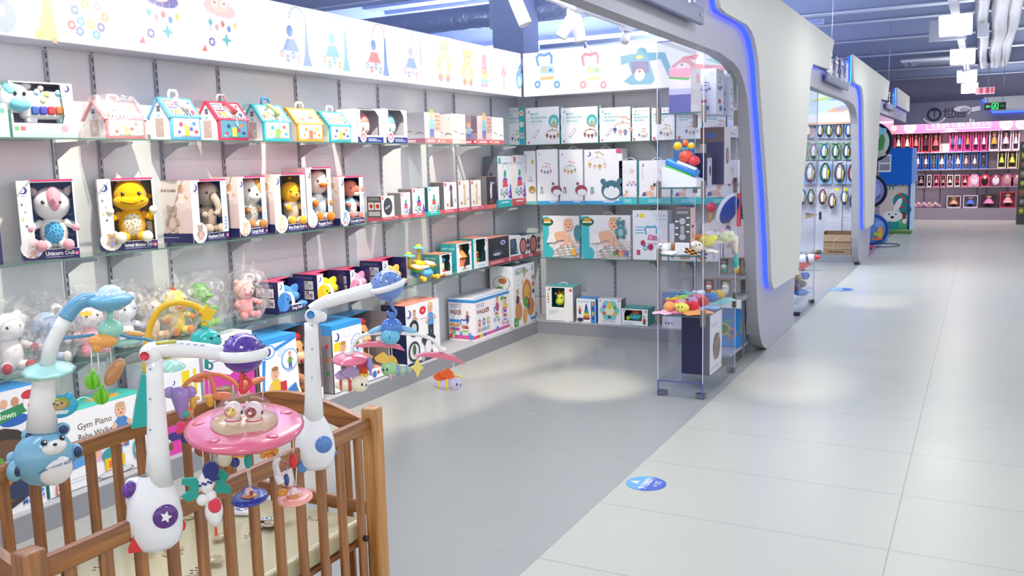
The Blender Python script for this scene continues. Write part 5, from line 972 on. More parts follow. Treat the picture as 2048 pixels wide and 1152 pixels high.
def p_kid(p): p.R(0, .93, 1, 1, '3a9ae0'); p.moon(.16, .82, .09); p.E(.5, .85, .13, .09, 'cfe0f6'); p.E(.5, .85, .115, .075, 'f6f8fc'); p.R(.06, .62, .3, .74, 'eedc20'); p.baby(.35, .22, .75, 'e8c23a', '4a4a58', hair='c08a5a'); p.E(.82, .66, .2, .2, '58a8e8'); p.E(.82, .66, .185, .185, 'eef4fa'); p.baby(.82, .55, .3, '58a048', '3a5ac0'); p.R(.42, .22, .62, .45, 'c83040'); p.E(.82, .2, .16, .15, 'c88a50'); p.P([(.66, .3), (.9, .34), (.95, .24), (.7, .22)], '3a7ac8')
def p_kid2(p): p.R(0, .93, 1, 1, '3a9ae0'); p.E(.25, .84, .19, .13, '2f8ae0'); p.E(.25, .84, .165, .11, 'f2f6fa'); p.moon(.25, .84, .08); p.P([(.4, .87), (.99, .97), (.99, .93), (.45, .83)], '2f8ae0'); p.P([(.1, .75), (.18, .75), (.12, .4), (.16, .0), (.08, 0), (.05, .4)], '2f8ae0'); p.E(.62, .8, .13, .09, 'cfe0f6'); p.baby(.4, .12, .75, 'e8c23a', '3a3a48', hair='a87850'); p.R(.52, .12, .68, .42, 'c83040'); p.E(.8, .68, .22, .2, '58a8e8'); p.E(.8, .68, .2, .18, 'eef4fa'); p.baby(.8, .56, .32, '58a048', '3a5ac0'); p.E(.85, .2, .16, .15, 'd8a060'); p.P([(.7, .3), (.92, .36), (.97, .24), (.72, .22)], '3a7ac8')
# two open-sided monkey doll boxes
def monkeybox(label, xf, xm, xr, yb, yt, pf, labt):
    dep = .3; c, rz, w, h = onleft(xf, xr, yb, yt, ZP, XP, dep); c.z += SH
    a = onx(xf, yb, XP).y; b = onx(xm, yb, XP).y; wl = abs(b-a)
    r = thing('push_toy_box', label, 'toy box', c, rz, 'blue and white open-front push toy boxes'); t = .004; g = G()
    g.box((0, 0, t/2), (w, dep, t), 'dfe8f2'); g.box((-w/2+t/2, 0, h/2), (t, dep, h), '9a9298'); g.box((0, dep/2-t/2, h/2), (w, t, h), '8a8288'); g.box((w/2-t/2, 0, h/2), (t, dep, h), ['8a8288']*5+['dcdce4'])
    g.ext([(-w/2, -dep/2), (-w/2+wl, -dep/2), (-w/2+wl, -.02), (w/2, .02), (w/2, dep/2), (-w/2, dep/2)], t, (0, 0, 0), '3a9ae0', M=Matrix(((1, 0, 0, 0), (0, 0, 1, 0), (0, 1, 0, h), (0, 0, 0, 1))))
    x1 = -w/2+wl
    g.ext([(-w/2, 0), (w/2, 0), (w/2, h*.16), (x1+.03, h*.18), (x1+.01, h*.3), (x1, h), (-w/2, h)], t, (0, -dep/2+t/2, 0), 'f2f4f8')
    F = face_frames(w, dep, h); M, _, _ = F['front']; pf(Pr(g, M, wl, h)); q = Pr(g, M @ Matrix.Translation((wl+.01, 0, 0)), w-wl-.01, h*.16); q.E(.4, .5, .35, .35, '3a7ac8'); q.E(.55, .6, .2, .2, 'd84a3a'); q.T('Dog', .1, .55, .35, '7a4a30', wmax=.3)
    M2, _, _ = F['left']; q = Pr(g, M2, dep, h); q.R(0, .93, 1, 1, '3a9ae0'); q.R(0, .86, 1, .92, '3a9ae0'); [q.E(.85, .7-.2*i, .05, .05, ('d83a4a', 'e0703a', '3aa048')[i]) for i in range(3)]
    g.build('carton', 'card', r)
    n = Vector((sin(rz), -cos(rz), 0)); tt = Vector((cos(rz), sin(rz), 0))
    m = thing('plush_bear', labt, 'soft toy', c+tt*((wl+w)/2-w/2+.0)-n*.02+Vector((0, 0, .006)), rz, 'tan bears in the blue and white boxes'); s = h/.42
    part(m, 'head', 'plastic', ('e', (0, 0, .28*s), (.085*s, .09*s, .09*s), 'd39a66'), ('e', (.0, -.06*s, .25*s), (.06*s, .05*s, .04*s), 'e4b888')); part(m, 'body', 'plastic', ('e', (0, .02, .13*s), (.08*s, .07*s, .12*s), 'c98a58')); part(m, 'cap', 'plastic', ('e', (.01, 0, .36*s), (.06*s, .07*s, .03*s), 'c02a34'))
    part(m, 'mouth', 'plastic', ('e', (0, -.105*s, .235*s), (.025*s, .012, .016*s), 'b02a34')); part(m, 'arm', 'plastic', ('t', [(-.06*s, -.04, .17*s), (0, -.12*s, .12*s)], [.03*s, .025*s], 'c98a58', {'n': 10})); part(m, 'leg', 'plastic', ('t', [(.04*s, -.03, .05*s), (.06*s, -.13*s, .04*s)], [.035*s, .03*s], 'c98a58', {'n': 10}))
    part(m, 'eyes', 'plastic', ('e', (-.03*s, -.085*s, .3*s), .01*s, '1c1816'), ('e', (.03*s, -.085*s, .3*s), .01*s, '1c1816'))
monkeybox('blue and white open-front box with a yellow-shirted boy picture, right of the crib post', 668, 728, 780, 764, 652, p_kid, 'tan bear toy in a red cap, in the box behind the pale blue mobile')
monkeybox('blue and white open-front box with a big round moon logo, behind the purple ball mobile', 523, 600, 650, 822, 683, p_kid2, 'tan bear toy in a red cap, in the box behind the purple ball mobile')
# piano walker box, pink walker box, clown box
def p_piano(p):
    p.T('Gym Piano', .3, .74, .085, 'e8d8c8', wmax=.33); p.T('Gym Piano', .298, .745, .085, '4a4038', wmax=.33, bold=False); p.T('Baby Walker', .3, .6, .085, 'e8d8c8', wmax=.36); p.T('Baby Walker', .298, .605, .085, '4a4038', wmax=.36, bold=False); p.lines(.2, .54, .5, 1, 'b9c', th=.004)
    p.R(.16, .3, .5, .5, '5ac8c0'); p.P([(.22, .26), (.34, .28), (.32, .46), (.2, .44)], '5a9ad8'); p.R(.36, .26, .5, .46, 'e8b0cc'); p.E(.43, .37, .04, .07, 'e8b030'); p.baby(.72, .34, .62, '4a86c8', '4a86c8', hair='d0a880'); p.E(.7, .5, .16, .13, 'd8683a'); p.E(.7, .49, .12, .1, 'f4f2f2'); p.E(.6, .3, .16, .1, '3a9aa0')
    p.R(.52, .1, .72, .26, 'f0c020'); p.R(.54, .06, .74, .11, 'e8e8e8'); [p.R(.55+.035*i, .06, .575+.035*i, .1, ('d83a3a', '58b048', '333', 'e08a30', '58b048')[i]) for i in range(5)]; p.E(.62, .04, .28, .05, '8a8a94'); p.E(.62, .05, .25, .04, 'd8d8de'); p.R(.56, .13, .68, .22, 'e87a3a'); p.E(.85, .25, .06, .14, '3a9aa8'); p.E(.85, .25, .035, .08, 'dfe'); p.E(.9, .1, .05, .08, '3a5a98'); p.lines(.16, .14, .26, 2, 'a9bcd0', dv=.04); p.R(.05, .02, .13, .14, 'c03a30'); p.R(.06, .03, .12, .13, 'f4f0ee'); p.T('12', .065, .065, .04, 'c03a30'); p.R(.9, .85, .99, .97, 'f0d820'); p.T('♪', .5, .48, .06, '4a5a6a'); p.R(0, .0, 1, .006, '334')
pl_left('baby_walker_box', 'white box reading Gym Piano Baby Walker with a teal top, behind the crib', 'toy box', None, 98, 310, 985, 838, ZP, -3.76, .22, {'front': 'f0f1f5', 'left': '3a9a96', 'top': '48c0b4', 'right': 'eee'}, {'front': p_piano, 'top': lambda p: p.E(.7, .5, .4, .25, 'e0a840')}, handle='a8e4dc')
def p_clown(p): p.moon(.3, .93, .04); p.E(.78, .75, .13, .05, '2a62b8'); p.P([(.62, .74), (.9, .8), (.92, .88), (.64, .84)], '2f8a58'); p.T('clown', .62, .78, .05, 'd8f0d0', wmax=.26); p.T('My', .58, .77, .03, '2f8a58'); p.E(.93, .86, .06, .07, 'f0e8e8'); p.E(.93, .93, .07, .04, 'c83040'); p.E(.93, .84, .02, .02, 'c83040'); p.E(.7, .9, .035, .04, 'e0b090'); p.E(.8, .9, .035, .04, 'c89070'); p.E(.62, .38, .36, .36, '3a3230'); p.E(.66, .36, .26, .28, '6a4a38'); p.E(.8, .25, .2, .16, '28365a'); p.E(.62, .34, .12, .12, 'c87838'); p.E(.6, .46, .05, .03, '58a048'); p.T('Mother!', .78, .05, .045, '3a7ac8', wmax=.2); p.E(.93, .12, .05, .025, '3a8ad8'); p.E(.97, .2, .03, .06, 'e8b830')
pl_left('plush_bear_box', 'tall white box with a clown logo and blue top, cut off at the left edge', 'toy box', None, -150, 97, 1010, 822, ZP, -3.74, .26, {'front': 'ecebf2', 'top': '3a8ad0', 'right': 'eee'}, {'front': p_clown})
def p_pinkw(p): p.R(0, 0, 1, .72, 'd83aa8'); p.P([(0, .72), (.5, .6), (1, .75), (1, 1), (0, 1)], 'f2f0f6'); p.T('WALKER', .12, .82, .1, '2a3a9a', wmax=.5); p.lines(.12, .77, .35, 1, '8a8ab8', th=.01); p.E(.35, .35, .24, .24, '3aa048'); p.E(.35, .35, .18, .18, '2a2a78'); p.E(.45, .2, .2, .14, 'f0dc2a'); p.E(.72, .42, .1, .12, 'e9b798'); p.E(.72, .5, .09, .05, '7a4a30'); p.baby(.8, .1, .5, 'f4f0f4', 'd83aa8'); p.E(.2, .3, .12, .2, '2a4a9a')
pl_left('baby_walker_box', 'magenta and white box reading WALKER behind the purple ball mobile', 'toy box', None, 415, 517, 858, 682, ZP, XP, .26, {'front': 'd83aa8', 'left': 'c8c8d4', 'top': 'eae8f0', 'right': '6a6a78'}, {'front': p_pinkw, 'left': lambda p: p.lines(.1, .9, .8, 8, '9a9aaa', dv=.1)})
def p_minibox(p): p.moon(.3, .8, .05); p.R(.52, .6, .72, .9, 'ecd822'); p.R(.82, .6, .9, .9, 'ecd822'); p.R(0, 0, 1, .5, 'd83aa8'); p.R(.05, .15, .5, .25, '3a2a78'); p.lines(.1, .42, .5, 2, 'f0b0d8')
pl_left('toy_box', 'white and magenta box with yellow price labels seen under the saturn mobile arm', 'toy box', None, 330, 410, 872, 735, ZP, XP, .26, {'front': 'eef0f4', 'left': 'eef', 'top': 'f2f0ee'}, {'front': p_minibox, 'top': lambda p: (p.E(.25, .4, .2, .2, '3a4a8a'), p.E(.3, .45, .15, .15, 'e8a030'), p.R(.6, .6, .8, .75, 'ecd822'), p.R(.4, .1, .62, .25, 'c83040'))})
# ================================================================== BACK WALL GOODS
YS = 7.62
def p_music(right=True, warm=False):
    def f(p):
        p.moon(.08, .9, .04); [p.lines(.05, .75-.06*i, .04, 1, 'aab', th=.012) for i in range(4)]
        for i, t in enumerate(('MUSIC', 'RECREATION', 'GROUND')): p.T(t, .15, .8-.1*i, .06, '5cbdbd', wmax=.5 if t != 'MUSIC' else .26)
        p.R(.15, .53, .5, .535, '9cc'); M0 = [(.2, .2), (.36, .42), (.42, .38), (.26, .16)]; p.P(M0, '9aa0ac'); p.P([(.22, .21), (.36, .4), (.4, .375), (.26, .185)], 'f0f0f4')
        p.E(.08, .06, .03, .03, 'd8606a')
        if right: p.E(.84, .62, .16, .17, '4fb8b4'); p.E(.84, .6, .1, .11, '9edcd6'); p.E(.84, .56, .04, .05, 'e88a5a'); p.mobile(.8, .04, .46, 'c9986a', ('8a6a58', 'b0584a', '5a6a78', 'c9986a'))
        else: p.mobile(.75, .05, .7, 'd8b090', ('5a6ab0', 'e8b8a8', '8a9ab0', 'e8c8a0'))
    return f
def p_musn(p): p.moon(.2, .9, .06); [p.E(.4+.15*i, .91, .03, .03, ('e0c090', 'c8a0a0', 'a0b0c8', '99a')[i]) for i in range(4)]; [p.T(t, .1, .78-.09*i, .055, '5cbdbd', wmax=.8 if i else .45) for i, t in enumerate(('MUSIC', 'RECREATION', 'GROUND'))]; p.mobile(.62, .03, .6, 'd8b090', ('5a6ab0', 'e8b8a8', '8a9ab0', 'e8c8a0')); p.E(.12, .06, .06, .06, 'd8606a')
def p_musside(p): p.R(0, 0, 1, 1, '2fb8c0'); [p.E(.5, .88-.3*i, .38, .38, 'f0f4f0') for i in range(3)]; [p.E(.5, .88-.3*i, .2, .22, ('e0b060', 'c8e0e0', '8a8a9a')[i]) for i in range(3)]
WHT = {'front': 'eef0f4', 'left': 'dfe3e8', 'right': 'e4e4e8', 'top': 'f4f4f6'}
MB = [(1009, 1050, p_musn, 'white MUSIC RECREATION GROUND box with a teal picture strip, in the corner'), (1052, 1120, p_music(), 'wide MUSIC RECREATION GROUND box with a teal bowl picture, second from the corner'), (1122, 1197, p_music(), 'wide MUSIC RECREATION GROUND box with a teal bowl picture, third from the corner'), (1199, 1262, p_music(False), 'MUSIC RECREATION GROUND box washed in warm light, fourth from the corner'), (1264, 1300, p_musn, 'narrow MUSIC RECREATION GROUND box left of the glass showcase'), (1303, 1350, p_musn, 'MUSIC RECREATION GROUND box seen through the left edge of the showcase'), (1352, 1404, p_musn, 'white music box seen through the middle of the glass showcase'), (1406, 1452, p_music(False), 'white music box with a red dot at the right end of the top shelf'), (1454, 1478, p_musn, 'white box touching the arch at the right end of the top shelf')]
for i, (a, b, f, lab) in enumerate(MB): pl_back('music_box_carton', lab, 'toy box', 'music toy cartons on the top back shelf', a, b, 288, 217, Z1, YS+(.05 if i == 0 else 0), .14, WHT, {'front': f, 'right': p_musside} if i != 0 else {'front': lambda p: (p_musn(p), p.R(.76, 0, 1, 1, '2fb8c0'), [p.E(.88, .85-.3*j, .1, .12, 'f2f4ee') for j in range(3)], [p.E(.88, .85-.3*j, .06, .07, ('e0b060', 'cde', '8a8a9a')[j]) for j in range(3)])})
def p_mob(c, bearc, rem='6a7a84', base='4aa3dc'):
    def f(p): p.moon(.1, .92, .05); p.mobile(.45, .5, .62, 'e9a6bc', c); p.P([(.16, .2), (.28, .2), (.26, .32), (.18, .32)], rem); p.P([(.19, .2), (.25, .2), (.24, .29), (.2, .29)], 'dfe5ea'); p.E(.93, .26, .26, .2, bearc); p.E(.96, .22, .2, .13, 'e6ecf0'); p.E(.78, .38, .06, .06, bearc); p.R(0, 0, 1, .065, base); p.lines(.6, .04, .3, 1, 'fff', th=.014)
    return f
def p_bearbox(p): p.moon(.12, .92, .06); p.mobile(.35, .55, .55, 'c8b8a0', ('d8b88a', 'e8c8a0', 'c8a880', 'ddd')); p.P([(.16, .2), (.26, .2), (.25, .32), (.17, .32)], '8aa'); p.E(.72, .26, .27, .24, '3f6f86'); p.E(.72, .22, .21, .15, 'dfe8ec'); p.E(.5, .42, .07, .07, '3f6f86'); p.E(.93, .42, .07, .07, '3f6f86'); p.E(.63, .32, .02, .03, '222'); p.E(.8, .32, .02, .03, '222'); p.R(.85, .93, 1, 1, 'c8607a'); p.R(0, 0, 1, .065, '4aa3dc'); p.lines(.5, .04, .3, 1, 'fff', th=.014)
def p_brownb(p): p.moon(.15, .92, .07); [p.lines(.12, .85-.05*i, .1, 1, '99a', th=.015) for i in range(5)]; p.E(.75, .8, .1, .2, 'c9a45a'); p.mobile(.5, .4, .5, '8a7a68', ('4a8ac8', '5a9ad8', '6a6a70', '4a8ac8')); p.E(.68, .28, .3, .28, 'b09248'); p.E(.62, .32, .05, .05, '222'); p.E(.7, .24, .18, .1, 'd9c080'); p.R(0, 0, 1, .06, '6fc4c0')
pl_back('mobile_toy_carton', 'light box with a brown bear figure next to the corner on the middle shelf', 'toy box', 'mobile toy cartons on the middle back shelf', 1050, 1073, 409, 303, Z2, YS+.03, .12, {'front': 'e9eaec', 'left': 'ccd'}, {'front': p_brownb})
for a, b, f, lab in ((1075, 1117, p_mob(('e080a0', '58b0a8', 'a080c8', 'e890b0'), '9a4a5a'), 'white cot mobile box with pink flowers picture and a carry handle'), (1120, 1167, p_mob(('d9a860', 'e0b070', 'c89850', '88c0a0'), '9a4a5a', '8a3a44'), 'white cot mobile box with bear picture and red remote drawing'), (1169, 1246, p_bearbox, 'white cot mobile box with a big blue-grey bear head picture')):
    pl_back('mobile_toy_carton', lab, 'toy box', 'mobile toy cartons on the middle back shelf', a, b, 409, 300, Z2, YS, .14, {'front': 'eff1f5', 'left': 'dde', 'top': 'f4f4f6'}, {'front': f}, handle='f2f2f4')
def p_tb(toys):
    def f(p): p.R(0, 0, 1, .16, '46bfc8'); p.R(0, .16, .02, 1, '46bfc8'); p.lines(.3, .09, .4, 2, 'd8f4f4', dv=.04, th=.015); p.moon(.12, .9, .05); [p.lines(.1, .8-.05*i, .03, 1, '99a', th=.02) for i in range(5)]; p.R(.0, .16, 1, .2, 'e6dce0'); p.baby(.32, .16, .36, '5a5aa8', '5a5aa8', True); [p.E(.5+.11*i, .45+.06*(i % 2), .045, .05, toys[i % len(toys)]) for i in range(5)]; [p.R(.498+.11*i, .5, .503+.11*i, .85, 'ccd') for i in range(5)]; p.E(.72, .78, .1, .09, 'e0d4cc')
    return f
for a, b, t, lab in ((1238, 1274, ('8a6ac0', 'e07090'), 'teal-based baby box with a crawling baby in violet, leftmost of four'), (1277, 1342, ('4a4a58', '8a4a58', '6a9ad8'), 'teal-based baby box with a crawling baby, second of four, left of the showcase'), (1344, 1404, ('c07080', 'e0a0a8'), 'teal-based baby box with a crawling baby, third of four, behind the showcase glass'), (1406, 1480, ('e088a0', 'd8a878', 'c87088'), 'teal-based baby box with a crawling baby, rightmost of four beside the arch')):
    pl_back('play_gym_carton', lab, 'toy box', 'teal-based play gym cartons', a, b, 408, 322, Z2, YS, .14, {'front': 'eceef2', 'left': '6fccd0', 'top': 'e8eaee'}, {'front': p_tb(t)}, handle='f2f2f4' if a < 1300 else None)
def p_cr(bear):
    def f(p):
        p.R(0, .02, .17, .98, '48c0cc'); p.E(.14, .12, .16, .16, '48c0cc'); p.E(.13, .85, .17, .1, '1f6a48'); p.E(.13, .89, .1, .05, 'e0a030'); p.R(.03, .83, .23, .86, 'f4f6e8')
        p.R(.3, .02, 1, .42, 'd9d4d0'); [p.E(.34+.66*((i*37) % 50)/50, .04+.33*((i*17) % 31)/31, .05, .03, 'c6c0bc' if i % 2 else 'e9e5e1') for i in range(60)]
        p.baby(.52, .3, .66, 'f0f0ee', 'f0f0ee', True, 'd8b090'); p.E(.4, .27, .13, .06, 'e8e8ee', 35); p.E(.52, .34, .1, .05, 'f4c8c8')
        if bear: p.bear(.82, .48, .42, '4a8a96', '9ac4cc', '3a7a86'); p.E(.8, .94, .03, .03, '5aa'); [p.E(.7+.06*i, .14+.03*(i % 2), .05, .06, ('58a058', 'a04878', 'e0b040', 'd87080', '5a80c0')[i]) for i in range(5)]; [p.R(.70+.06*i, .2, .703+.06*i, .36, 'bbb') for i in range(5)]
        else: p.E(.97, .6, .1, .2, '4a8a96'); p.E(.88, .14, .07, .09, 'e8b030'); p.E(.97, .18, .06, .08, 'a8b8d0')
    return f
pl_back('night_light_carton', 'crawling baby photo box with a teal strip, left of two on the lowest back shelf', 'toy box', None, 1086, 1160, 514, 432, Z3, YS, .15, {'front': 'eceaee', 'left': '49b8c4', 'top': 'dde'}, {'front': p_cr(False)})
pl_back('night_light_carton', 'crawling baby photo box with a teal strip and blue bear lamp, right of two', 'toy box', None, 1162, 1262, 516, 431, Z3, YS-.02, .15, {'front': 'eceaee', 'left': '49b8c4', 'top': 'dde'}, {'front': p_cr(True)}, handle='f0c0c4')
def p_stroll(p): p.moon(.12, .9, .04); p.R(.2, .85, .33, .93, 'f0dc20'); p.T('Cute Guitar', .62, .88, .05, 'b9bcc6', wmax=.36); p.T('Baby Walker', .66, .8, .05, 'b9bcc6', wmax=.33); p.walker(.58, .2, .7, ('5ab0d8', 'd8689a', 'd8b8c8', '58a8b8')); p.E(.3, .34, .07, .08, 'b03a68'); p.E(.52, .26, .08, .09, 'b03a68'); [p.lines(.08, .66-.06*i, .24, 1, '58a8d8', th=.014) for i in range(3)]; p.R(.12, .1, .22, .2, 'c8487a')
pl_back('stroller_toy_carton', 'white box with a blue and pink toy walker picture and yellow label', 'toy box', None, 1265, 1336, 519, 421, Z3, YS, .15, {'front': 'edf0f5', 'left': 'dde', 'top': 'eee'}, {'front': p_stroll}, handle='f0f0f2')
pl_back('toy_carton', 'white box with a blurred car drawing, behind the showcase on the lowest back shelf', 'toy box', None, 1338, 1392, 521, 448, Z3, YS, .15, {'front': 'e9edf4', 'left': 'dde'}, {'front': lambda p: (p.E(.5, .6, .2, .1, 'a8c8e0'), p.R(.4, .05, .8, .35, 'c89a58'), p.R(.5, .1, .7, .3, '5a6a98'), p.E(.12, .1, .06, .06, 'd06a5a'))})
pl_back('toy_carton', 'white box with faint red figures, right end of the lowest back shelf', 'toy box', None, 1394, 1445, 525, 470, Z3, YS, .15, {'front': 'f0ecee', 'left': 'dde'}, {'front': lambda p: (p.E(.1, .12, .07, .07, 'd06a5a'), p.S(.5, .5, .2, 'd89aa0', 6, .4), p.P([(.3, .1), (.4, .7), (.5, .75), (.6, .7), (.7, .1), (.66, .1), (.55, .6), (.45, .6), (.34, .1)], 'b0a0a8'))})
pl_back('toy_carton', 'pale pink box with a baby picture beside the arch on the lowest back shelf', 'toy box', None, 1447, 1497, 526, 440, Z3, YS, .15, {'front': 'ecdfe6', 'left': 'dde'}, {'front': lambda p: (p.E(.4, .4, .25, .16, 'e8b8bc'), p.E(.4, .5, .14, .14, 'f0c8c0'), p.R(.7, .05, .95, .12, '58a8d8'))})
pl_back('toy_carton', 'beige upright box behind the plush pile in the showcase', 'toy box', None, 1416, 1440, 470, 434, Z3+.05, YS-.01, .01, {'front': 'd9ccb0'}, {'front': lambda p: p.R(.02, .1, .12, .5, '2a2a2a')}) if False else None
# plinth
def giraffe_box():
    c, rz, w, h = onback(1092, 1147, 641, 572, ZP, 7.52, .2); c.z += SH; w *= .98
    r = thing('giraffe_toy_box', 'white and teal windowed box with a yellow giraffe toy on the back plinth', 'toy box', c, rz)
    def f(p): p.moon(.1, .92, .06); [p.E(.09, .78-.08*i, .03, .03, ('d8a048', 'd86a48', 'a83a48', '48a8a0')[i]) for i in range(4)]; p.E(.92, .9, .05, .05, 'd8485a'); p.lines(.1, .3, .35, 3, '8fc8c8', dv=.05, th=.012); p.E(.78, .2, .18, .3, 'e2e2e8'); p.E(.78, .21, .165, .28, 'f3f4f4')
    open_carton(r, w, .2, h, {'front': 'f2f4f4', 'left': 'dde', 'top': '3fb8b4', 'right': 'a8a4a8'}, [(.22, .4), (.66, .4), (.7, .6), (.7, .96), (.22, .96)], inner='1f8a90', prints={'front': f})
    g = G(); g.tube([(-.05, 0, h), (-.03, 0, h+.025), (.03, 0, h+.025), (.05, 0, h)], .004, 'f0f0f2'); g.build('handle', 'plastic', r)
    q = thing('giraffe_toy', 'yellow giraffe head toy with orange horns inside the teal window box', 'toy', c+Vector((-.01, -.03, h*.42)), 0)
    part(q, 'head', 'plastic', ('e', (0, 0, .065), (.05, .05, .06), 'd9e04a'), ('e', (0, -.03, .04), (.045, .035, .035), 'cdd83a')); part(q, 'eyes', 'plastic', ('e', (-.02, -.05, .085), .007, '222'), ('e', (.022, -.05, .085), .007, '222'))
    for s in (-1, 1): part(q, 'horn', 'plastic', ('t', [(s*.018, 0, .11), (s*.022, 0, .145)], [.009, .013], 'ee7a32', {'n': 10})); part(q, 'ear', 'plastic', ('e', (s*.055, 0, .11), (.02, .012, .014), 'e8a0a8', (0, s*-25, 0)))
giraffe_box()
def p_stack(p): p.moon(.1, .88, .05); p.lines(.2, .9, .5, 2, '4a8ad0', dv=.05, th=.014); p.R(.75, 0, .97, .9, '3a86d0'); [p.E(.86, .8-.2*i, .07, .08, ('e8a030', '2a4a9a', 'e0c040', '2a4a9a')[i]) for i in range(4)]; [p.E(.52, .18+.09*i, .2-.025*i, .07, ('8a3a5a', 'e08030', 'e8c840', '3a9a58', '3a6ac8', '4a3a98', '3a3a88')[i]) for i in range(7)]; p.baby(.18, .35, .4, 'c8485a', '3a3a48'); p.E(.2, .12, .16, .1, '3a3a42')
pl_back('stacking_rings_box', 'small blue and white box with a rainbow stacking cone picture', 'toy box', None, 1153, 1192, 645, 597, ZP, 7.53, .16, {'front': 'eef2f8', 'right': '3a86d0', 'top': '4a96dc', 'left': 'dde'}, {'front': p_stack})
def p_flower(p): p.moon(.08, .92, .05); p.R(.88, .9, .95, .97, 'd8485a'); [p.E(.5+.26*cos(a*pi/3), .55+.26*sin(a*pi/3), .17, .17, '86d4d8') for a in range(6)]; p.E(.5, .56, .2, .22, 'f0ecd0'); [p.E(.5+.26*cos(a*pi/3+.5), .55+.26*sin(a*pi/3+.5), .08, .08, ('58b858', 'e8d040', '9a6ac8', 'e06a50', '3a7a78', 'f0b838')[a]) for a in range(6)]; p.E(.5, .68, .1, .1, 'f0e048'); p.E(.46, .69, .015, .02, '222'); p.E(.54, .69, .015, .02, '222'); p.lines(.15, .14, .6, 2, '99a', dv=.045, th=.012)
pl_back('flower_toy_box', 'square white box with a turquoise flower toy picture', 'toy box', None, 1196, 1243, 647, 597, ZP, 7.52, .12, {'front': 'f0f2f6', 'right': '6a6a72', 'left': 'dde', 'top': 'd8d8dc'}, {'front': p_flower})
def turtle():
    c, rz, w, h = onback(1243, 1296, 652, 616, ZP, 7.52, .2); c.z += SH
    r = thing('crawling_toy_box', 'low teal and white windowed box with a crawling toy, right of the flower box', 'toy box', c, rz)
    def f(p): p.moon(.07, .88, .07); p.E(.92, .85, .06, .06, 'd8485a'); p.lines(.1, .14, .35, 2, '58b8c8', dv=.06, th=.02); p.baby(.87, .1, .5, 'c83a48', '4a3a38')
    open_carton(r, w*.98, .2, h, {'front': 'eef4f4', 'left': '3aa8a4', 'top': '2fa89e', 'right': '2f9a94'}, [(.1, .3), (.76, .3), (.8, .55), (.78, .9), (.16, .9), (.1, .7)], inner='4a4a52', prints={'front': f})
    q = thing('crawling_toy', 'teal crawling toy with a red shell inside the low window box', 'toy', c+Vector((-.01, -.03, h*.25)), 0); part(q, 'body', 'plastic', ('e', (0, 0, .035), (.075, .045, .035), '48c0c4')); part(q, 'shell', 'plastic', ('e', (0, .01, .075), (.05, .04, .035), 'e0583a')); part(q, 'wheel', 'plastic', ('e', (-.07, -.02, .02), .022, 'd8d830')); part(q, 'eyes', 'plastic', ('e', (-.02, -.042, .05), .006, '222'), ('e', (.02, -.042, .05), .006, '222'))
turtle()
def p_jump(p): p.R(0, .45, 1, 1, '5a86c8'); p.R(0, .38, 1, .52, 'c87aa8'); p.R(0, 0, 1, .38, 'e4e4f0'); p.T('Jumping', .08, .78, .1, 'c8d8f4', wmax=.4); p.lines(.12, .66, .5, 1, 'f0e4f0', th=.04); [p.E(.1+.08*i, .14, .03, .03, ('8a5ac0', '4a4a9a', '6a6ac0')[i]) for i in range(3)]; p.E(.78, .18, .08, .1, '58a858')
pl_back('piano_mat_box', 'blue and pink box behind the lowest showcase shelf', 'toy box', None, 1324, 1400, 655, 586, ZP, 7.52, .14, {'front': 'dde', 'top': '8aa0cc'}, {'front': p_jump}, handle='e8e8ee')
# drum box inside the arch, and the step rack of small boxed figures
c = onz(1452, 690, 0.02); 
def p_drumb(p): p.T('One-School', .12, .88, .05, 'f4e048', wmax=.7); p.T('Jazz Drum', .25, .8, .055, 'e8485a', wmax=.6); p.E(.45, .42, .32, .2, 'd8b838'); p.E(.45, .42, .25, .15, '3a8a48'); p.E(.78, .34, .14, .12, 'd88a48'); p.E(.78, .34, .1, .08, '3a6ab0'); p.E(.2, .62, .14, .04, '58b0a0'); p.E(.7, .62, .16, .04, '58b0a0'); p.R(.2, .15, .23, .5, 'c8a040'); p.R(.68, .15, .71, .5, 'c8a040'); p.P([(.6, .1), (.95, .3), (.93, .33), (.58, .13)], 'c87838')
carton('jazz_drum_box', 'bright blue box with a toy drum picture beside the foot of the arch', 'toy box', None, (-1.805, 7.12, .102), 0, .28, .24, .34, {'front': '2f8ad8', 'right': '2478c0', 'left': '2f8ad8', 'top': '3a5a78'}, {'front': p_drumb, 'right': p_drumb})
r = thing('low_bench', 'low grey bench carrying the blue drum box behind the arch foot', 'bench', (-1.83, 7.0, 0)); part(r, 'bench_top', 'paint', ('b', (0, 0, .09), (.34, .62, .018), '9a9fae')); part(r, 'bench_side', 'acrylic', ('b', (.16, 0, .04), (.008, .6, .08), 'fff')); part(r, 'bench_side', 'acrylic', ('b', (-.16, 0, .04), (.008, .6, .08), 'fff'))
r = thing('step_rack', 'grey stepped counter rack full of small boxed figures beside the arch', 'rack', (-1.7, 7.02, 0))
part(r, 'step', 'paint', ('b', (-.08, -.05, .515), (.34, .26, .03), '8f9198'), ('b', (-.08, -.18, .485), (.34, .01, .09), '8f9198')); part(r, 'step', 'paint', ('b', (-.05, .04, .665), (.26, .12, .03), '8f9198')); part(r, 'rack_leg', 'paint', ('b', (.04, .08, .33), (.02, .02, .66), '77797f')); part(r, 'rack_leg', 'paint', ('b', (-.23, .06, .26), (.02, .02, .52), '77797f')); part(r, 'sign_card', 'card', ('b', (-.08, -.188, .48), (.33, .004, .07), 'e9ebee'))
FG = [('c03a32', -1.875, .531), ('e8e6e4', -1.745, .531), ('3a8a6a', -1.79, .681), ('d0a030', -1.69, .681)]
nm = {'c03a32': 'red', 'e8e6e4': 'white', 'c8b83a': 'mustard', '3a8a6a': 'green', 'd0a030': 'golden'}
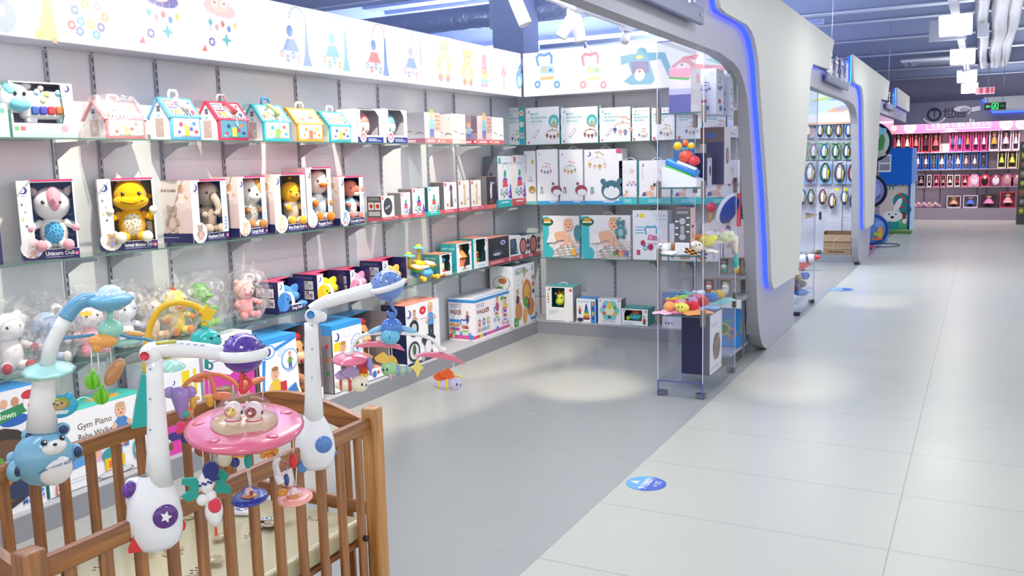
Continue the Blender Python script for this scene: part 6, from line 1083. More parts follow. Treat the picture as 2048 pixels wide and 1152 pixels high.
for i, (cc, x, z) in enumerate(FG):
    r = thing('figure_box', 'small open box with a %s egg figure on the %s step of the grey rack' % (nm[cc], 'lower' if z < .6 else 'upper'), 'toy box', (x, 6.93 if z < .6 else 7.06, z), 0, 'small boxed figures on the step rack')
    open_carton(r, .12 if z < .6 else .095, .1, .13, {'front': '77777c', 'left': '6a6a70', 'right': '8a8278', 'top': 'a04a48'}, [(.1, .08), (.8, .08), (.8, .95), (.1, .95)], inner='3a3030', prints={'right': lambda p: (p.R(.1, .5, .45, .85, '4a5a78'), p.R(.55, .5, .9, .85, 'c8b040'), p.lines(.1, .35, .7, 3, 'ccc', dv=.1, th=.04))})
    q = thing('egg_figure', '%s egg-shaped figure with a white face inside its small box' % nm[cc], 'toy', (x-.008, 6.915 if z < .6 else 7.045, z+.004), 0, 'egg figures'); part(q, 'body', 'plastic', ('l', [(0, 0), (.03, .004), (.036, .03), (.034, .075), (.025, .09), (0, .095)], (0, 0, 0), cc)); part(q, 'face', 'plastic', ('e', (0, -.028, .06), (.022, .012, .018), 'f4f0ee')); part(q, 'eyes', 'plastic', ('e', (-.008, -.04, .06), .004, '222'), ('e', (.008, -.04, .06), .004, '222')); part(q, 'lid', 'plastic', ('l', [(.03, 0), (.03, .015), (0, .018)], (0, 0, .09), 'd8b050' if i % 2 else 'c03040'))
# ================================================================== GLASS SHOWCASE
SX0, SX1, SY0, SY1 = -1.91, -1.6, 5.71, 6.59
r = thing('glass_showcase', 'tall clear glass display tower at the corner of the shop opening', 'display case', ((SX0+SX1)/2, (SY0+SY1)/2, 0))
W, D = SX1-SX0, SY1-SY0
def pane(nm_, c, d): g = G(); g.box(c, d, 'eef4f8'); g.build(nm_, 'acrylic', r)
pane('side_glass', (-W/2, 0, 1.2), (.008, D, 2.37)); pane('side_glass', (W/2, 0, 1.2), (.008, D, 2.37))
pane('top_glass', (0, 0, 2.36), (W-.01, D, .008)); pane('bottom_deck', (0, 0, .108), (W-.01, D, .008))
pane('plinth_glass', (0, -D/2+.006, .055), (W-.01, .008, .1))
g = G()
for s in (-1, 1):
    for y in (-D/2, D/2): g.box((s*W/2, y, 1.2), (.005, .003, 2.38), 'cfd3ea')
for z in (.108, 2.36): g.box((0, -D/2-.001, z), (W, .003, .0085), '5a58a0'); 
for s in (-1, 1): g.box((s*W/2, -D/2-.001, .055), (.0085, .003, .108), '5a58a0')
g.build('glass_edges', 'plastic', r)
ZC = (1.9, 1.415, .965, .56)
for z in ZC:
    pane('case_shelf', (0, 0, z), (W-.012, D-.01, .008))
    g = G(); g.box((0, -D/2+.004, z), (W-.014, .003, .009), '3a6a70'); g.build('shelf_edge', 'plastic', r)
    for s in (-1, 1):
        for y in (-D/2+.015, D/2-.015): g = G(); g.box((s*(W/2-.004), y, z-.01), (.026, .03, .11), '8a8078'); g.build('clamp', 'metal', r)
for s in (-1, 1):
    for y in (-D/2+.03, D/2-.03): g = G(); g.box((s*(W/2-.02), y, .018), (.06, .05, .03), '8a8c94'); g.build('foot_clamp', 'metal', r)
g = G(); g.box((W*.2, D*.1, 2.34), (.09, .05, .03), 'a8a4b4'); g.build('hinge', 'metal', r)
CX = (SX0+SX1)/2
def p_sat(p): p.moon(.1, .88, .03); p.lines(.1, .82, .5, 2, '667'); p.E(.55, .42, .3, .3, '241c2c'); p.E(.55, .42, .24, .27, '6a4038'); p.E(.5, .46, .12, .1, 'b86a58'); p.E(.55, .42, .38, .07, 'c9a048', 50); p.E(.55, .42, .3, .035, '3a2a38', 50); p.lines(.1, .1, .6, 2, '99a'); p.R(.9, .05, .96, .12, 'e0c048')
carton('planet_lamp_box', 'navy and white box with a ringed planet picture on the showcase deck', 'toy box', None, (CX+.04, 6.1, .113), 0, .2, .32, .42, {'front': '1d1f4a', 'right': 'f0f0f2', 'left': '1d1f4a', 'top': '8a8a94'}, {'right': p_sat, 'front': lambda p: [p.E(.2+.6*((i*29) % 17)/17, .1+.5*((i*13) % 23)/23, .008, .008, '3a5ab0') for i in range(24)]})
def p_moonl(p): p.E(.5, .5, .22, .32, '3a2c34'); p.E(.5, .52, .17, .26, '9a6a58'); p.E(.5, .5, .1, .16, 'd0a088')
carton('night_lamp_box', 'tall navy and white night lamp box on the upper middle showcase shelf', 'toy box', None, (CX+.06, 6.36, ZC[1]+.005), 0, .17, .18, .4, {'front': '2a2a54', 'right': 'efe9e8', 'top': 'd8ccc8', 'left': '2a2a54'}, {'right': p_moonl, 'front': lambda p: (p.R(0, .74, 1, 1, '6a5048'), p.E(.45, .86, .22, .13, '3a5a98'), p.R(0, .3, .25, .72, 'b8a8a0'))})
carton('night_lamp_box', 'smaller navy box with a white strip beside the tall lamp box in the showcase', 'toy box', None, (CX+.03, 6.13, ZC[1]+.005), 0, .1, .12, .22, {'front': '2a3058', 'right': 'e9e9ee', 'top': '3a3a60'}, {'right': lambda p: (p.R(0, .85, 1, 1, '333'), p.E(.6, .45, .2, .3, '5a3a3a'), p.lines(.1, .8, .5, 2, '889', dv=.06))})
r = thing('launcher_toy', 'blue toy boat with red and yellow rider on a sloping white stand', 'toy', (CX-.03, 5.86, ZC[1]+.005), 0)
part(r, 'display_stand', 'card', ('x', [(-.12, 0), (.12, 0), (.12, .05), (-.12, .14)], .16, (0, 0, 0), 'e9edf2'))
part(r, 'hull', 'plastic', ('r', (.0, 0, .13), (.24, .09, .05), .022, '2f86d8', (0, 22, 0)), ('r', (-.02, -.01, .1), (.2, .07, .03), .012, '3fae48', (0, 22, 0)), ('r', (.04, -.03, .14), (.14, .05, .02), .008, 'd8eaf8', (0, 22, 0)))
part(r, 'rider', 'plastic', ('e', (.02, .01, .2), (.05, .045, .045), 'e0503a'), ('e', (.08, .0, .17), (.04, .04, .035), 'd83a4a'), ('e', (.0, .02, .25), (.035, .035, .03), '58a8e0')); part(r, 'wheel', 'plastic', ('t', [(-.02, -.05, .27), (-.02, -.03, .27)], .028, 'f0c030', {'n': 16}), ('t', [(.07, -.04, .27), (.07, -.03, .27)], .022, 'f0c030', {'n': 16})); part(r, 'funnel', 'plastic', ('t', [(.02, 0, .27), (.02, 0, .31)], [.022, .016], 'ee6a32', {'n': 12}))
carton('figure_card', 'blue and red backing card behind the toy boat in the showcase', 'toy box', None, (CX-.06, 6.0, ZC[1]+.005), 0, .14, .04, .3, {'front': '3a78b8', 'left': 'c85a58', 'right': '5a88a8'}, {'front': lambda p: (p.E(.6, .7, .3, .2, '68b0e8'), p.E(.3, .5, .2, .2, 'e8b048'))})
def p_tall(p): p.R(0, .55, 1, 1, 'c9c3d8'); p.P([(0, .8), (.9, .75), (1, .85), (1, 1), (0, 1)], 'c98aa0'); p.P([(0, .78), (.9, .72), (1, .8), (.9, .77), (0, .82)], '58a058'); p.R(0, 0, 1, .42, '5a5a9c')
carton('mobile_toy_carton', 'lilac-sided white box on the top showcase shelf, left one', 'toy box', 'boxes on the top showcase shelf', (-1.81, 6.0, ZC[0]+.005), 0, .15, .24, .3, {'front': 'a9a8cc', 'right': 'e9e6ea', 'top': 'c8c8d4', 'left': '8a86b8'}, {'front': p_tall, 'right': lambda p: (p.E(.7, .8, .2, .15, 'e0b0a8'), p.R(0, .2, 1, .55, 'dcd6d8'), p.lines(.2, .65, .5, 2, 'ccd'))})
def p_tl(p): p.mobile(.45, .45, .6, '4a5a98', ('3a6ab8', 'c04a5a', '5a6a98', '3a4a78')); p.E(.4, .3, .14, .08, 'c83a4a'); p.E(.55, .15, .12, .1, '3a6ab8'); p.lines(.6, .92, .3, 2, '99a', dv=.04)
carton('mobile_toy_carton', 'white cot mobile box on the top showcase shelf, middle one', 'toy box', 'boxes on the top showcase shelf', (-1.72, 6.3, ZC[0]+.005), 0, .14, .2, .31, {'front': 'd4d6e4', 'right': 'e0e2ec', 'top': 'c8ccd8'}, {'front': p_tl, 'right': p_tl})
carton('mobile_toy_carton', 'narrow white cot mobile box on the top showcase shelf, right rear one', 'toy box', 'boxes on the top showcase shelf', (-1.66, 6.5, ZC[0]+.005), 0, .08, .1, .29, {'front': 'd4d6e4', 'right': 'e0e2ec', 'top': 'c8ccd8'}, {'front': p_tl, 'right': p_tl})
def p_grey(p): p.lines(.15, .92, .7, 2, 'e9e9ee', dv=.03); [p.E(.5, q, .2, .2, 'aab') or p.E(.5, q, .17, .17, '55565c') for q in (.72, .38)]; p.R(.38, .46, .62, .62, '9a9aa4'); [p.R(.06, .7-.14*i, .24, .73-.14*i, 'e9e9ee') for i in range(3)]; [p.R(.76, .78-.15*i, .94, .81-.15*i, 'e9e9ee') for i in range(3)]; p.R(.05, .0, .95, .26, 'eeeef0'); p.lines(.1, .21, .7, 4, 'aab', dv=.05)
carton('baby_monitor_box', 'dark grey box with white line drawing on the showcase plush shelf', 'toy box', None, (-1.76, 5.83, ZC[2]+.005), 0, .11, .11, .31, {'front': '54565c', 'right': 'd9b8b8', 'top': 'b85a68', 'left': '54565c'}, {'front': p_grey, 'right': lambda p: (p.R(0, 0, 1, .12, 'c03a44'), p.E(.5, .6, .28, .1, '7a4a3a'), p.E(.5, .42, .2, .2, 'c88a70'))})
# plush comforters (flat blankets with heads) on the showcase
def comforter(label, x, y, z, col, c2, rz, s=1.0, hd=None):
    r = thing('plush_comforter', label, 'soft toy', (x, y, z), rz, 'small plush comforters in the showcase'); rnd = random.Random(int((x*31+y*77+z*13)*1000))
    g = G(); n = 12; vs = [(0, 0, .02*s)]; 
    for ring, rr in ((1, .5), (2, 1)):
        for i in range(n): a = 2*pi*i/n; k1 = rr*(1+.18*math.cos(4*a)); vs.append((.06*s*k1*cos(a)+.03*s*(ring > 0), .055*s*k1*sin(a), .004+.016*s*(1-rr)+.01*s*rnd.random()))
    fs = [(0, 1+i, 1+(i+1) % n) for i in range(n)]+[(1+i, 1+n+i, 1+n+(i+1) % n, 1+(i+1) % n) for i in range(n)]
    g.add(vs, fs, c2, True); g.build('blanket', 'plush', r)
    part(r, 'head', 'plush', ('e', (-.03*s, 0, .032*s), (.036*s, .032*s, .028*s), col)); part(r, 'ear', 'plush', ('e', (-.05*s, .028*s, .045*s), .013*s, col)); part(r, 'ear', 'plush', ('e', (-.05*s, -.028*s, .045*s), .013*s, col)); part(r, 'eyes', 'plastic', ('e', (-.02*s, -.028*s, .042*s), .004*s, '222'), ('e', (-.038*s, -.031*s, .042*s), .004*s, '222'))
cols = [('orange', 'f0a868', 'e8b8c8'), ('pale yellow', 'e6de68', 'f0a050'), ('crimson', 'd8303e', 'e890a8'), ('pink', 'eeb0c4', 'e87a9a'), ('golden', 'e8c040', '78c8b8'), ('red', 'e03a48', 'f0a068'), ('lime', 'a8d860', 'f0d040'), ('blue', '3a88d8', '78c8c0'), ('violet', 'c8a8d8', 'b898d0'), ('yellow', 'f0cc30', '98d8c8'), ('rose', 'e890a8', 'f0c0d0'), ('scarlet', 'd83a30', '8fb8e8'), ('turquoise', '68c8c0', 'a8e0d8'), ('white', 'f0eef0', 'e0a8c8')]
pos = [(-1.87, 5.76), (-1.72, 5.77), (-1.83, 5.84), (-1.77, 5.91), (-1.86, 5.96), (-1.68, 5.86), (-1.84, 6.08), (-1.66, 6.28), (-1.75, 6.02), (-1.65, 6.42), (-1.77, 6.18), (-1.67, 6.05), (-1.85, 6.24), (-1.78, 6.36)]
wh = ['front left corner', 'front right', 'left, behind the orange one', 'middle of the front half', 'left side, near the middle', 'right side near the front', 'left side, middle', 'right side, rear', 'centre', 'right rear corner', 'centre rear', 'right side, middle', 'left side, rear', 'rear middle']
for i, ((n1, a, b), (x, y)) in enumerate(zip(cols, pos)): comforter('%s plush comforter on the lowest showcase shelf, %s' % (n1, wh[i]), x, y, ZC[3]+.005, a, b, -1.57+R_((i*67) % 70-35)+(.9 if i % 2 else .2), 1.3)
c3 = [('white and grey', 'f0efec', 'e6e4e0'), ('tan', 'e0a862', 'efe8e0'), ('cream', 'f2eedd', 'f0ead4'), ('orange', 'ef9248', 'f0c890'), ('lemon', 'f0e868', 'f4f0b8'), ('pale green', 'dfe8c0', 'eef0d4'), ('ivory', 'f4efe6', 'e8c0a0'), ('pink and white', 'f0c4cc', 'f4ecee')]
p3 = [(-1.87, 5.79), (-1.84, 5.88), (-1.66, 5.87), (-1.7, 6.1), (-1.68, 5.99), (-1.64, 6.3), (-1.73, 6.24), (-1.66, 6.44)]
w3 = ['front left corner', 'left of the dark grey box', 'right of the dark grey box', 'middle of the pile', 'in front of the orange one', 'right side of the pile', 'rear of the pile', 'rear right corner']
for i, ((n1, a, b), (x, y)) in enumerate(zip(c3, p3)): comforter('%s plush comforter on the upper showcase pile, %s' % (n1, w3[i]), x, y, ZC[2]+.005+(.03 if i > 2 else 0), a, b, R_(i*50-60), 1.5 if i > 1 else 1.2)
# patterned cloth toy and rattle hanging over the edge
g = G(); M = Matrix.Translation((-1.66, 5.74, ZC[2]+.03)) @ Matrix.Rotation(R_(14), 4, 'Y')
for i in range(7):
    for j in range(3): g.box((-.06+.022*i, 0, .011*j-.02), (.021, .012, .01), (('2a2a30', 'e0a030') if i < 4 else ('2a4a9a', 'e8ecf4'))[(i+j) % 2], M=M)
tag(g.build('cloth_book', 'cloth'), 'zigzag and checker patterned cloth toy at the front of the showcase plush shelf', 'toy')
r = thing('hanging_rattle', 'cream plush tail with a teal rattle drop hanging over the showcase shelf edge', 'toy', (-1.585, 6.45, ZC[2])); part(r, 'plush_tail', 'plush', ('t', [(-.04, 0, .08), (.01, 0, .06), (.02, 0, -.05)], [.035, .03, .015], 'ecebd2', {'n': 10})); part(r, 'rattle_drop', 'plastic', ('l', [(0, -.16), (.02, -.14), (.022, -.1), (.008, -.06), (0, -.05)], (.02, 0, 0), '2fb8b4'))
# big cloth toys right behind the tower: red ball wand, blue hood, photo card
r = thing('baby_toy_display_card', 'photo card with a boy picture holding a blue and white padded toy, beside the arch', 'toy box', (-1.83, 7.0, 1.0), 0)
part(r, 'card_base', 'card', ('x', [(-.14, -.02), (.14, -.02), (.14, .2), (-.14, .08)], .012, (0, 0, 0), 'd9d2d6')); part(r, 'blue_pad', 'plush', ('e', (.08, -.01, .2), (.06, .03, .12), '1f3f9a', (0, 30, 0)), ('e', (.05, .0, .21), (.06, .02, .13), 'f2f2f6', (0, 30, 0))); part(r, 'red_rattle', 'plastic', ('e', (-.07, 0, .22), .04, 'e0304a'), ('t', [(-.07, 0, .18), (-.08, 0, .1)], .012, 'f0a030', {'n': 8}))
g = G(); p = Pr(g, Matrix(((1, 0, 0, 0), (0, 0, -1, -.007), (0, 1, 0, 0), (0, 0, 0, 1))), .14, .18); p.baby(.5, .0, .8, '3a4a98', '3a4a98', hair='3a2a20'); g.build('boy_picture', 'card', r)
part(r, 'red_header', 'card', ('b', (.15, 0, .2), (.03, .03, .26), 'd8505a'))
part(r, 'pole', 'metal', ('t', [(0, .01, -.02), (0, .01, -1.0)], .008, '9a9aa4')) 
# ================================================================== CRIB
CX0, CX1, CY0, CY1, RZ = -2.1, -1.515, .945, 1.985, .9
crib = thing('baby_crib', 'brown slatted wooden baby crib with toy mobiles clamped on its rails', 'crib', ((CX0+CX1)/2, (CY0+CY1)/2, 0))
hw, hl = (CX1-CX0)/2, (CY1-CY0)/2
def wbox(name, c, d, ax, mat=None, lab=None, r=.004):
    g = G(); g.rbox(c, d, r, 'a86f3c', seg=2); return g.build(name, mat or 'wood_'+ax, crib)
for sx in (-1, 1):
    for sy in (-1, 1):
        g = G(); g.rbox((sx*hw, sy*hl, .462), (.046, .046, .925), .006, 'a86f3c', seg=2); g.build('post', 'lit_wood_z' if sx > 0 and sy > 0 else 'wood_z', crib)  # near right post gets the lighter copy, painted as if lit
    wbox('side_rail', (sx*hw, 0, RZ-.021), (.022, 2*hl-.048, .042), 'y'); wbox('side_rail', (sx*hw, 0, .27), (.022, 2*hl-.048, .045), 'y')
    for i in range(12): wbox('slat', (sx*hw, -hl+.075+i*.0812, .575), (.013, .028, .58), 'z', r=.003)
    g = G(); g.tube([(sx*(hw+.008), hl-.07, .56), (sx*(hw+.016), hl-.07, .56)], .009, '3a3a40', 8); g.build('bolt', 'metal', crib)
for sy in (-1, 1):
    n = 14; top = [(-hw+.024+(2*hw-.048)*i/n, .885+.055*sin(pi*i/n)) for i in range(n+1)]; bot = [(x, z-.06) for x, z in top[::-1]]
    g = G(); g.ext(top+bot, .02, (0, sy*hl, 0), 'a86f3c'); g.build('curved_headboard', 'wood_x', crib)
    wbox('end_rail', (0, sy*hl, .62), (2*hw-.048, .02, .04), 'x'); wbox('end_rail', (0, sy*hl, .27), (2*hw-.048, .02, .05), 'x')
    for i in range(5): wbox('end_slat', (-hw+.1+i*(2*hw-.2)/4, sy*hl, .57), (.028, .012, .57), 'z', r=.003)
wbox('under_board', (0, 0, .3), (2*hw-.03, 2*hl-.03, .012), 'y')
wbox('bed_base', (0, 0, .535), (2*hw-.03, 2*hl-.03, .012), 'y')
g = G(); g.rbox(((CX0+CX1)/2, (CY0+CY1)/2, .573), (2*hw-.04, 2*hl-.06, .058), .014, 'cfc9a6', seg=4)
M = Matrix(((1, 0, 0, CX0+.03), (0, 1, 0, CY0+.04), (0, 0, 1, .6024), (0, 0, 0, 1))); p = Pr(g, M, .52, .96)
rn = random.Random(3)
for i in range(16):
    u, v = .12+.76*rn.random(), .06+.88*rn.random(); c_ = ('bfae8c', 'c4a48c', 'b3a284')[i % 3]
    [p.E(u+.035*cos(a), v+.02*sin(a), .03, .022, c_, n=10) for a in (0, 1.6, 3.1, 4.7)]; p.E(u, v, .016, .014, 'e2dcc0', n=8)
for u, v in ((.8, .25), (.75, .5), (.7, .72), (.3, .4), (.85, .88), (.25, .8)):
    for i in range(7): p.E(u+.022*(i % 4)-.03, v+.016*(i//3)-.012*(i % 2), .011, .006, '34384a', rot=40*i, n=8)
tag(g.build('crib_mattress', 'plastic'), 'cream patterned crib mattress under a glossy plastic cover', 'mattress')
a = onz(484, 1027, .604); r = thing('white_card_toy', 'small white plastic gadget with blue marks lying on the crib mattress', 'gadget', (a.x, a.y, .604), R_(20)); part(r, 'casing', 'plastic', ('r', (0, 0, .007), (.062, .04, .012), .004, 'f2f2f4')); part(r, 'marks', 'plastic', ('b', (-.012, 0, .0135), (.014, .006, .001), '3a5ab0'), ('b', (.012, .002, .0135), (.01, .005, .001), 'c04a4a'), ('b', (.0, -.01, .0135), (.018, .003, .001), '3a5ab0'))
a = onz(536, 1047, .604); r = thing('remote_control', 'black and white remote control lying behind the crib slats', 'remote control', (a.x, a.y, .604), R_(38)); part(r, 'casing', 'plastic', ('r', (0, 0, .008), (.085, .028, .014), .006, '17181c')); part(r, 'button_panel', 'plastic', ('r', (-.008, 0, .0145), (.055, .018, .003), .001, 'dfe3ea')); part(r, 'keys', 'plastic', *[('b', (-.026+.012*i, 0, .0165), (.006, .008, .001), '4a90b0' if i % 2 else '23242a') for i in range(4)])
# ================================================================== MOBILES (each clamped on a crib rail)
class Mob:
    def __init__(s, name, label, x, y, X):
        P = onx(x, y, X); s.F = Fr(x, y, P=P); s.k = s.F.k; s.r = thing(name, label, 'baby mobile', P, s.F.rz, 'toy mobiles clamped on the crib')
    def q(s, x, y, dy=0): return s.F.L(x, y, dy*s.k)
    def p(s, name, mat, *ops, label=None): return part(s.r, name, mat, *ops, label=label)
    def T(s, pts, r, c, **kw):
        pts = [s.q(*a) for a in pts]; r = [v*s.k for v in r] if isinstance(r, (list, tuple)) else r*s.k
        return ('t', pts, r, c, kw)
    def E(s, x, y, rx, ry, c, rz_=None, dy=0, rot=None): return ('e', s.q(x, y, dy), (rx*s.k, (rz_ or min(rx, ry))*s.k, ry*s.k), c, rot)
    def X(s, pts, th, c, dy=0): 
        P = [s.q(a, b, dy) for a, b in pts]; return ('x', [(v.x, v.z) for v in P], th*s.k, (0, dy*s.k, 0), c)
def ps(m, name, mat, *ops):
    for q in ops: m.p(name, mat, q)
def smooth(P, n=6):
    o = []
    for i in range(len(P)-1):
        p0, p1, p2, p3 = [Vector(P[max(0, min(len(P)-1, j))]) for j in (i-1, i, i+1, i+2)]
        for t in range(n): t /= n; o.append(tuple(.5*((2*p1)+(p2-p0)*t+(2*p0-5*p1+4*p2-p3)*t*t+(3*p1-p0-3*p2+p3)*t**3)))
    return o+[tuple(P[-1])]
WH_, MINT = 'eef0f4', 'a4ddd0'
def holes(m, x, y, r, col, n=26):
    g = G()
    c = m.q(x, y)
    for i in range(n):
        a = i*2.39996; z = .12+.8*i/n; rr = math.sqrt(1-z*z); v = Vector((rr*cos(a), rr*sin(a), z)); g.ell(c+v*(r*m.k*.995), r*m.k*.05, col, n=6)
    g.build('star_hole', 'plastic', m.r)
def ringlathe(x, y, R, th, m, c, tilt=0):
    return ('l', [(R*.93*m.k, -th*m.k), (R*m.k, -th*.6*m.k), (R*1.03*m.k, 0), (R*m.k, th*.6*m.k), (R*.93*m.k, th*m.k)], m.q(x, y), c, (tilt, 0, 0), 40)
# --- saturn mobile (nearest, purple ball)
m = Mob('toy_mobile', 'white rocket-base mobile with a purple ball and a pink flying saucer, nearest on the crib', 308, 1040, -1.488)
m.p('rocket_base', 'plastic', ('l', [(0, -66*m.k), (30*m.k, -62*m.k), (44*m.k, -50*m.k), (52*m.k, -25*m.k), (53*m.k, 5*m.k), (48*m.k, 40*m.k), (40*m.k, 62*m.k), (28*m.k, 80*m.k), (22*m.k, 92*m.k)], m.q(310, 1038), 'eceef6', None, 32, (1, .62)))
m.p('round_badge', 'plastic', ('l', [(0, 0), (22*m.k, 0), (24*m.k, -2*m.k), (24*m.k, -8*m.k)], m.q(332, 1034, -32), '5b2f86', (90, 0, 12), 28), label='purple badge with a white star')
st = [(332+12.5*(1 if i % 2 == 0 else .48)*sin(pi*i/5+.2), 1034-12.5*(1 if i % 2 == 0 else .48)*cos(pi*i/5+.2)) for i in range(10)]
m.p('star', 'plastic', m.X(st, 3, 'f2f0f8', -36))
m.p('fin', 'plastic', m.X([(270, 1062), (288, 1092), (284, 1101), (257, 1105), (256, 1096)], 12, 'd92f36', -14), label='red fin'); m.p('fin', 'plastic', m.X([(360, 1030), (372, 1048), (369, 1058), (358, 1062)], 12, 'd92f36', 0), label='red fin')
m.p('clamp_knob', 'plastic', m.E(254, 982, 9, 15, '6a35a0', 12), m.E(262, 978, 12, 17, '5b2f90', 14), label='purple clamp knob'); m.p('clamp_jaw', 'plastic', ('r', m.q(275, 985, 18), (46*m.k, 40*m.k, 60*m.k), 14*m.k, 'f0f0f6'))
m.p('upright', 'plastic', m.T([(318, 970), (316, 900), (313, 820), (310, 760), (308, 712)], [27, 21, 17.5, 16, 15.5], WH_, n=20, flat=.75))
ps(m, 'screw_hole', 'plastic', *[m.E(300, y, 2, 2, '8a8c94', 2, -14) for y in (738, 798, 860)])
m.p('elbow', 'plastic', m.E(302, 708, 22, 22, WH_, 17)); m.p('pivot_button', 'plastic', ('l', [(0, 0), (8*m.k, 0), (9*m.k, 3*m.k)], m.q(290, 712, -17), 'd8364a', (90, 0, -20), 20), label='red pivot button')
m.p('arm', 'plastic', m.T(smooth([(296, 700), (330, 697), (390, 700), (450, 708)], 5), [15]*5+[17]*5+[16]*6, WH_, n=18, flat=.9))
m.p('display', 'plastic', ('r', m.q(332, 684, -4), (38*m.k, 18*m.k, 5*m.k), 2*m.k, 'b8b83a'), label='yellow display'); 
for i in range(9): m.p('key', 'plastic', m.E(362+14*(i % 5), 685+1.0*(i % 5)+(2 if i > 4 else 0), 5, 2.2, 'b4bce0', 3, -9 if i > 4 else 2))
m.p('ball_ring', 'plastic', ringlathe(486, 706, 50, 11, m, WH_)); m.p('projector_ball', 'plastic', m.E(486, 706, 43, 41, '5a3f9e', 43), label='purple projector ball'); holes(m, 486, 706, 42, '2a1f5a')
m.p('hook', 'plastic', m.T(smooth([(486, 745), (482, 765), (484, 785), (498, 775), (500, 762), (488, 752)], 4), 4.5, 'e0353f', n=8), label='red hook'); m.p('ring', 'acrylic', m.T([(488, 780), (491, 800)], 5, 'f0f0f4'))
sc = m.q(490, 856)
m.p('saucer', 'plastic', ('l', [(0, -22*m.k), (60*m.k, -21*m.k), (98*m.k, -13*m.k), (116*m.k, -3*m.k), (119*m.k, 3*m.k), (112*m.k, 8*m.k), (86*m.k, 10*m.k), (70*m.k, 11*m.k), (0, 11*m.k)], sc, 'd76a86', (9, 0, 0), 56), label='pink flying saucer'); 
for a in (.3, 1.5, 2.8, 3.9, 5.2): m.p('saucer_dimple', 'plastic', ('e', sc+Vector((92*m.k*cos(a), 92*m.k*sin(a)*.97, (10+14.5*sin(a))*m.k)), (13*m.k, 10*m.k, 2.5*m.k), 'c8506e', (14, 0, 0)))
m.p('clear_dome', 'dome', ('l', [(68*m.k*cos(t*pi/20), 64*m.k*sin(t*pi/20)) for t in range(11)], sc+Vector((0, 0, 10*m.k)), 'ffffff', (8, 0, 0), 36))
m.p('dome_floor', 'plastic', ('l', [(0, 0), (66*m.k, 0), (66*m.k, 2*m.k)], sc+Vector((0, 0, 12*m.k)), 'ecd8b4', (10, 0, 0), 30))
for x, cc, lb in ((467, 'e6cf62', 'yellow-faced astronaut figure'), (508, '9a5458', 'brown-faced astronaut figure')):
    m.p('astronaut', 'plastic', m.E(x, 822, 19, 21, 'f2ecea', 17), m.E(x, 842, 16, 12, 'f0eae6', 14), m.E(x-14, 806, 4, 4, 'f2ecea', 4), m.E(x-5, 824, 13.6, 12.6, 'c98a8c', 11, -8), m.E(x-5, 824, 12.5, 11.5, cc, 11, -9), m.E(x-8, 827, 4, 3.5, 'f4ece4', 3, -20), m.E(x+15, 824, 4, 5, '3a4a86', 5, -8), m.E(x-11, 820, 1.2, 1.5, '30201c', 1.2, -19), m.E(x-1, 820, 1.2, 1.5, '30201c', 1.2, -19), label=lb)
    m.p('collar_stripe', 'plastic', ('l', [(17*m.k, -1.3*m.k), (17.6*m.k, 0), (17*m.k, 1.3*m.k)], m.q(x, 839), 'cf4a50', None, 20, (1, .88)))
def strings(m, L_, c='f2f0ee', r=1.1):
    for P in L_: m.p('string', 'string', m.T(P, r, c, n=6))
strings(m, [[(420, 872), (422, 935)], [(405, 880), (407, 950)], [(495, 875), (496, 905)], [(494, 938), (500, 975)], [(498, 938), (503, 975)], [(586, 868), (587, 905)], [(583, 935), (590, 972)], [(593, 935), (592, 972)], [(560, 880), (561, 912)]])
m.p('hanging_crescent', 'plastic', m.X([(430, 923), (437, 930), (438, 942), (432, 952), (440, 957), (425, 961), (410, 956), (404, 942), (408, 930), (419, 923)], 10, '1f2f80', -6), label='navy crescent shape')
m.p('hanging_astronaut', 'plush', m.E(413, 965, 15, 24, 'f0f0f4', 13), m.E(405, 1000, 12, 12, 'f0f0f4', 10), m.E(422, 992, 11, 14, 'f0f0f4', 10), label='white astronaut with a checker stripe')
m.p('checker_stripe', 'plush', *[('b', m.q(400+5.5*i, 972-1.6*i-(3 if i % 2 else 0), -13-1.5*sin(i)), (5*m.k, 2*m.k, 4*m.k), '2a3a8a') for i in range(6)])
m.p('silicone_star', 'matt_plastic', m.X([(364, 957), (392, 955), (398, 965), (396, 995), (374, 1003), (362, 992), (378, 982), (380, 972), (363, 968)], 9, '22a090', 4), label='teal teether'); m.p('silicone_star', 'matt_plastic', m.X([(432, 948), (447, 938), (458, 952), (448, 965), (463, 975), (460, 986), (430, 984)], 9, '22a090', 6), label='teal teether')
m.p('hanging_rocket', 'plush', m.E(428, 1022, 18, 31, 'f2f2f4', 15), m.E(429, 1012, 14, 17, 'e0485c', 14, -5), ('b', m.q(432, 1063), (5*m.k, 3*m.k, 18*m.k), 'e0504a'), label='white and red plush rocket')
for x, y, bc, dc, fc in ((500, 990, '2f3f9c', '19a090', 'a8404a'), (590, 990, 'f2a99c', 'e02f38', 'f0e0dc')):
    m.p('bead', 'matt_plastic', m.E(x-4, 922, 8, 16, dc, 8), label='%s oval bead' % ('green' if x < 550 else 'red'))
    m.p('small_saucer', 'plastic', ('l', [(0, -8*m.k), (26*m.k, -7*m.k), (38*m.k, 0), (36*m.k, 4*m.k), (22*m.k, 6*m.k), (0, 6*m.k)], m.q(x, y+6), bc, (8, -6 if x < 550 else -5, 0), 30), label='%s mini saucer' % ('navy' if x < 550 else 'salmon'))
    m.p('small_dome', 'dome', ('l', [(21*m.k*cos(t*pi/16), 22*m.k*sin(t*pi/16)) for t in range(9)], m.q(x, y), 'ffffff', None, 24)); m.p('tiny_pilot', 'plastic', m.E(x-2, y-6, 9, 10, 'f2ece8', 8), m.E(x+2, y-5, 5, 5, fc, 5, -5), m.E(x, y+1, 18, 4, 'd89a58', 14))
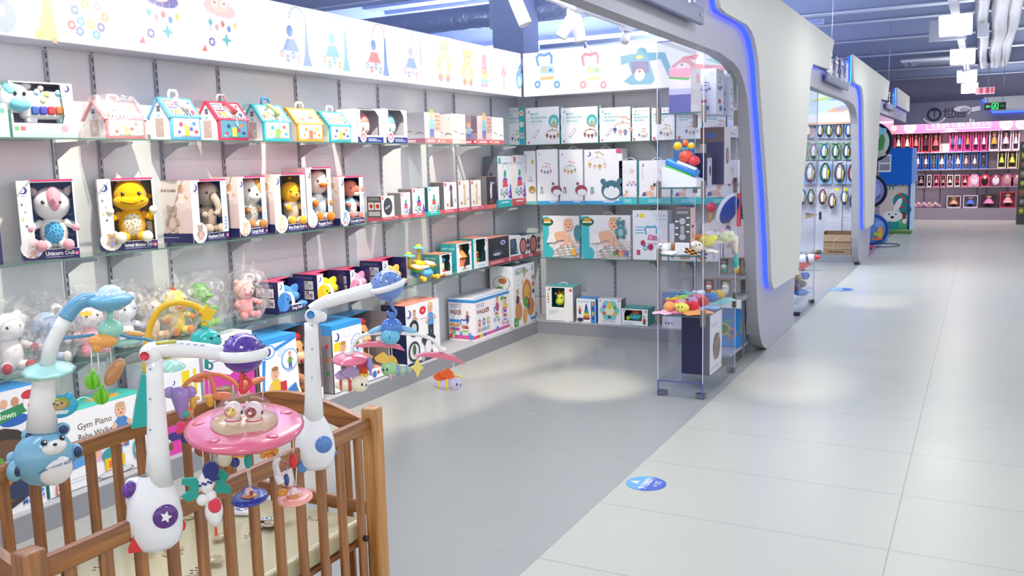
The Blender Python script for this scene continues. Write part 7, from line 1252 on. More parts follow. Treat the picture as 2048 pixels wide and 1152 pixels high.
m.p('clear_rattle', 'dome', m.E(561, 935, 18, 20, 'fff', 16)); m.p('rattle_beads', 'plastic', *[m.E(561+9*cos(i*2.1), 935+10*sin(i*1.7), 2.5, 2.5, ('c04a58', 'f0f0f2', 'b04868')[i % 3], 2.5) for i in range(9)]); m.p('white_handle', 'plastic', m.T(smooth([(556, 915), (551, 930), (556, 950), (562, 965)], 4), [7]*8+[9]*5, 'f2f2f4', n=12, )); m.p('blue_foot', 'plastic', m.E(573, 960, 6, 14, '2a4a90', 6), m.E(565, 985, 12, 8, 'e09030', 8))
# --- blue ball mobile
m = Mob('toy_mobile', 'white rocket-base mobile with a pale blue ball, bird and three bees, farther along the crib', 632, 900, -1.488)
m.p('rocket_base', 'plastic', ('l', [(0, -46*m.k), (24*m.k, -42*m.k), (36*m.k, -30*m.k), (40*m.k, -8*m.k), (38*m.k, 18*m.k), (32*m.k, 42*m.k), (22*m.k, 62*m.k), (18*m.k, 70*m.k)], m.q(630, 896), 'eef1f8', None, 30, (1, .62)))
m.p('round_badge', 'plastic', ('l', [(0, 0), (16*m.k, 0), (17*m.k, -2*m.k), (17*m.k, -7*m.k)], m.q(648, 890, -24), '5b86d0', (90, 0, 10), 26), label='blue badge')
m.p('fin', 'plastic', m.X([(600, 915), (614, 932), (611, 943), (594, 944), (596, 925)], 10, '5b8ad0', -12), label='blue fin'); m.p('fin', 'plastic', m.X([(668, 895), (674, 905), (668, 915)], 10, '5b8ad0', 0), label='blue fin')
m.p('upright', 'plastic', m.T([(628, 860), (627, 790), (624, 720), (623, 665), (622, 645)], [21, 17, 15, 13.5, 13], WH_, n=20, flat=.75)); ps(m, 'screw_hole', 'plastic', *[m.E(624, y, 1.8, 1.8, '8a8c94', 2, -11) for y in (650, 698, 755)])
m.p('elbow', 'plastic', m.E(628, 632, 18, 17, WH_, 14), m.E(644, 634, 10, 10, WH_, 8)); m.p('pivot_button', 'plastic', ('l', [(0, 0), (7*m.k, 0), (8*m.k, 3*m.k)], m.q(622, 629, -14), '3f86d0', (90, 0, -20), 20), label='blue pivot button')
m.p('arm', 'plastic', m.T(smooth([(622, 620), (645, 606), (690, 593), (740, 580), (765, 572)], 5), [11]*6+[13]*6+[14]*9, WH_, n=18, flat=.8))
m.p('ball_ring', 'plastic', ('l', [(34*m.k, -6*m.k), (37*m.k, -3*m.k), (38*m.k, 0), (37*m.k, 3*m.k), (34*m.k, 6*m.k)], m.q(775, 572), WH_, (0, -15, 0), 40)); m.p('projector_ball', 'plastic', m.E(775, 571, 33, 32, '7090d2', 33), label='pale blue projector ball'); holes(m, 775, 571, 32.5, '2c3a78')
m.p('hook', 'plastic', m.T(smooth([(780, 602), (785, 615), (792, 625), (784, 637), (774, 622)], 4), 3, '5b86d0', n=8), m.T([(783, 625), (784, 640)], 5, '4a7fd0', n=10), label='blue hook')
m.p('bird_body', 'plastic', m.E(783, 655, 22, 20, '4a7fd0', 20), label='blue bird body'); m.p('bird_face', 'plastic', m.E(781, 673, 19, 17, '6cc0e4', 12, -12), m.E(779, 675, 1.4, 3, '3a6ab8', 2, -24))
m.p('wing', 'plastic', m.E(752, 660, 20, 6, '8cc4ee', 6, rot=(0, -20, 0)), label='light blue wing'); m.p('wing', 'plastic', m.E(816, 659, 20, 6, '8cc4ee', 6, rot=(0, 20, 0)), label='light blue wing')
m.p('curved_arm', 'plastic', m.T(smooth([(765, 666), (735, 668), (712, 680), (702, 705)], 5), 4, WH_, n=10)); m.p('curved_arm', 'plastic', m.T(smooth([(800, 666), (840, 670), (868, 682), (884, 702)], 5), 4, WH_, n=10)); ps(m, 'arm_tip', 'plastic', m.E(698, 706, 10, 6, WH_, 6), m.E(885, 700, 9, 6, WH_, 6), m.E(758, 678, 7, 6, WH_, 5))
PKL = 'e47a94'
m.p('canopy', 'plastic', ('l', [(0, 6*m.k), (20*m.k, 4*m.k), (34*m.k, -2*m.k), (36*m.k, -5*m.k), (30*m.k, -4*m.k), (0, 1*m.k)], m.q(700, 714), PKL, (10, 0, 0), 24), label='pink canopy'); m.p('canopy', 'plastic', m.X([(707, 692), (735, 684), (775, 684), (800, 690), (810, 701), (790, 696), (760, 692), (725, 694)], 14, PKL), label='pink leaf canopy'); m.p('canopy', 'plastic', m.X([(828, 712), (850, 705), (880, 705), (910, 712), (930, 728), (905, 720), (880, 716), (850, 712)], 16, PKL), label='pink leaf canopy')
strings(m, [[(737, 690), (738, 717)], [(778, 692), (779, 720)], [(783, 692), (784, 712)], [(835, 708), (835, 718)], [(907, 722), (907, 752)], [(694, 722), (694, 740)]], r=.9)
def bee(x, y, head, b1, b2, wing, s, flip=1, lab='', tail=None, hc=None):
    hx = x+18*s*flip
    m.p('bee_body', 'plastic', m.E(x-6*s*flip, y+2*s, 20*s, 12*s, b1, 12*s), m.E(x-1*s*flip, y+2*s, 7*s, 13*s, b2, 13*s), m.E(x-17*s*flip, y+2*s, 5*s, 11*s, b2, 11*s), m.E(x-25*s*flip, y+2*s, 4*s, 6*s, tail or b1, 6*s), label=lab+' body')
    m.p('bee_head', 'plastic', m.E(hx, y-1*s, 18*s, 17*s, head, 16*s), m.E(hx+5*s*flip, y+1*s, 2.2*s, 3*s, '26304a', 2*s, -15*s), m.E(hx+13*s*flip, y+2*s, 1.6*s, 3*s, '26304a', 2*s, -11*s), label=lab+' head'); m.p('feeler', 'plastic', m.E(hx+4*s, y-18*s, 4*s, 3.5*s, hc or 'f0cc48', 4*s), m.E(hx+11*s, y-16*s, 4*s, 4*s, hc or 'f0cc48', 4*s))
    W = [(x-22*s, y-24*s), (x-12*s, y-30*s), (x-4*s, y-22*s), (x+2*s, y-8*s), (x-8*s, y-4*s), (x-26*s, y-10*s), (x-30*s, y-17*s)]
    m.p('bee_wing', 'cloth', m.X(W, 3, wing, 4), label=lab+' wing'); m.p('bee_wing', 'cloth', m.X([(a+17*s*(1 if flip > 0 else -1)+(a-x)*.1, b-6*s) for a, b in W], 3, wing, -4), label=lab+' wing')
bee(700, 768, 'f2ecd4', 'f0e8d4', 'cf4a38', 'b9a4cf', 1.05, 1, 'cream and red bee'); bee(796, 738, '9fcf9a', 'a8c8a0', '8a9ad0', 'efc25e', .95, -1, 'green bee'); bee(893, 768, 'c9c2e2', 'c6bfe0', 'efd23e', 'ea6a3a', .9, 1, 'lavender bee')
m.p('pink_fringe', 'cloth', m.X([(700, 718), (735, 716), (732, 735), (722, 745), (712, 732), (706, 728)], 3, 'e0566c', 6)); m.p('orange_tassel', 'cloth', m.E(727, 745, 9, 12, 'e8683a', 6, 8))
for x, y, rx, ry, cc, lb in ((740, 730, 8, 20, '9a8fd8', 'violet crystal'), (780, 742, 7, 21, 'eab4c8', 'pink crystal')): m.p('crystal', 'plastic', ('l', [(0, -ry*m.k), (rx*m.k, 0), (0, ry*m.k)], m.q(x, y, -8), cc, None, 6), label=lb)
m.p('yellow_star', 'plastic', m.X([(835+(20 if i % 2 == 0 else 8)*sin(pi*i/4)*(.6 if i % 4 == 2 else 1), 735-(20 if i % 2 == 0 else 8)*cos(pi*i/4)) for i in range(8)], 7, 'f0e078'))
# --- honey bear mobile (far rail, left)
m = Mob('toy_mobile', 'blue bear-base mobile reading LOVELY HONEY BEAR with a blue dish on top, far left', 86, 915, -2.05)
BB, BN = '7fb9d8', '2a3f6a'
m.p('bear_body', 'plastic', m.E(88, 915, 56, 58, BB, 46), label='blue bear body'); m.p('bear_ear', 'plastic', m.E(58, 870, 14, 14, BB, 9), m.E(60, 872, 9, 9, BN, 6, -6)); m.p('bear_ear', 'plastic', m.E(125, 858, 14, 14, BB, 9), m.E(127, 859, 9, 9, BN, 6, -6))
m.p('muzzle_patch', 'plastic', m.E(108, 895, 24, 15, 'f2f2f4', 13, -35, (0, -14, 0)), m.E(110, 889, 4, 3, '26283a', 3, -49), label='white muzzle patch'); m.p('belly_patch', 'plastic', m.E(109, 938, 33, 33, 'f2f2f4', 20, -28), label='white belly patch')
m.p('eyes', 'plastic', m.E(88, 886, 6, 6, '1a1c26', 4, -42), m.E(124, 876, 5, 6, '1a1c26', 4, -36), m.E(90, 884, 2, 2, 'ffffff', 2, -47), m.E(126, 874, 1.6, 1.6, 'ffffff', 2, -41))
m.p('paw', 'plastic', m.E(32, 940, 17, 24, '8cc4e0', 14, -8, (0, 25, 0)), m.E(38, 940, 9, 14, BN, 7, -18, (0, 20, 0)), label='left paw'); m.p('paw', 'plastic', m.E(152, 903, 13, 17, BB, 12), m.E(156, 904, 8, 12, BN, 6, -9), label='right paw'); m.p('tail_bow', 'plastic', m.E(25, 915, 11, 12, '8fc8e4', 6, 10), m.E(20, 925, 8, 8, '8fc8e4', 5, 10))
g = G(); vs, fs, (x0, x1) = textmesh('LOVELY HONEY BEAR', True); kk = 60*m.k/(x1-x0); c = m.q(109, 921)
for q in range(1):
    V = []
    for v in vs:
        t = (v.x-x0)*kk-30*m.k; xx = t; zz = v.y*kk*1.15-.0+(-.35*(t/m.k)**2/33+0)*m.k*.3+t*.22; X_, Z_ = xx/m.k, zz/m.k-4
        y1 = 46*math.sqrt(max(.02, 1-((X_+21)/56)**2-(Z_/58)**2)); y2 = 28+20*math.sqrt(max(0, 1-(X_/33)**2-((Z_+23)/33)**2))
        V.append((xx, -(max(y1, y2, 48.5 if abs(X_) < 27 and Z_ > -4 else 0)+1.2)*m.k, zz))
    g.add(V, fs, '24509a', M=Matrix.Translation((c.x, 0, c.z)))
g.build('lettering', 'plastic', m.r)
m.p('upright', 'plastic', m.T([(84, 862), (86, 800), (88, 765), (88, 745)], [29, 24, 21, 19], 'f0f0f2', n=20, flat=.8)); m.p('pivot_button', 'plastic', m.E(70, 752, 9, 12, MINT, 6, -14), label='mint pivot button'); m.p('neck_block', 'plastic', m.E(95, 748, 28, 16, 'f0f0f2', 16))
m.p('leaf_canopy', 'plastic', ('l', [(0, 10*m.k), (26*m.k, 7*m.k), (44*m.k, -1*m.k), (51*m.k, -5*m.k), (40*m.k, -5*m.k), (0, 0)], m.q(97, 736), 'a9ded6', (10, 0, 0), 10), label='mint petal canopy'); m.p('canopy_cap', 'plastic', m.T([(97, 724), (97, 712)], [11, 9], '4a96c4', n=16), label='blue cap')
m.p('arm', 'plastic', m.T([(94, 730), (103, 690), (118, 660), (131, 637)], [14, 14, 14, 14], 'eceef0', n=18, flat=.9)); m.p('arm_cover', 'plastic', m.T(smooth([(131, 637), (145, 617), (165, 602), (188, 600)], 4), 15, '6aa6cf', n=18, flat=.9), label='blue arm cover')
m.p('projector_dish', 'plastic', ('l', [(0, -22*m.k), (22*m.k, -19*m.k), (40*m.k, -7*m.k), (45*m.k, 2*m.k), (40*m.k, 9*m.k), (24*m.k, 14*m.k), (0, 15*m.k)], m.q(220, 601), '6fb2d8', None, 36), label='blue projector dish'); m.p('projector_cap', 'plastic', ('l', [(26*m.k, -2*m.k), (24*m.k, 4*m.k), (20*m.k, 14*m.k), (9*m.k, 20*m.k), (0, 21*m.k)], m.q(220, 590), 'c3dff2', None, 24), label='pale blue scalloped cap')
ps(m, 'scallop', 'plastic', *[('e', m.q(220, 589)+Vector((25*m.k*cos(i*pi/7), 25*m.k*sin(i*pi/7), 0)), 5.5*m.k, 'c3dff2') for i in range(14)])
m.p('stem', 'plastic', m.T([(220, 622), (220, 642)], 6, MINT, n=12)); m.p('hub_ball', 'plastic', m.E(221, 658, 25, 21, '9ad8c4', 24), label='mint hub ball')
m.p('thin_arm', 'plastic', m.T(smooth([(190, 670), (150, 674), (118, 680), (103, 698), (97, 715)], 5), 3.4, '4f92c0', n=8)); m.p('thin_arm', 'plastic', m.T(smooth([(236, 668), (262, 675), (290, 678), (312, 686)], 5), 3.4, '4f92c0', n=8))
m.p('orange_leaf', 'plastic', m.E(205, 682, 28, 14, 'f0aa58', 12, -16, (0, 8, 0)), m.E(194, 693, 10, 12, 'f0aa58', 9, -16), label='orange leaf'); m.p('orange_leaf', 'plastic', m.E(268, 668, 22, 7, 'f0b26a', 8, 10, (0, 10, 0)), label='orange leaf'); m.p('mint_leaf', 'plastic', m.E(250, 685, 34, 8, 'a9dcd2', 12, 5))
strings(m, [[(110, 740), (114, 790)], [(116, 740), (119, 790)], [(182, 695), (184, 738)], [(195, 700), (199, 760)], [(220, 690), (223, 725)]])
m.p('bear_rattle', 'plastic', m.E(120, 813, 33, 24, '38b6e2', 9), m.E(97, 793, 9, 9, '38b6e2', 7), m.E(137, 793, 9, 9, '38b6e2', 7), m.E(95, 835, 6, 5, '2f9ac4', 5), label='bright blue bear rattle'); m.p('rattle_face', 'plastic', m.E(118, 808, 21, 14, '9aa83a', 5, -6), m.E(118, 811, 15, 10, 'c8ac78', 5, -9), m.E(108, 808, 2, 2, '222', 2, -14), m.E(124, 806, 2, 2, '222', 2, -14), m.E(115, 810, 2, 1.6, '3a2a20', 2, -14), label='green-haired beige face'); m.p('grip_slot', 'plastic', m.X([(100, 822), (138, 820), (134, 827), (108, 829)], 2, 'e6f2f6', -9))
for x, y in ((185, 758), (203, 788)):
    m.p('green_drop', 'plastic', *[('e', m.q(x, y+5), (15*m.k, 2*m.k, 17*m.k), '7fd23f', (0, 0, a)) for a in (0, 60, 120)], m.E(x, y-14, 5, 6, '7fd23f', 5), label='lime green leaf drop')
m.p('brown_rattle', 'plastic', m.E(228, 745, 15, 30, 'c48c5a', 13, 0, (0, 32, 0)), m.E(240, 727, 11, 11, 'd09c6a', 12), label='brown bear-paw rattle')
# --- yellow arch mobile (far rail, middle)
m = Mob('toy_mobile', 'yellow arch mobile with a star tip, turquoise ball and orange arms, behind the saturn mobile', 290, 820, -2.05)
TQ2, OR = '2fbcb8', 'e8845a'
m.p('wedge_base', 'plastic', m.X([(283, 745), (294, 745), (303, 845), (262, 852)], 46, TQ2), label='turquoise wedge base')
m.p('arch_arm', 'plastic', m.T(smooth([(291, 748), (293, 700), (300, 655), (320, 618), (350, 605), (385, 610), (405, 622)], 5), 6.5, 'f4bf1e', n=12), label='yellow arch arm')
m.p('star_tip', 'plastic', m.X([(414+(19 if i % 2 == 0 else 12)*sin(pi*i/5), 627-(19 if i % 2 == 0 else 12)*cos(pi*i/5)) for i in range(10)], 14, 'f6cc22'), m.E(400, 628, 4, 4, 'e07a2a', 4, -8), m.E(409, 648, 6, 6, 'f6cc22', 6), label='yellow star'); m.p('hook', 'plastic', m.T(smooth([(408, 645), (404, 652), (410, 660), (416, 655)], 4), 2.5, TQ2, n=8))
m.p('music_ball', 'plastic', ('l', [(0, -15*m.k), (24*m.k, -14*m.k), (31*m.k, -8*m.k), (31*m.k, 0), (26*m.k, 14*m.k), (14*m.k, 22*m.k), (0, 24*m.k)], m.q(411, 680), TQ2, None, 28), m.E(410, 656, 6, 5, TQ2, 5), label='turquoise elephant-shaped music ball'); m.p('eyes', 'plastic', m.E(423, 676, 3, 3, '2a3038', 3, -28), m.E(438, 672, 2.4, 3, '2a3038', 3, -20))
m.p('hook', 'plastic', m.T([(413, 695), (413, 735)], 4, TQ2, n=8), m.T(smooth([(410, 735), (422, 738), (424, 728), (414, 724)], 4), 2.5, '3a9a98', n=8))
m.p('mint_cap', 'plastic', ('l', [(0, 13*m.k), (12*m.k, 9*m.k), (26*m.k, 0), (28*m.k, -4*m.k)], m.q(342, 732), 'a9e0d2', (8, 0, 0), 16))
m.p('cross_arm', 'plastic', m.T(smooth([(415, 748), (395, 752), (375, 765), (362, 782)], 5), 4.5, OR, n=10), m.T(smooth([(415, 748), (440, 750), (465, 762), (480, 780)], 5), 4.5, OR, n=10), m.T(smooth([(415, 748), (424, 762), (429, 780), (432, 798)], 5), 4.5, OR, n=10), label='orange arms'); ps(m, 'arm_tip', 'plastic', m.E(445, 792, 24, 9, OR, 9, 0, (0, 8, 0)), m.E(398, 757, 18, 8, OR, 8, 12), m.E(512, 762, 20, 7, OR, 8, 5, (0, -15, 0)), m.E(495, 768, 12, 10, OR, 9, 5))
m.p('purple_elephant', 'plastic', ('l', [(0, -50*m.k), (8*m.k, -44*m.k), (14*m.k, -20*m.k), (20*m.k, 4*m.k), (17*m.k, 16*m.k), (0, 20*m.k)], m.q(361, 792), 'a886cc', None, 20), m.E(340, 785, 13, 12, 'b090d4', 5), m.E(380, 784, 13, 13, 'b090d4', 5), label='purple elephant rattle')
strings(m, [[(382, 758), (382, 812)], [(408, 756), (409, 790)], [(417, 756), (419, 790)], [(466, 765), (467, 800)], [(525, 762), (526, 800)], [(430, 800), (430, 830)], [(386, 812), (386, 845)]], r=.9)
m.p('giraffe_rattle', 'plastic', m.E(386, 805, 7, 13, 'e8b048', 6), m.E(392, 797, 8, 5, 'eebc58', 5), m.E(420, 802, 8, 13, 'e8a83a', 6), m.E(418, 793, 14, 5, 'eebc58', 5)); m.p('orange_koala', 'plastic', m.E(376, 826, 12, 12, 'ef8a5a', 9), m.E(372, 828, 8, 8, '48b0a8', 5, -8)); m.p('pink_teether', 'matt_plastic', m.X([(352, 848), (358, 842), (368, 846), (378, 842), (384, 850), (380, 864), (366, 862), (356, 868), (350, 862), (357, 856)], 9, 'f24a72'), label='hot pink teether')
m.p('dog_rattle', 'plastic', m.E(328, 893, 17, 17, 'f0e8c0', 12), m.E(330, 891, 4, 4, '6a4a34', 4, -12), m.E(342, 893, 5, 9, '8a6a4a', 6, -6), label='cream dog head'); m.p('blue_rattle', 'plastic', m.E(372, 877, 11, 10, '2a3a8a', 9), m.E(385, 880, 11, 9, 'd4d8e4', 9))
m.p('yellow_lion', 'plastic', m.E(533, 888, 20, 22, 'f0b23a', 12), *[m.E(533+22*cos(a), 888+24*sin(a), 7, 7, 'ef9636', 7, 4) for a in [i*pi/5 for i in range(10)]], m.E(527, 884, 3, 4, 'f6f0e0', 3, -12), m.E(527, 884, 1.6, 2, '2a1c14', 2, -15), m.E(541, 878, 3, 4, 'f6f0e0', 3, -12), m.E(541, 878, 1.6, 2, '2a1c14', 2, -15), m.E(535, 894, 6, 4, 'f8e4b0', 4, -12), label='yellow lion head'); m.p('orange_cloud', 'matt_plastic', m.X([(462, 905), (470, 896), (500, 894), (504, 905), (496, 914), (468, 914)], 8, 'f0953a')); m.p('cream_bird', 'plastic', m.E(449, 917, 16, 18, 'ded6c4', 12), m.E(437, 902, 6, 6, 'ef9a3a', 5), m.E(470, 925, 10, 11, '2a3a8a', 9, 4), label='cream bird with an orange comb'); m.p('maroon_fish', 'plastic', m.E(405, 898, 16, 16, '9a4a44', 9, 10))
# ================================================================== FLOOR STICKERS
def sticker(lab, c, r_, txt=True, mm='.01'):
    g = G(); n = 40; z = .0012
    pts = [(r_*cos(2*pi*i/n), r_*sin(2*pi*i/n)) for i in range(n)]
    M = Matrix(((0, -1, 0, c[0]), (1, 0, 0, c[1]), (0, 0, 1, z), (0, 0, 0, 1)))   # local u = +y world, v = -x world
    g.add([(x, y, 0) for x, y in pts], [tuple(range(n))], '3d5fc0', M=M)
    up = [(r_*cos(t), r_*sin(t)) for t in [pi*i/20 for i in range(21)]]
    g.add([(x, y, .0002) for x, y in up], [tuple(range(21))], '5fa6dc', M=M)
    p = Pr(g, M @ Matrix.Translation((-r_, -r_, 0)), 2*r_, 2*r_); p.k = 3
    p.P([(.5, .93), (.62, .66), (.5, .73), (.38, .66)], 'f2f6fa')
    p.R(0.03, .4, .97, .42, '3d5fc0') if False else None
    if txt: p.T('910801', .5, .4, .2, 'f2f4fa', 'c', .9, bold=True); p.T('公司', .52, .2, .11, 'dfe6f6', 'l', .22); p.E(.42, .24, .045, .05, 'e6ecf8'); p.E(.42, .24, .02, .025, '3d5fc0'); p.lines(.5, .15, .24, 1, 'dfe6f6', th=.015)
    else: p.T('8 0', .5, .4, .22, 'e4eaf6', 'c', .7)
    return tag(g.build('floor_sticker', 'card'), lab, 'floor sticker')
sticker('round blue floor sticker with an arrow and the number 910801', (-1.425, 4.068), .1)
sticker('distant pale blue floor sticker beside the boat shop', ((onz(1687, 579, 0)).x-.03, onz(1687, 579, 0).y), .14, False)
g = G(); a = onz(1798, 476, 0); g.lathe([(0, .0012), (.12, .0012)], (a.x, a.y, 0), '9cc4b4', n=20); tag(g.build('floor_sticker', 'card'), 'faint greenish floor sticker near the play tent', 'floor sticker')
# ================================================================== BOAT SHOP (second booth)
YB2 = 14.45
g = G(); g.box((-2.83, YB2+.03, 1.35), (2.44, .06, 2.7), 'eeeff4'); struct('wall_boat_shop', g, 'wall_paint')
g = G(); g.box((XW-.03, 11.3, 1.3), (.06, 6.4, 2.6), 'd9dadf'); struct('wall_left_boat_shop', g, 'wall_paint')
g = G(); g.box((-2.83, YB2-.185, .056), (2.4, .37, .112), '8d9097'); struct('trim_%d' % k, g, 'paint'); k += 1
r = thing('wire_grid_panel', 'white wire grid panel covering the back of the boat shop', 'wire panel', (-2.5, YB2-.03, 1.2))
g = G()
for i in range(45): g.box((-.85+i*.042, 0, .0), (.003, .003, 1.9), 'b9bdc8')
for j in range(45): g.box((.075, .004, -.95+j*.043), (1.85, .003, .003), 'b9bdc8')
g.build('wires', 'paint', r); part(r, 'seam_post', 'metal', ('b', (.62, -.003, -.45), (.008, .008, 1.0), '5a5c66')); part(r, 'frame_bar', 'paint', ('b', (.075, -.004, .95), (1.87, .01, .02), 'c8ccd6'))
r = thing('light_box', 'small lit sky-blue fascia picture with aeroplanes in the boat shop', 'light box', (-2.6, YB2-.16, 2.36))
g = G(); g.box((0, .06, 0), (1.95, .12, .58), 'c0c2cc'); g.build('housing', 'paint', r)
g = G(); g.box((0, -.002, 0), (1.94, .004, .57), 'd8ecfc'); p = Pr(g, Matrix(((1, 0, 0, -.97), (0, 0, -1, -.0045), (0, 1, 0, -.285), (0, 0, 0, 1))), 1.94, .57)
p.R(0, 0, 1, .25, 'f2f4fa'); p.P([(0, .3), (.5, .25), (1, .4), (1, .7), (.4, .6), (0, .7)], 'bfe0fa'); p.P([(.74, .32), (.8, .42), (.97, .5), (.96, .4), (.85, .3)], 'f0a070'); p.E(.86, .4, .16, .06, 'b0a4c8', 10); p.P([(.62, .62), (.74, .72), (.78, .66), (.66, .6)], 'b8d848'); p.P([(.74, .66), (.8, .6), (.82, .64)], '4aa8e8'); p.E(.52, .75, .12, .09, 'e6b4c4'); p.E(.52, .45, .12, .08, 'e6b4c4'); p.E(.56, .73, .06, .06, 'd890a4'); p.E(.56, .44, .06, .05, 'd890a4'); p.R(0, 0, 1, .05, 'e8b088')
g.build('printed_panel', 'lightbox', r)
boats = []
BC = {'navy': ('2a3450', 'b0b8c8'), 'maroon': ('7a3038', 'b8a4a4'), 'green': ('2f5a40', 'a8b8a8'), 'blue': ('2f5f9c', 'a8c4dc'), 'brown': ('6a4a48', 'c0b0b0'), 'grey': ('5a6270', 'c0c8d0')}
RW = [('top row', 243, 277, [(1617, 'maroon'), (1640, 'navy'), (1658, 'green'), (1677, 'maroon'), (1697, 'blue')], 17),
      ('second row', 284, 320, [(1608, 'grey'), (1627, 'navy'), (1648, 'blue'), (1671, 'green'), (1693, 'navy'), (1711, 'grey')], 18),
      ('third row', 321, 369, [(1620, 'grey'), (1650, 'green'), (1679, 'brown'), (1706, 'maroon')], 26),
      ('bottom row', 374, 413, [(1605, 'blue'), (1622, 'green'), (1645, 'maroon'), (1664, 'brown'), (1689, 'grey'), (1707, 'navy')], 19)]
for rn_, y0, y1, L_, wpx in RW:
    for i, (x, cn) in enumerate(L_):
        dyp = 8 if (rn_ == 'bottom row' and x in (1664, 1707)) else 0
        c = ony(x, (y0+y1)/2+dyp, YB2-.12); a = ony(x-wpx/2, y0, YB2-.12); b = ony(x+wpx/2, y1, YB2-.12); w, h = b.x-a.x, a.z-b.z; h = abs(h)*.94; w *= .94
        r = thing('boat_pack', '%s inflatable toy boat pack hanging in the %s, %s from the left' % (cn, rn_, ('first', 'second', 'third', 'fourth', 'fifth', 'sixth')[i]), 'toy boat', c, 0, 'bagged toy boats on the wire grid')
        d, pale = BC[cn]
        if rn_ != 'bottom row':
            g = G(); g.box((0, .03, 0), (w, .004, h), {'second row': '9fc8b0', 'third row': '8fb8dc'}.get(rn_, 'b4cadc')); g.box((0, .027, h*.42), (w, .003, h*.14), '58a048' if rn_ == 'second row' else 'c8d0dc'); g.build('backing_card', 'card', r)
        g = G(); n = 20; P = [(w*.36*sin(2*pi*j/n)*(1-.25*max(0, cos(2*pi*j/n))), 0, h*.4*cos(2*pi*j/n)) for j in range(n)]; g.tube(P+[P[0]], w*.075, d, 8); g.build('hull_tube', 'plastic', r)
        part(r, 'hull_floor', 'plastic', ('e', (0, .006, 0), (w*.3, .012, h*.35), pale)); part(r, 'cabin', 'plastic', ('r', (0, -.014, -h*.03), (w*.27, .02, h*.46), w*.05, 'f4f6f8')); part(r, 'yellow_tube', 'plastic', ('t', [(w*.26, -.02, -h*.3), (w*.3, -.02, h*.12)], w*.055, 'ecd02a')); part(r, 'motor', 'plastic', ('b', (0, -.014, -h*.36), (w*.26, .03, h*.1), '25272e'))
        part(r, 'hang_tab', 'matt_plastic', ('b', (0, .0, h*.47), (w*.3, .004, h*.05), 'eef'), ('t', [(0, .09, h*.47), (0, -.01, h*.47)], .004, 'c0c4d0', {'n': 6}))
for x in (1673, 1691):
    c = ony(x, 379, YB2-.17); tag(part(None, 'price_flag', 'card', ('b', (0, 0, 0), (.06, .003, .04), 'ecd828'), ('t', [(0, .12, .01), (0, 0, .01)], .003, 'c0c4d0', {'n': 5}), loc=c), 'yellow price flag above the %s of the bottom boat row' % ('brown boat' if x == 1673 else 'grey boat'), 'price tag')
c = ony(1628, 430, YB2-.3); r = thing('toy_model_pack', 'small colourful model kit jutting from the grid under the boats', 'toy', c, 0)
part(r, 'model_body', 'plastic', ('x', [(-.12, .04), (-.0, .02), (.04, -.01), (-.12, -.06)], .03, (0, 0, 0), 'b9a070'), ('x', [(-.12, .03), (-.02, .01), (-.12, -.0)], .034, (0, 0, 0), '3a4a80')); part(r, 'hook_plate', 'metal', ('b', (.07, .14, -.02), (.035, .01, .12), '4a505c'), ('t', [(.07, .27, 0), (.0, 0, 0)], .004, '8a8c94', {'n': 5}))
# cardboard box with string
c0 = ony(1647, 508, 14.2); c1 = ony(1702, 508, 14.2); cz = .113; w = c1.x-c0.x; h = ony(1647, 463, 14.2).z-c0.z
r = thing('cardboard_box', 'open brown cardboard box tied with white string on the boat shop plinth', 'cardboard box', ((c0.x+c1.x)/2, 14.3, cz), 0)
g = G(); d = .2
for s in (-1, 1): g.box((s*w/2, 0, h/2), (.008, d, h), '9a7c5c'); 
g.box((0, -d/2, h*.43), (w, .008, h*.86), 'a58865'); g.box((0, d/2, h/2), (w, .008, h), '8a6d50'); g.box((0, 0, .004), (w, d, .008), '9a7c5c'); g.build('carton_walls', 'card', r)
part(r, 'front_flap', 'card', ('b', (-.0, -d/2-.012, h*.72), (w*.98, .006, h*.3), 'b09372', (-8, 0, 0)))
g = G(); p = Pr(g, Matrix(((1, 0, 0, -w/2), (0, 0, -1, -d/2-.005), (0, 1, 0, 0), (0, 0, 0, 1))), w, h*.8); p.R(.15, .1, .75, .18, '6a5340'); g.build('printed_marks', 'card', r)
part(r, 'string', 'string', ('t', [(-w/2, -d/2-.012, h*.26), (w/2, -d/2-.012, h*.27)], .004, 'e6dcc8', {'n': 5}), ('t', [(-w*.12, -d/2-.014, 0), (-w*.12, -d/2-.02, h*.6), (w*.15, -d/2-.025, h*.78)], .004, 'e6dcc8', {'n': 5}))
for i, (x, y, cc) in enumerate(((1630, 502, 'c8b48a'), (1637, 503, '6a6a58'), (1708, 505, '4a4a52'))):
    c = ony(x, y, 14.25); tag(part(None, 'loose_model_part', 'plastic', ('e', (0, 0, .03), (.05, .05, .03), cc), ('b', (.03, 0, .02), (.05, .06, .03), '8a8a7a'), loc=(c.x, 14.25, .113)), '%s small loose model parts on the boat shop plinth, %s the cardboard box' % (('tan', 'olive', 'dark grey')[i], ('farther left of', 'just left of', 'right of')[i]), 'toy parts')
g = G(); rw = random.Random(5); c = ony(1611, 500, 13.6)
for i in range(30): g.tube([(rw.uniform(-.1, .1), rw.uniform(-.08, .08), .02+rw.uniform(0, .2)) for _ in range(3)], .003, 'd8dce2', 5)
tag(g.build('wire_bundle', 'plastic', None, (c.x, 13.6, .0)), 'tangled pale wire toy on the floor behind the white panel', 'toy')
r = thing('toy_plane', 'red, green and white toy rocket plane poking out from behind the white panel', 'toy', (onz(1606, 530, .08).x, onz(1606, 530, .08).y, .0), R_(10))
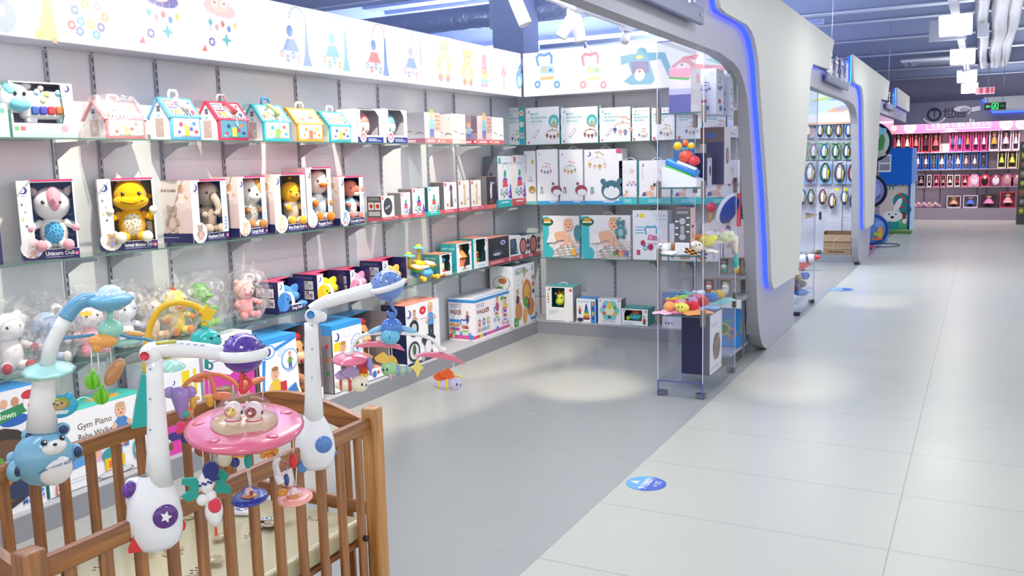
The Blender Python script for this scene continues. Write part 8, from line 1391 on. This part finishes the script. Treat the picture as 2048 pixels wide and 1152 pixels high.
part(r, 'fuselage', 'plastic', ('l', [(.0, -.22), (.06, -.18), (.075, 0), (.055, .14), (0, .24)], (0, 0, .16), 'f2f2f2', (0, 80, 0), 18)); part(r, 'nose_cone', 'plastic', ('l', [(.062, .08), (.045, .17), (0, .25)], (0, 0, .16), 'd82f36', (0, 80, 0), 18), ('l', [(.077, .04), (.075, .07)], (0, 0, .16), '23306a', (0, 80, 0), 18)); part(r, 'green_band', 'plastic', ('l', [(.07, -.16), (.079, -.06)], (0, 0, .16), '3f9a3a', (0, 80, 0), 18)); part(r, 'wing', 'plastic', ('x', [(-.1, -.0), (.12, -.02), (.02, -.1), (-.1, -.12)], .03, (0, -.05, .13), 'c8303a')); part(r, 'stand', 'plastic', ('t', [(0, 0, 0), (0, 0, .1)], .03, '3a3a44'))
# second acrylic deck with a toy, beyond the first arch
r = thing('glass_showcase', 'low end of a second clear showcase beyond the first arch', 'display case', (-1.75, 9.65, 0))
for s in (-1, 1): part(r, 'side_glass', 'acrylic', ('b', (s*.155, 0, 1.15), (.008, .92, 2.3), 'fff'))
part(r, 'bottom_deck', 'acrylic', ('b', (0, 0, .115), (.3, .92, .008), 'fff')); part(r, 'glass_edges', 'plastic', ('b', (.155, 0, .118), (.009, .92, .004), 'd8dce8'), ('b', (.155, .46, 1.15), (.0085, .003, 2.3), 'c8cce0'), ('b', (0, .46, .118), (.3, .004, .006), 'd8dce8'))
for y in (-.43, .43): part(r, 'foot_clamp', 'metal', ('b', (.14, y, .02), (.06, .06, .035), '5a5c66'))
r = thing('toy_robot', 'blue and brown jointed toy standing on the second showcase deck', 'toy', (-1.72, 9.75, .12), .3)
part(r, 'body', 'plastic', ('e', (0, 0, .1), (.06, .05, .08), '6a5a7a'), ('e', (.02, 0, .2), (.05, .045, .045), 'b8a07a')); part(r, 'arm', 'plastic', ('e', (.09, 0, .22), (.05, .04, .045), '2a5fc8')); part(r, 'arm', 'plastic', ('e', (-.06, 0, .26), (.04, .03, .06), '3a78d8')); part(r, 'foot', 'plastic', ('e', (.05, 0, .04), (.08, .06, .04), '3f8ad8'), ('e', (.06, 0, .13), (.05, .05, .04), '4a3a34'))
# ================================================================== TENTS AND HOOPS (third booth)
def hoop(label, x, y, rad_px, Y, fab, prints, rim='1c2438', sx=1.0, tilt=0):
    c = ony(x, y, Y); R = rad_px*(c-EYEP).dot(FW)/FPX
    r = thing('pop_up_tent', label, 'play tent', (c.x, Y, max(0, c.z-R*1.0) if False else c.z), R_(tilt), 'round pop-up play tents')
    g = G(); n = 40; P = [(R*sx*cos(2*pi*i/n), 0, R*sin(2*pi*i/n)) for i in range(n)]; g.tube(P+[P[0]], .03, rim, 8); g.build('hoop_rim', 'cloth', r)
    g = G(); g.ell((0, 0, 0), (R*sx*.99, .05, R*.99), fab, n=32); g.build('fabric', 'cloth', r)
    g = G(); M = Matrix(((1, 0, 0, -R*sx*.8), (0, 0, -1, -.052), (0, 1, 0, -R*.8), (0, 0, 0, 1))); prints(Pr(g, M, R*sx*1.6, R*1.6)); g.build('print', 'cloth', r); return c, R
hoop('round pop-up tent with a green dinosaur print and black rim, uppermost', 1742, 285, 37, 16.2, 'c3d2c0', lambda p: (p.P([(.6, .2), (.9, .25), (.95, .6), (.85, .85), (.75, .6), (.62, .5)], '4f8f48'), p.R(.2, .75, .98, .95, '8fc8c8'), p.E(.8, .1, .2, .08, 'b8b8a0')))
hoop('round pop-up tent in blue-violet below the dinosaur one', 1738, 382, 31, 16.0, '7f86b8', lambda p: (p.E(.8, .5, .14, .3, '9aa0d0'), p.P([(.7, .1), (.95, .3), (.9, .35)], '4a4a70')))
hoop('round pop-up tent with blue rim and orange animal print, lowest one', 1744, 459, 28, 15.7, '5f8ac8', lambda p: (p.E(.8, .75, .2, .17, '7fa4d8'), p.E(.85, .35, .12, .3, 'e8a040'), p.P([(.6, .4), (.95, .3), (.9, .2), (.6, .25)], 'b8c840'), p.R(.5, .05, .95, .15, 'd87a3a')), rim='24489a')
tag(part(None, 'folded_tent_bag', 'cloth', ('e', (0, 0, .08), (.2, .14, .09), '2f8ad8'), ('e', (-.1, .05, .05), (.12, .1, .05), '4aa0e8'), loc=(onz(1752, 487, 0).x, onz(1752, 487, 0).y, 0)), 'bright blue folded tent heap at the foot of the lowest round tent', 'tent bag')
tag(part(None, 'pink_ball', 'plastic', ('e', (0, 0, .09), .09, 'f05a98'), loc=(onz(1746, 494, 0).x, onz(1746, 494, 0).y-.4, 0)), 'pink ball beside the second white panel foot', 'ball')
tag(part(None, 'wire_hoop', 'metal', ('t', [(.35*cos(i*pi/12), .35*sin(i*pi/12), .01) for i in range(25)], .008, '4a6a7a', {'n': 6}), loc=(onz(1757, 491, 0).x, onz(1757, 491, 0).y, 0)), 'thin hoop lying on the floor before the lowest round tent', 'hoop')
tag(part(None, 'green_mat', 'cloth', ('r', (0, 0, .03), (.7, .4, .06), .02, '5a8a4a'), ('b', (.2, -.1, .062), (.3, .15, .002), 'c8b458'), loc=(onz(1785, 467, 0).x, onz(1785, 467, 0).y+.2, 0)), 'green printed mat bag lying in front of the blue tent house', 'play mat')
r = thing('doll_head_toy', 'dark toy figure in a blue cap between the round tents and the tent house', 'toy', (onz(1762, 470, 0).x-.1, 17.2, 0)); part(r, 'stand_body', 'plastic', ('l', [(.12, 0), (.1, .3), (.06, .62), (0, .64)], (0, 0, 0), '4a4a68')); part(r, 'face', 'plastic', ('e', (0, 0, .76), (.13, .12, .15), '7a5a62')); part(r, 'cap', 'cloth', ('e', (.0, 0, .87), (.15, .14, .08), '1f5ab8'), ('e', (.1, -.06, .86), (.12, .08, .02), '1f5ab8'))
# tent house
tx0, tx1, ty0, ty1 = -1.86, -1.30, 19.9, 21.6
r = thing('play_tent_house', 'blue-roofed children tent house with a white rabbit print beside the aisle', 'play tent', ((tx0+tx1)/2, (ty0+ty1)/2, 0)); w, d = tx1-tx0, ty1-ty0
g = G(); g.box((0, 0, .52), (w, d, 1.04), [ '58b890', '1b5fb0', 'd9c8bc', '8ab4d8', '8ab4d8', '9cc4e0'])
p = Pr(g, Matrix(((1, 0, 0, -w/2), (0, 0, -1, -d/2), (0, 1, 0, 0), (0, 0, 0, 1))), w, 1.04)
p.R(0, 0, 1, .16, '4fb07a'); p.P([(.55, .12), (.95, .12), (1, .2), (.9, .25), (.6, .3)], '58b890'); p.E(.72, .62, .28, .3, '2f8a88'); p.E(.88, .45, .2, .2, '2f8a88'); p.R(.78, .16, .9, .4, '7a4a38'); [p.E(a, b, .05, .05, 'e04a3a') for a, b in ((.65, .75), (.8, .68), (.75, .5), (.92, .6))]
p.P([(.22, .0), (.7, .0), (.68, .2), (.3, .22)], '2f9a90'); p.E(.45, .32, .34, .2, 'f4f0ea'); p.E(.62, .55, .1, .26, 'f4f0ea', -25); p.E(.33, .36, .03, .03, '222'); p.E(.56, .36, .03, .03, '222'); p.E(.44, .3, .06, .05, '2a2020'); p.E(.86, .22, .08, .1, 'f4f0ea'); p.E(.45, .95, .07, .06, 'e8c83a'); p.T('BOY', .02, .84, .1, '1f7a70')
g.build('tent_walls', 'cloth', r)
g = G(); n = 12; sc_ = [(-w*.56+w*1.12*i/n, 1.0-(.05 if i % 2 else 0)) for i in range(n+1)]; g.ext(sc_+[(w*.52, 1.72), (-w*.52, 1.74)], .05, (0, -d/2-.03, 0), '1668c8'); g.ext([(-d*.52, 1.0), (d*.52, 1.0), (d*.3, 1.7), (-d*.5, 1.72)], .05, (w*.5, 0, 0), '2a7ad0', rot=(0, 0, 90)); g.box((0, 0, 1.66), (w, d, .12), '1668c8'); g.build('tent_roof', 'cloth', r)
part(r, 'roof_window', 'cloth', ('b', (-w*.36, -d/2-.06, 1.42), (w*.42, .01, .36), 'e6e8ec'), ('b', (-w*.36, -d/2-.066, 1.5), (w*.34, .006, .13), '9aa0ac'), ('b', (-w*.36, -d/2-.066, 1.34), (w*.34, .006, .12), '8a909c'))
part(r, 'corner_pole', 'plastic', ('t', [(w/2, -d/2-.02, 0), (w/2, -d/2-.02, 1.05)], .02, '1a4f9a'))
# ================================================================== FAR DOLL SHOP
YF = 24.2
g = G(); g.box((-.2, YF+.06, 1.3), (5.4, .1, 2.6), 'd8c4cc'); struct('wall_far', g, 'wall_paint')
g = G(); g.box((-.2, YF-.18, .14), (5.4, .36, .28), '9a929c'); struct('trim_%d' % k, g, 'paint'); k += 1
for x in (-1.25, -.9, -.1, .1, .55): g = G(); g.box((x, YF, 1.1), (.02, .02, 1.9), '77707c'); struct('trim_%d' % k, g, 'matt_plastic'); k += 1
# fascia with sign, plane at y = 22.4
YS3 = 23.0
def fz(x, y, Y=YS3): q = ony(x, y, Y); return q.x, q.z
x0, z0 = fz(1822, 252); x1, z1 = fz(2048, 205)
r = thing('shop_fascia', 'grey-violet shop fascia across the far end of the aisle with dark characters', 'shop front', (0, YS3, 0))
zt = fz(1900, 203)[1]; zb = fz(1900, 246)[1]
part(r, 'fascia_board', 'paint', ('b', (.4, 0, (zt+zb)/2), (4.6, .1, zt-zb), '7c7890'))
g = G(); M = Matrix(((1, 0, 0, 0), (0, 0, -1, -.056), (0, 1, 0, 0), (0, 0, 0, 1)))
def put(txt, x, y, hpx, col, nm_, mat='paint'):
    g = G(); cx, cz = fz(x, y); kk = hpx*(YS3/ (FPX*.87))*1.0; vs, fs, (a, b) = textmesh(txt, True); kk /= .8
    g.add([((v.x-(a+b)/2)*kk+cx, v.y*kk+cz, 0) for v in vs], fs, col, M=M); g.build(nm_, mat, r)
put('世', 1897, 235, 14, '2a2c48', 'letter'); put('通', 1919, 233, 15, '2a2c48', 'letter'); put('T', 1869, 234, 12, '2a2c48', 'logo_letter')
cx, cz = fz(1869, 229); part(r, 'logo_ring', 'paint', ('t', [(cx+.13*cos(i*pi/10), -.06, cz+.13*sin(i*pi/10)) for i in range(21)], .022, '2a2c48', {'n': 6})); part(r, 'logo_swoosh', 'paint', ('t', [(cx+.26*cos(a), -.06, cz+.02+.22*sin(a)) for a in [pi*(1.15+.7*i/12) for i in range(13)]], .018, 'e8e6f0', {'n': 6}))
cx, cz = fz(1924, 218); part(r, 'cap_ornament', 'paint', ('e', (cx, -.07, cz), (.18, .02, .07), 'e8e6f0'), ('e', (cx+.05, -.08, cz-.02), (.1, .02, .05), 'b0acc0')); cx, cz = fz(1952, 218); part(r, 'kite_ornament', 'paint', ('b', (cx, -.07, cz), (.18, .02, .1), 'e8e6f0', (0, -10, 0))); part(r, 'kite_tail', 'paint', ('t', [(cx-.1, -.07, cz-.02), (cx-.16, -.07, cz-.12)], .015, 'e8e6f0')); part(r, 'small_mark', 'paint', ('b', (cx-.1, -.07, cz-.26), (.04, .02, .1), 'e8e6f0'), ('b', (cx-.04, -.07, cz-.27), (.03, .02, .07), 'e8e6f0'))
xa, za = fz(1967, 200); xb, zb2 = fz(1990, 223); panel_ = [(xa, za+.05), (xa+.05, za-.02), (xb, zb2-.0), (2.6, zb2-.0), (2.6, za+.05)]
part(r, 'blue_led_strip', 'led', ('x', [(a-.04, b-.04) for a, b in panel_], .05, (0, -.07, 0), '2a48ff')); part(r, 'white_panel', 'paint', ('x', panel_, .04, (0, -.115, 0), 'd4d4dc'))
cx, cz = fz(1990, 212.5, YS3-.5); r = thing('exit_sign', 'green and black emergency exit sign with a running figure and left arrow', 'exit sign', (cx, YS3-.5, cz))
part(r, 'sign_housing', 'matt_plastic', ('b', (0, 0, 0), (.42, .05, .16), '101c1c')); part(r, 'hanger_rod', 'metal', ('t', [(-.15, 0, .08), (-.15, 0, 1.2)], .006, '9aa'), ('t', [(.15, 0, .08), (.15, 0, 1.2)], .006, '9aa'))
g = G(); g.box((0, -.027, 0), (.13, .003, .13), '3df07a'); p = Pr(g, Matrix(((1, 0, 0, -.065), (0, 0, -1, -.0295), (0, 1, 0, -.065), (0, 0, 0, 1))), .13, .13); p.R(.1, .08, .9, .92, '0c2a1c'); p.E(.55, .78, .09, .09, '3df07a'); p.P([(.3, .62), (.62, .68), (.6, .45), (.8, .2), (.72, .15), (.5, .4), (.25, .15), (.18, .22), (.42, .5), (.28, .55)], '3df07a'); g.build('running_figure', 'glow', r)
part(r, 'arrow', 'glow', ('x', [(-.18, 0), (-.14, .03), (-.14, .012), (-.09, .012), (-.09, -.012), (-.14, -.012), (-.14, -.03)], .003, (0, -.027, 0), '3df07a')); part(r, 'caption', 'glow', ('b', (.14, -.027, .01), (.08, .003, .012), '1f7a48'), ('b', (.14, -.027, -.015), (.06, .003, .008), '1f7a48'))
# pink light box
zt = ony(1900, 241, YF-.42).z; zb = ony(1900, 261, YF-.42).z
r = thing('light_box', 'pink lit company banner with white characters above the doll shelves', 'light box', (-.2, YF-.42, (zt+zb)/2)); hh = zt-zb+.06; w = 5.2
g = G(); g.box((0, .1, 0), (w, .2, hh+.02), 'c8a8b8'); g.build('housing', 'paint', r)
g = G(); g.box((0, -.002, 0), (w, .004, hh), 'e23ab4'); p = Pr(g, Matrix(((1, 0, 0, -w/2), (0, 0, -1, -.0045), (0, 1, 0, -hh/2), (0, 0, 0, 1))), w, hh)
bx = lambda x: (ony(x, 255, YF-.42).x+.2+w/2)/w
p.R(0, .9, 1, 1, 'fce4f4'); u0, u1 = bx(1852), bx(1982); p.T('广东省创新世通实业有限公司', u0, .38, .42, 'fff4fc', wmax=u1-u0); p.lines(u0, .2, u1-u0, 1, 'ffe8f8', th=.08)
for x, c_ in ((1788, 'f04058'), (1820, 'f4e0f4'), (2012, 'f6e8e8'), (2044, 'f6e4ee')): p.E(bx(x), .45, .48, .48, c_); p.E(bx(x), .45, .25, .25, 'f8b8c8')
g.build('banner_face', 'lightbox', r)
# shelves
def zat(y): return ony(1900, y, YF-.3).z
for y, lab in ((303, 'top'), (338, 'second'), (373, 'third')):
    tag(part(None, 'doll_shelf', 'paint', ('b', (-.2, YF-.17, zat(y)-.015), (5.2, .32, .02), 'a89aa8')), '%s shelf of the far doll shop' % lab, 'shelf')
def dolldraw(r, w, h, hair, dress, skin='e8b8a0', legs='2a2a30'):
    part(r, 'doll', 'cloth', ('l', [(0, 0), (w*.16, .02*h), (w*.13, .25*h), (w*.1, .3*h)], (0, 0, .1*h), legs, None, 8), ('l', [(w*.33, 0), (w*.2, .22*h), (w*.12, .34*h), (0, .36*h)], (0, 0, .32*h), dress, None, 10), ('e', (0, -.01, .78*h), (w*.17, w*.13, .1*h), skin), ('e', (0, .02, .81*h), (w*.24, w*.16, .12*h), hair))
def dbox(lab, grp, x0, x1, y0, y1, frame, inner, hair, dress, Y=None, zb=None, legs='2a2a30', name='boxed_doll'):
    Y = Y or YF-.3; a = ony(x0, y1, Y); b = ony(x1, y1, Y); zb = a.z if zb is None else zb; h = ony(x0, y0, Y).z-zb; w = (b.x-a.x)*.95
    r = thing(name, lab, 'boxed doll', ((a.x+b.x)/2, Y+.08, zb+.002), 0, grp)
    g = G(); t = .018; g.box((0, .06, h/2), (w, .01, h), inner); g.box((-w/2+t/2, 0, h/2), (t, .14, h), frame); g.box((w/2-t/2, 0, h/2), (t, .14, h), frame); g.box((0, 0, t/2), (w-2*t, .14, t*1.6), frame); g.box((0, 0, h-t/2), (w-2*t, .14, t), frame); g.build('doll_carton', 'card', r)
    dolldraw(r, w, h, hair, dress, legs=legs); return r
ORD = ['first', 'second', 'third', 'fourth', 'fifth', 'sixth', 'seventh', 'eighth', 'ninth', 'tenth', 'eleventh', 'twelfth', 'thirteenth']
z1, z2, z3 = zat(303)-.003, zat(338)-.003, zat(373)-.003
T1 = [(1772, 1784, 'red', '8a3040', '3a2028', '5a3038'), (1788, 1804, 'red', '5a2028', '5a3028', 'c8a8a0'), (1806, 1821, 'red', '8a3038', 'e8c088', 'efe0d4'), (1823, 1839, 'red', '6a2830', '7a4a38', '8a5a58'), (1842, 1859, 'red', '4a2028', '3a2028', '4a2838'), (1861, 1880, 'red', '5a1a28', 'e8a870', 'c84a58')]
for i, (a, b, f, inn, hr_, dr) in enumerate(T1): dbox('%s red-framed boxed doll on the top far shelf from the left' % ORD[i], 'red boxed dolls in the far shop', a, b, 265, 303, 'c0384a', inn, hr_, dr, zb=z1)
T2 = [(1898, 1911, '5a3038', '3a3a58'), (1912, 1925, '7a4030', '3a6ac0'), (1927, 1942, 'a07850', 'b0885a'), (1944, 1958, 'e8d0a0', 'f4f0e8'), (1960, 1974, 'f0e0c0', 'f2ead8')]
for i, (a, b, hr_, dr) in enumerate(T2): dbox('%s magenta-framed boxed doll on the top far shelf from the left' % ORD[i], 'magenta boxed dolls in the far shop', a, b, 261, 299, 'e83a90', 'c04a78', hr_, dr, zb=z1)
for i, (a, b, hr_, dr) in enumerate(((1977, 1998, 'c8a040', 'b08838'), (2000, 2022, '4a3a3a', 'e8b0c8'), (2024, 2038, 'e8c0b8', 'f4d8dc'))): dbox(('wide white box with a golden doll on the top far shelf', 'wide white box with a pink-gowned dark-haired doll on the top far shelf', 'pale box with faint pink doll at the right end of the top far shelf')[i], 'wide boxed dolls in the far shop', a, b, 260, 300, 'efe0e8', '8a5a80', hr_, dr, zb=z1)
T3 = [(1812, 1826, '5a4a58', '6a6a70'), (1828, 1842, '8a5a4a', 'd8b0b0'), (1844, 1858, '6a4a38', 'e8d0d0'), (1860, 1874, '3a3038', '3a5a48'), (1876, 1890, '8a5a4a', 'f0e0dc'), (1892, 1906, '2a2838', '4a4a78'), (1908, 1922, '5a3a38', 'efe8ec'), (1924, 1939, 'a06a48', 'e8a090'), (1941, 1956, 'e0b080', 'f0dcc8'), (1958, 1974, '6a3a30', '3a3430')]
for i, (a, b, hr_, dr) in enumerate(T3): dbox('%s blue-framed boxed doll on the second far shelf from the left' % ORD[i], 'blue boxed dolls in the far shop', a, b, 306, 338, '2a6ac0' if i else '5a6a8a', 'c89aa8', hr_, dr, zb=z2, legs='e0b0a8')
for i, (a, b) in enumerate(((1762, 1774), (1776, 1788), (1790, 1803))): dbox('%s small red-white box above the blue tent roof from the left' % ORD[i], 'small boxes above the tent roof', a, b, 314, 326, 'eed8dc', 'c04a50', '6a3030', 'a84048', zb=z2)
for i, (a, b) in enumerate(((1994, 2012), (2014, 2034), (2036, 2052))): dbox('%s green and cream boxed doll on the right of the second far shelf' % ORD[i], 'green and cream boxed dolls', a, b, 302, 333, 'd8d0a0', ('4a3038', '6a5040', '5a4038')[i], '3a2a2a', 'b8d048', zb=z2)
T4 = [(1833, 1850, '8a808c', '5a4a54', '6a5058', 'b09098'), (1853, 1863, 'e8dce0', '8a5a68', '4a3a40', 'c0a0a8'), (1866, 1878, 'd86a90', '9a6a78', '8a5a4a', 'e8c0c0'), (1880, 1891, 'c86a88', '7a5a60', '7a5048', 'b8a898'), (1893, 1906, 'efd8d8', '7a3a48', 'a05a40', 'f0d8d0'), (1908, 1920, 'efd8d8', '5a3038', '6a3a30', 'c84a58'), (1922, 1937, 'f05a80', 'e890a0', 'b86a48', 'f4c8c0')]
for i, (a, b, f, inn, hr_, dr) in enumerate(T4): dbox('%s slim boxed doll on the third far shelf from the left' % ORD[i], 'slim boxed dolls on the third far shelf', a, b, 350, 373, f, inn, hr_, dr, zb=z3)
for i, (x, c1, c2) in enumerate(((1948, 'f0a0c0', 'f8e0ec'), (1969, 'c83a58', '2a2028'), (1991, '8a3a58', 'efe8ea'), (2014, 'b06a80', 'c8989c'), (2034, 'a85a70', 'b88890'))):
    c = ony(x, 372, YF-.3); w = 18*.0135
    r = thing('doll_gift_box', '%s rounded gift box on the third far shelf' % ('pale pink', 'crimson and black', 'dark with white figure', 'dusty rose', 'rightmost dusty rose')[i], 'boxed doll', (c.x, YF-.2, z3+.002), 0, 'rounded gift boxes in the far shop')
    part(r, 'gift_carton', 'card', ('x', [(-w/2, 0), (w/2, 0), (w*.48, .2), (w*.2, .29), (-w*.2, .29), (-w*.48, .2)], .14, (0, 0, 0), c1)); part(r, 'toy_figure', 'cloth', ('e', (0, -.075, .12), (w*.3, .02, .1), c2), ('e', (0, -.08, .2), (w*.14, .02, .05), 'e8c0b0'))
for i, (a, b, f, inn, dr) in enumerate(((1892, 1922, 'efe4e8', '9a6a68', 'd8a878'), (1925, 1956, 'efe4ec', '8a7aa0', '5a7ac8'), (1959, 1995, '5a4a58', '7a4a68', 'e88ab8'), (1998, 2032, 'd04a70', 'a85a68', 'e8a8b0'))): dbox(('wide white box with a tan-dressed doll on the far plinth', 'wide white box with a blue-dressed doll on the far plinth', 'wide dark box with a pink-dressed doll on the far plinth', 'largest pink-framed box at the right of the far plinth')[i], 'wide doll sets on the far plinth', a, b, (392, 391, 388, 384)[i], 415, f, inn, 'c89a70', dr, zb=.282)
r = thing('doll_heap', 'heap of loose lilac and pink cloth dolls on the far plinth', 'dolls', (-1.28, YF-.2, .282))
for i, (x, c1) in enumerate(((-.15, 'e0a0a8'), (-.02, 'b09ac0'), (.1, 'c8a0b8'), (.22, 'd0a8b8'), (.35, 'b894ac'))): part(r, 'cloth_doll', 'cloth', ('e', (x, 0, .05), (.1, .06, .05), c1, (0, 20*(-1)**i, 0)), ('e', (x-.06, -.03, .1), (.04, .04, .04), 'e8c0b0'))
# white hanging garland / dark rack at the far right
r = thing('toy_display_stand', 'tall dark green display stand packed with small toys at the right edge of the photo', 'display stand', (.95, 22.6, 0))
part(r, 'stand_frame', 'paint', ('b', (0, 0, .9), (.5, .3, 1.8), '4a4a4c')); rw = random.Random(9)
for j in range(8):
    for i in range(3): part(r, 'hung_pack', 'card', ('b', (-.17+.17*i, -.17, .3+j*.2), (.13, .03, .16), ('6a6a3a', '5a3a48', '8a8a80', '3a4a3a', 'b0a060', '7a7078')[(i*5+j*3) % 6]), ('e', (-.17+.17*i, -.19, .3+j*.2), (.04, .015, .05), ('c8c040', '9a9a9a', 'a05a58')[(i+j) % 3]))
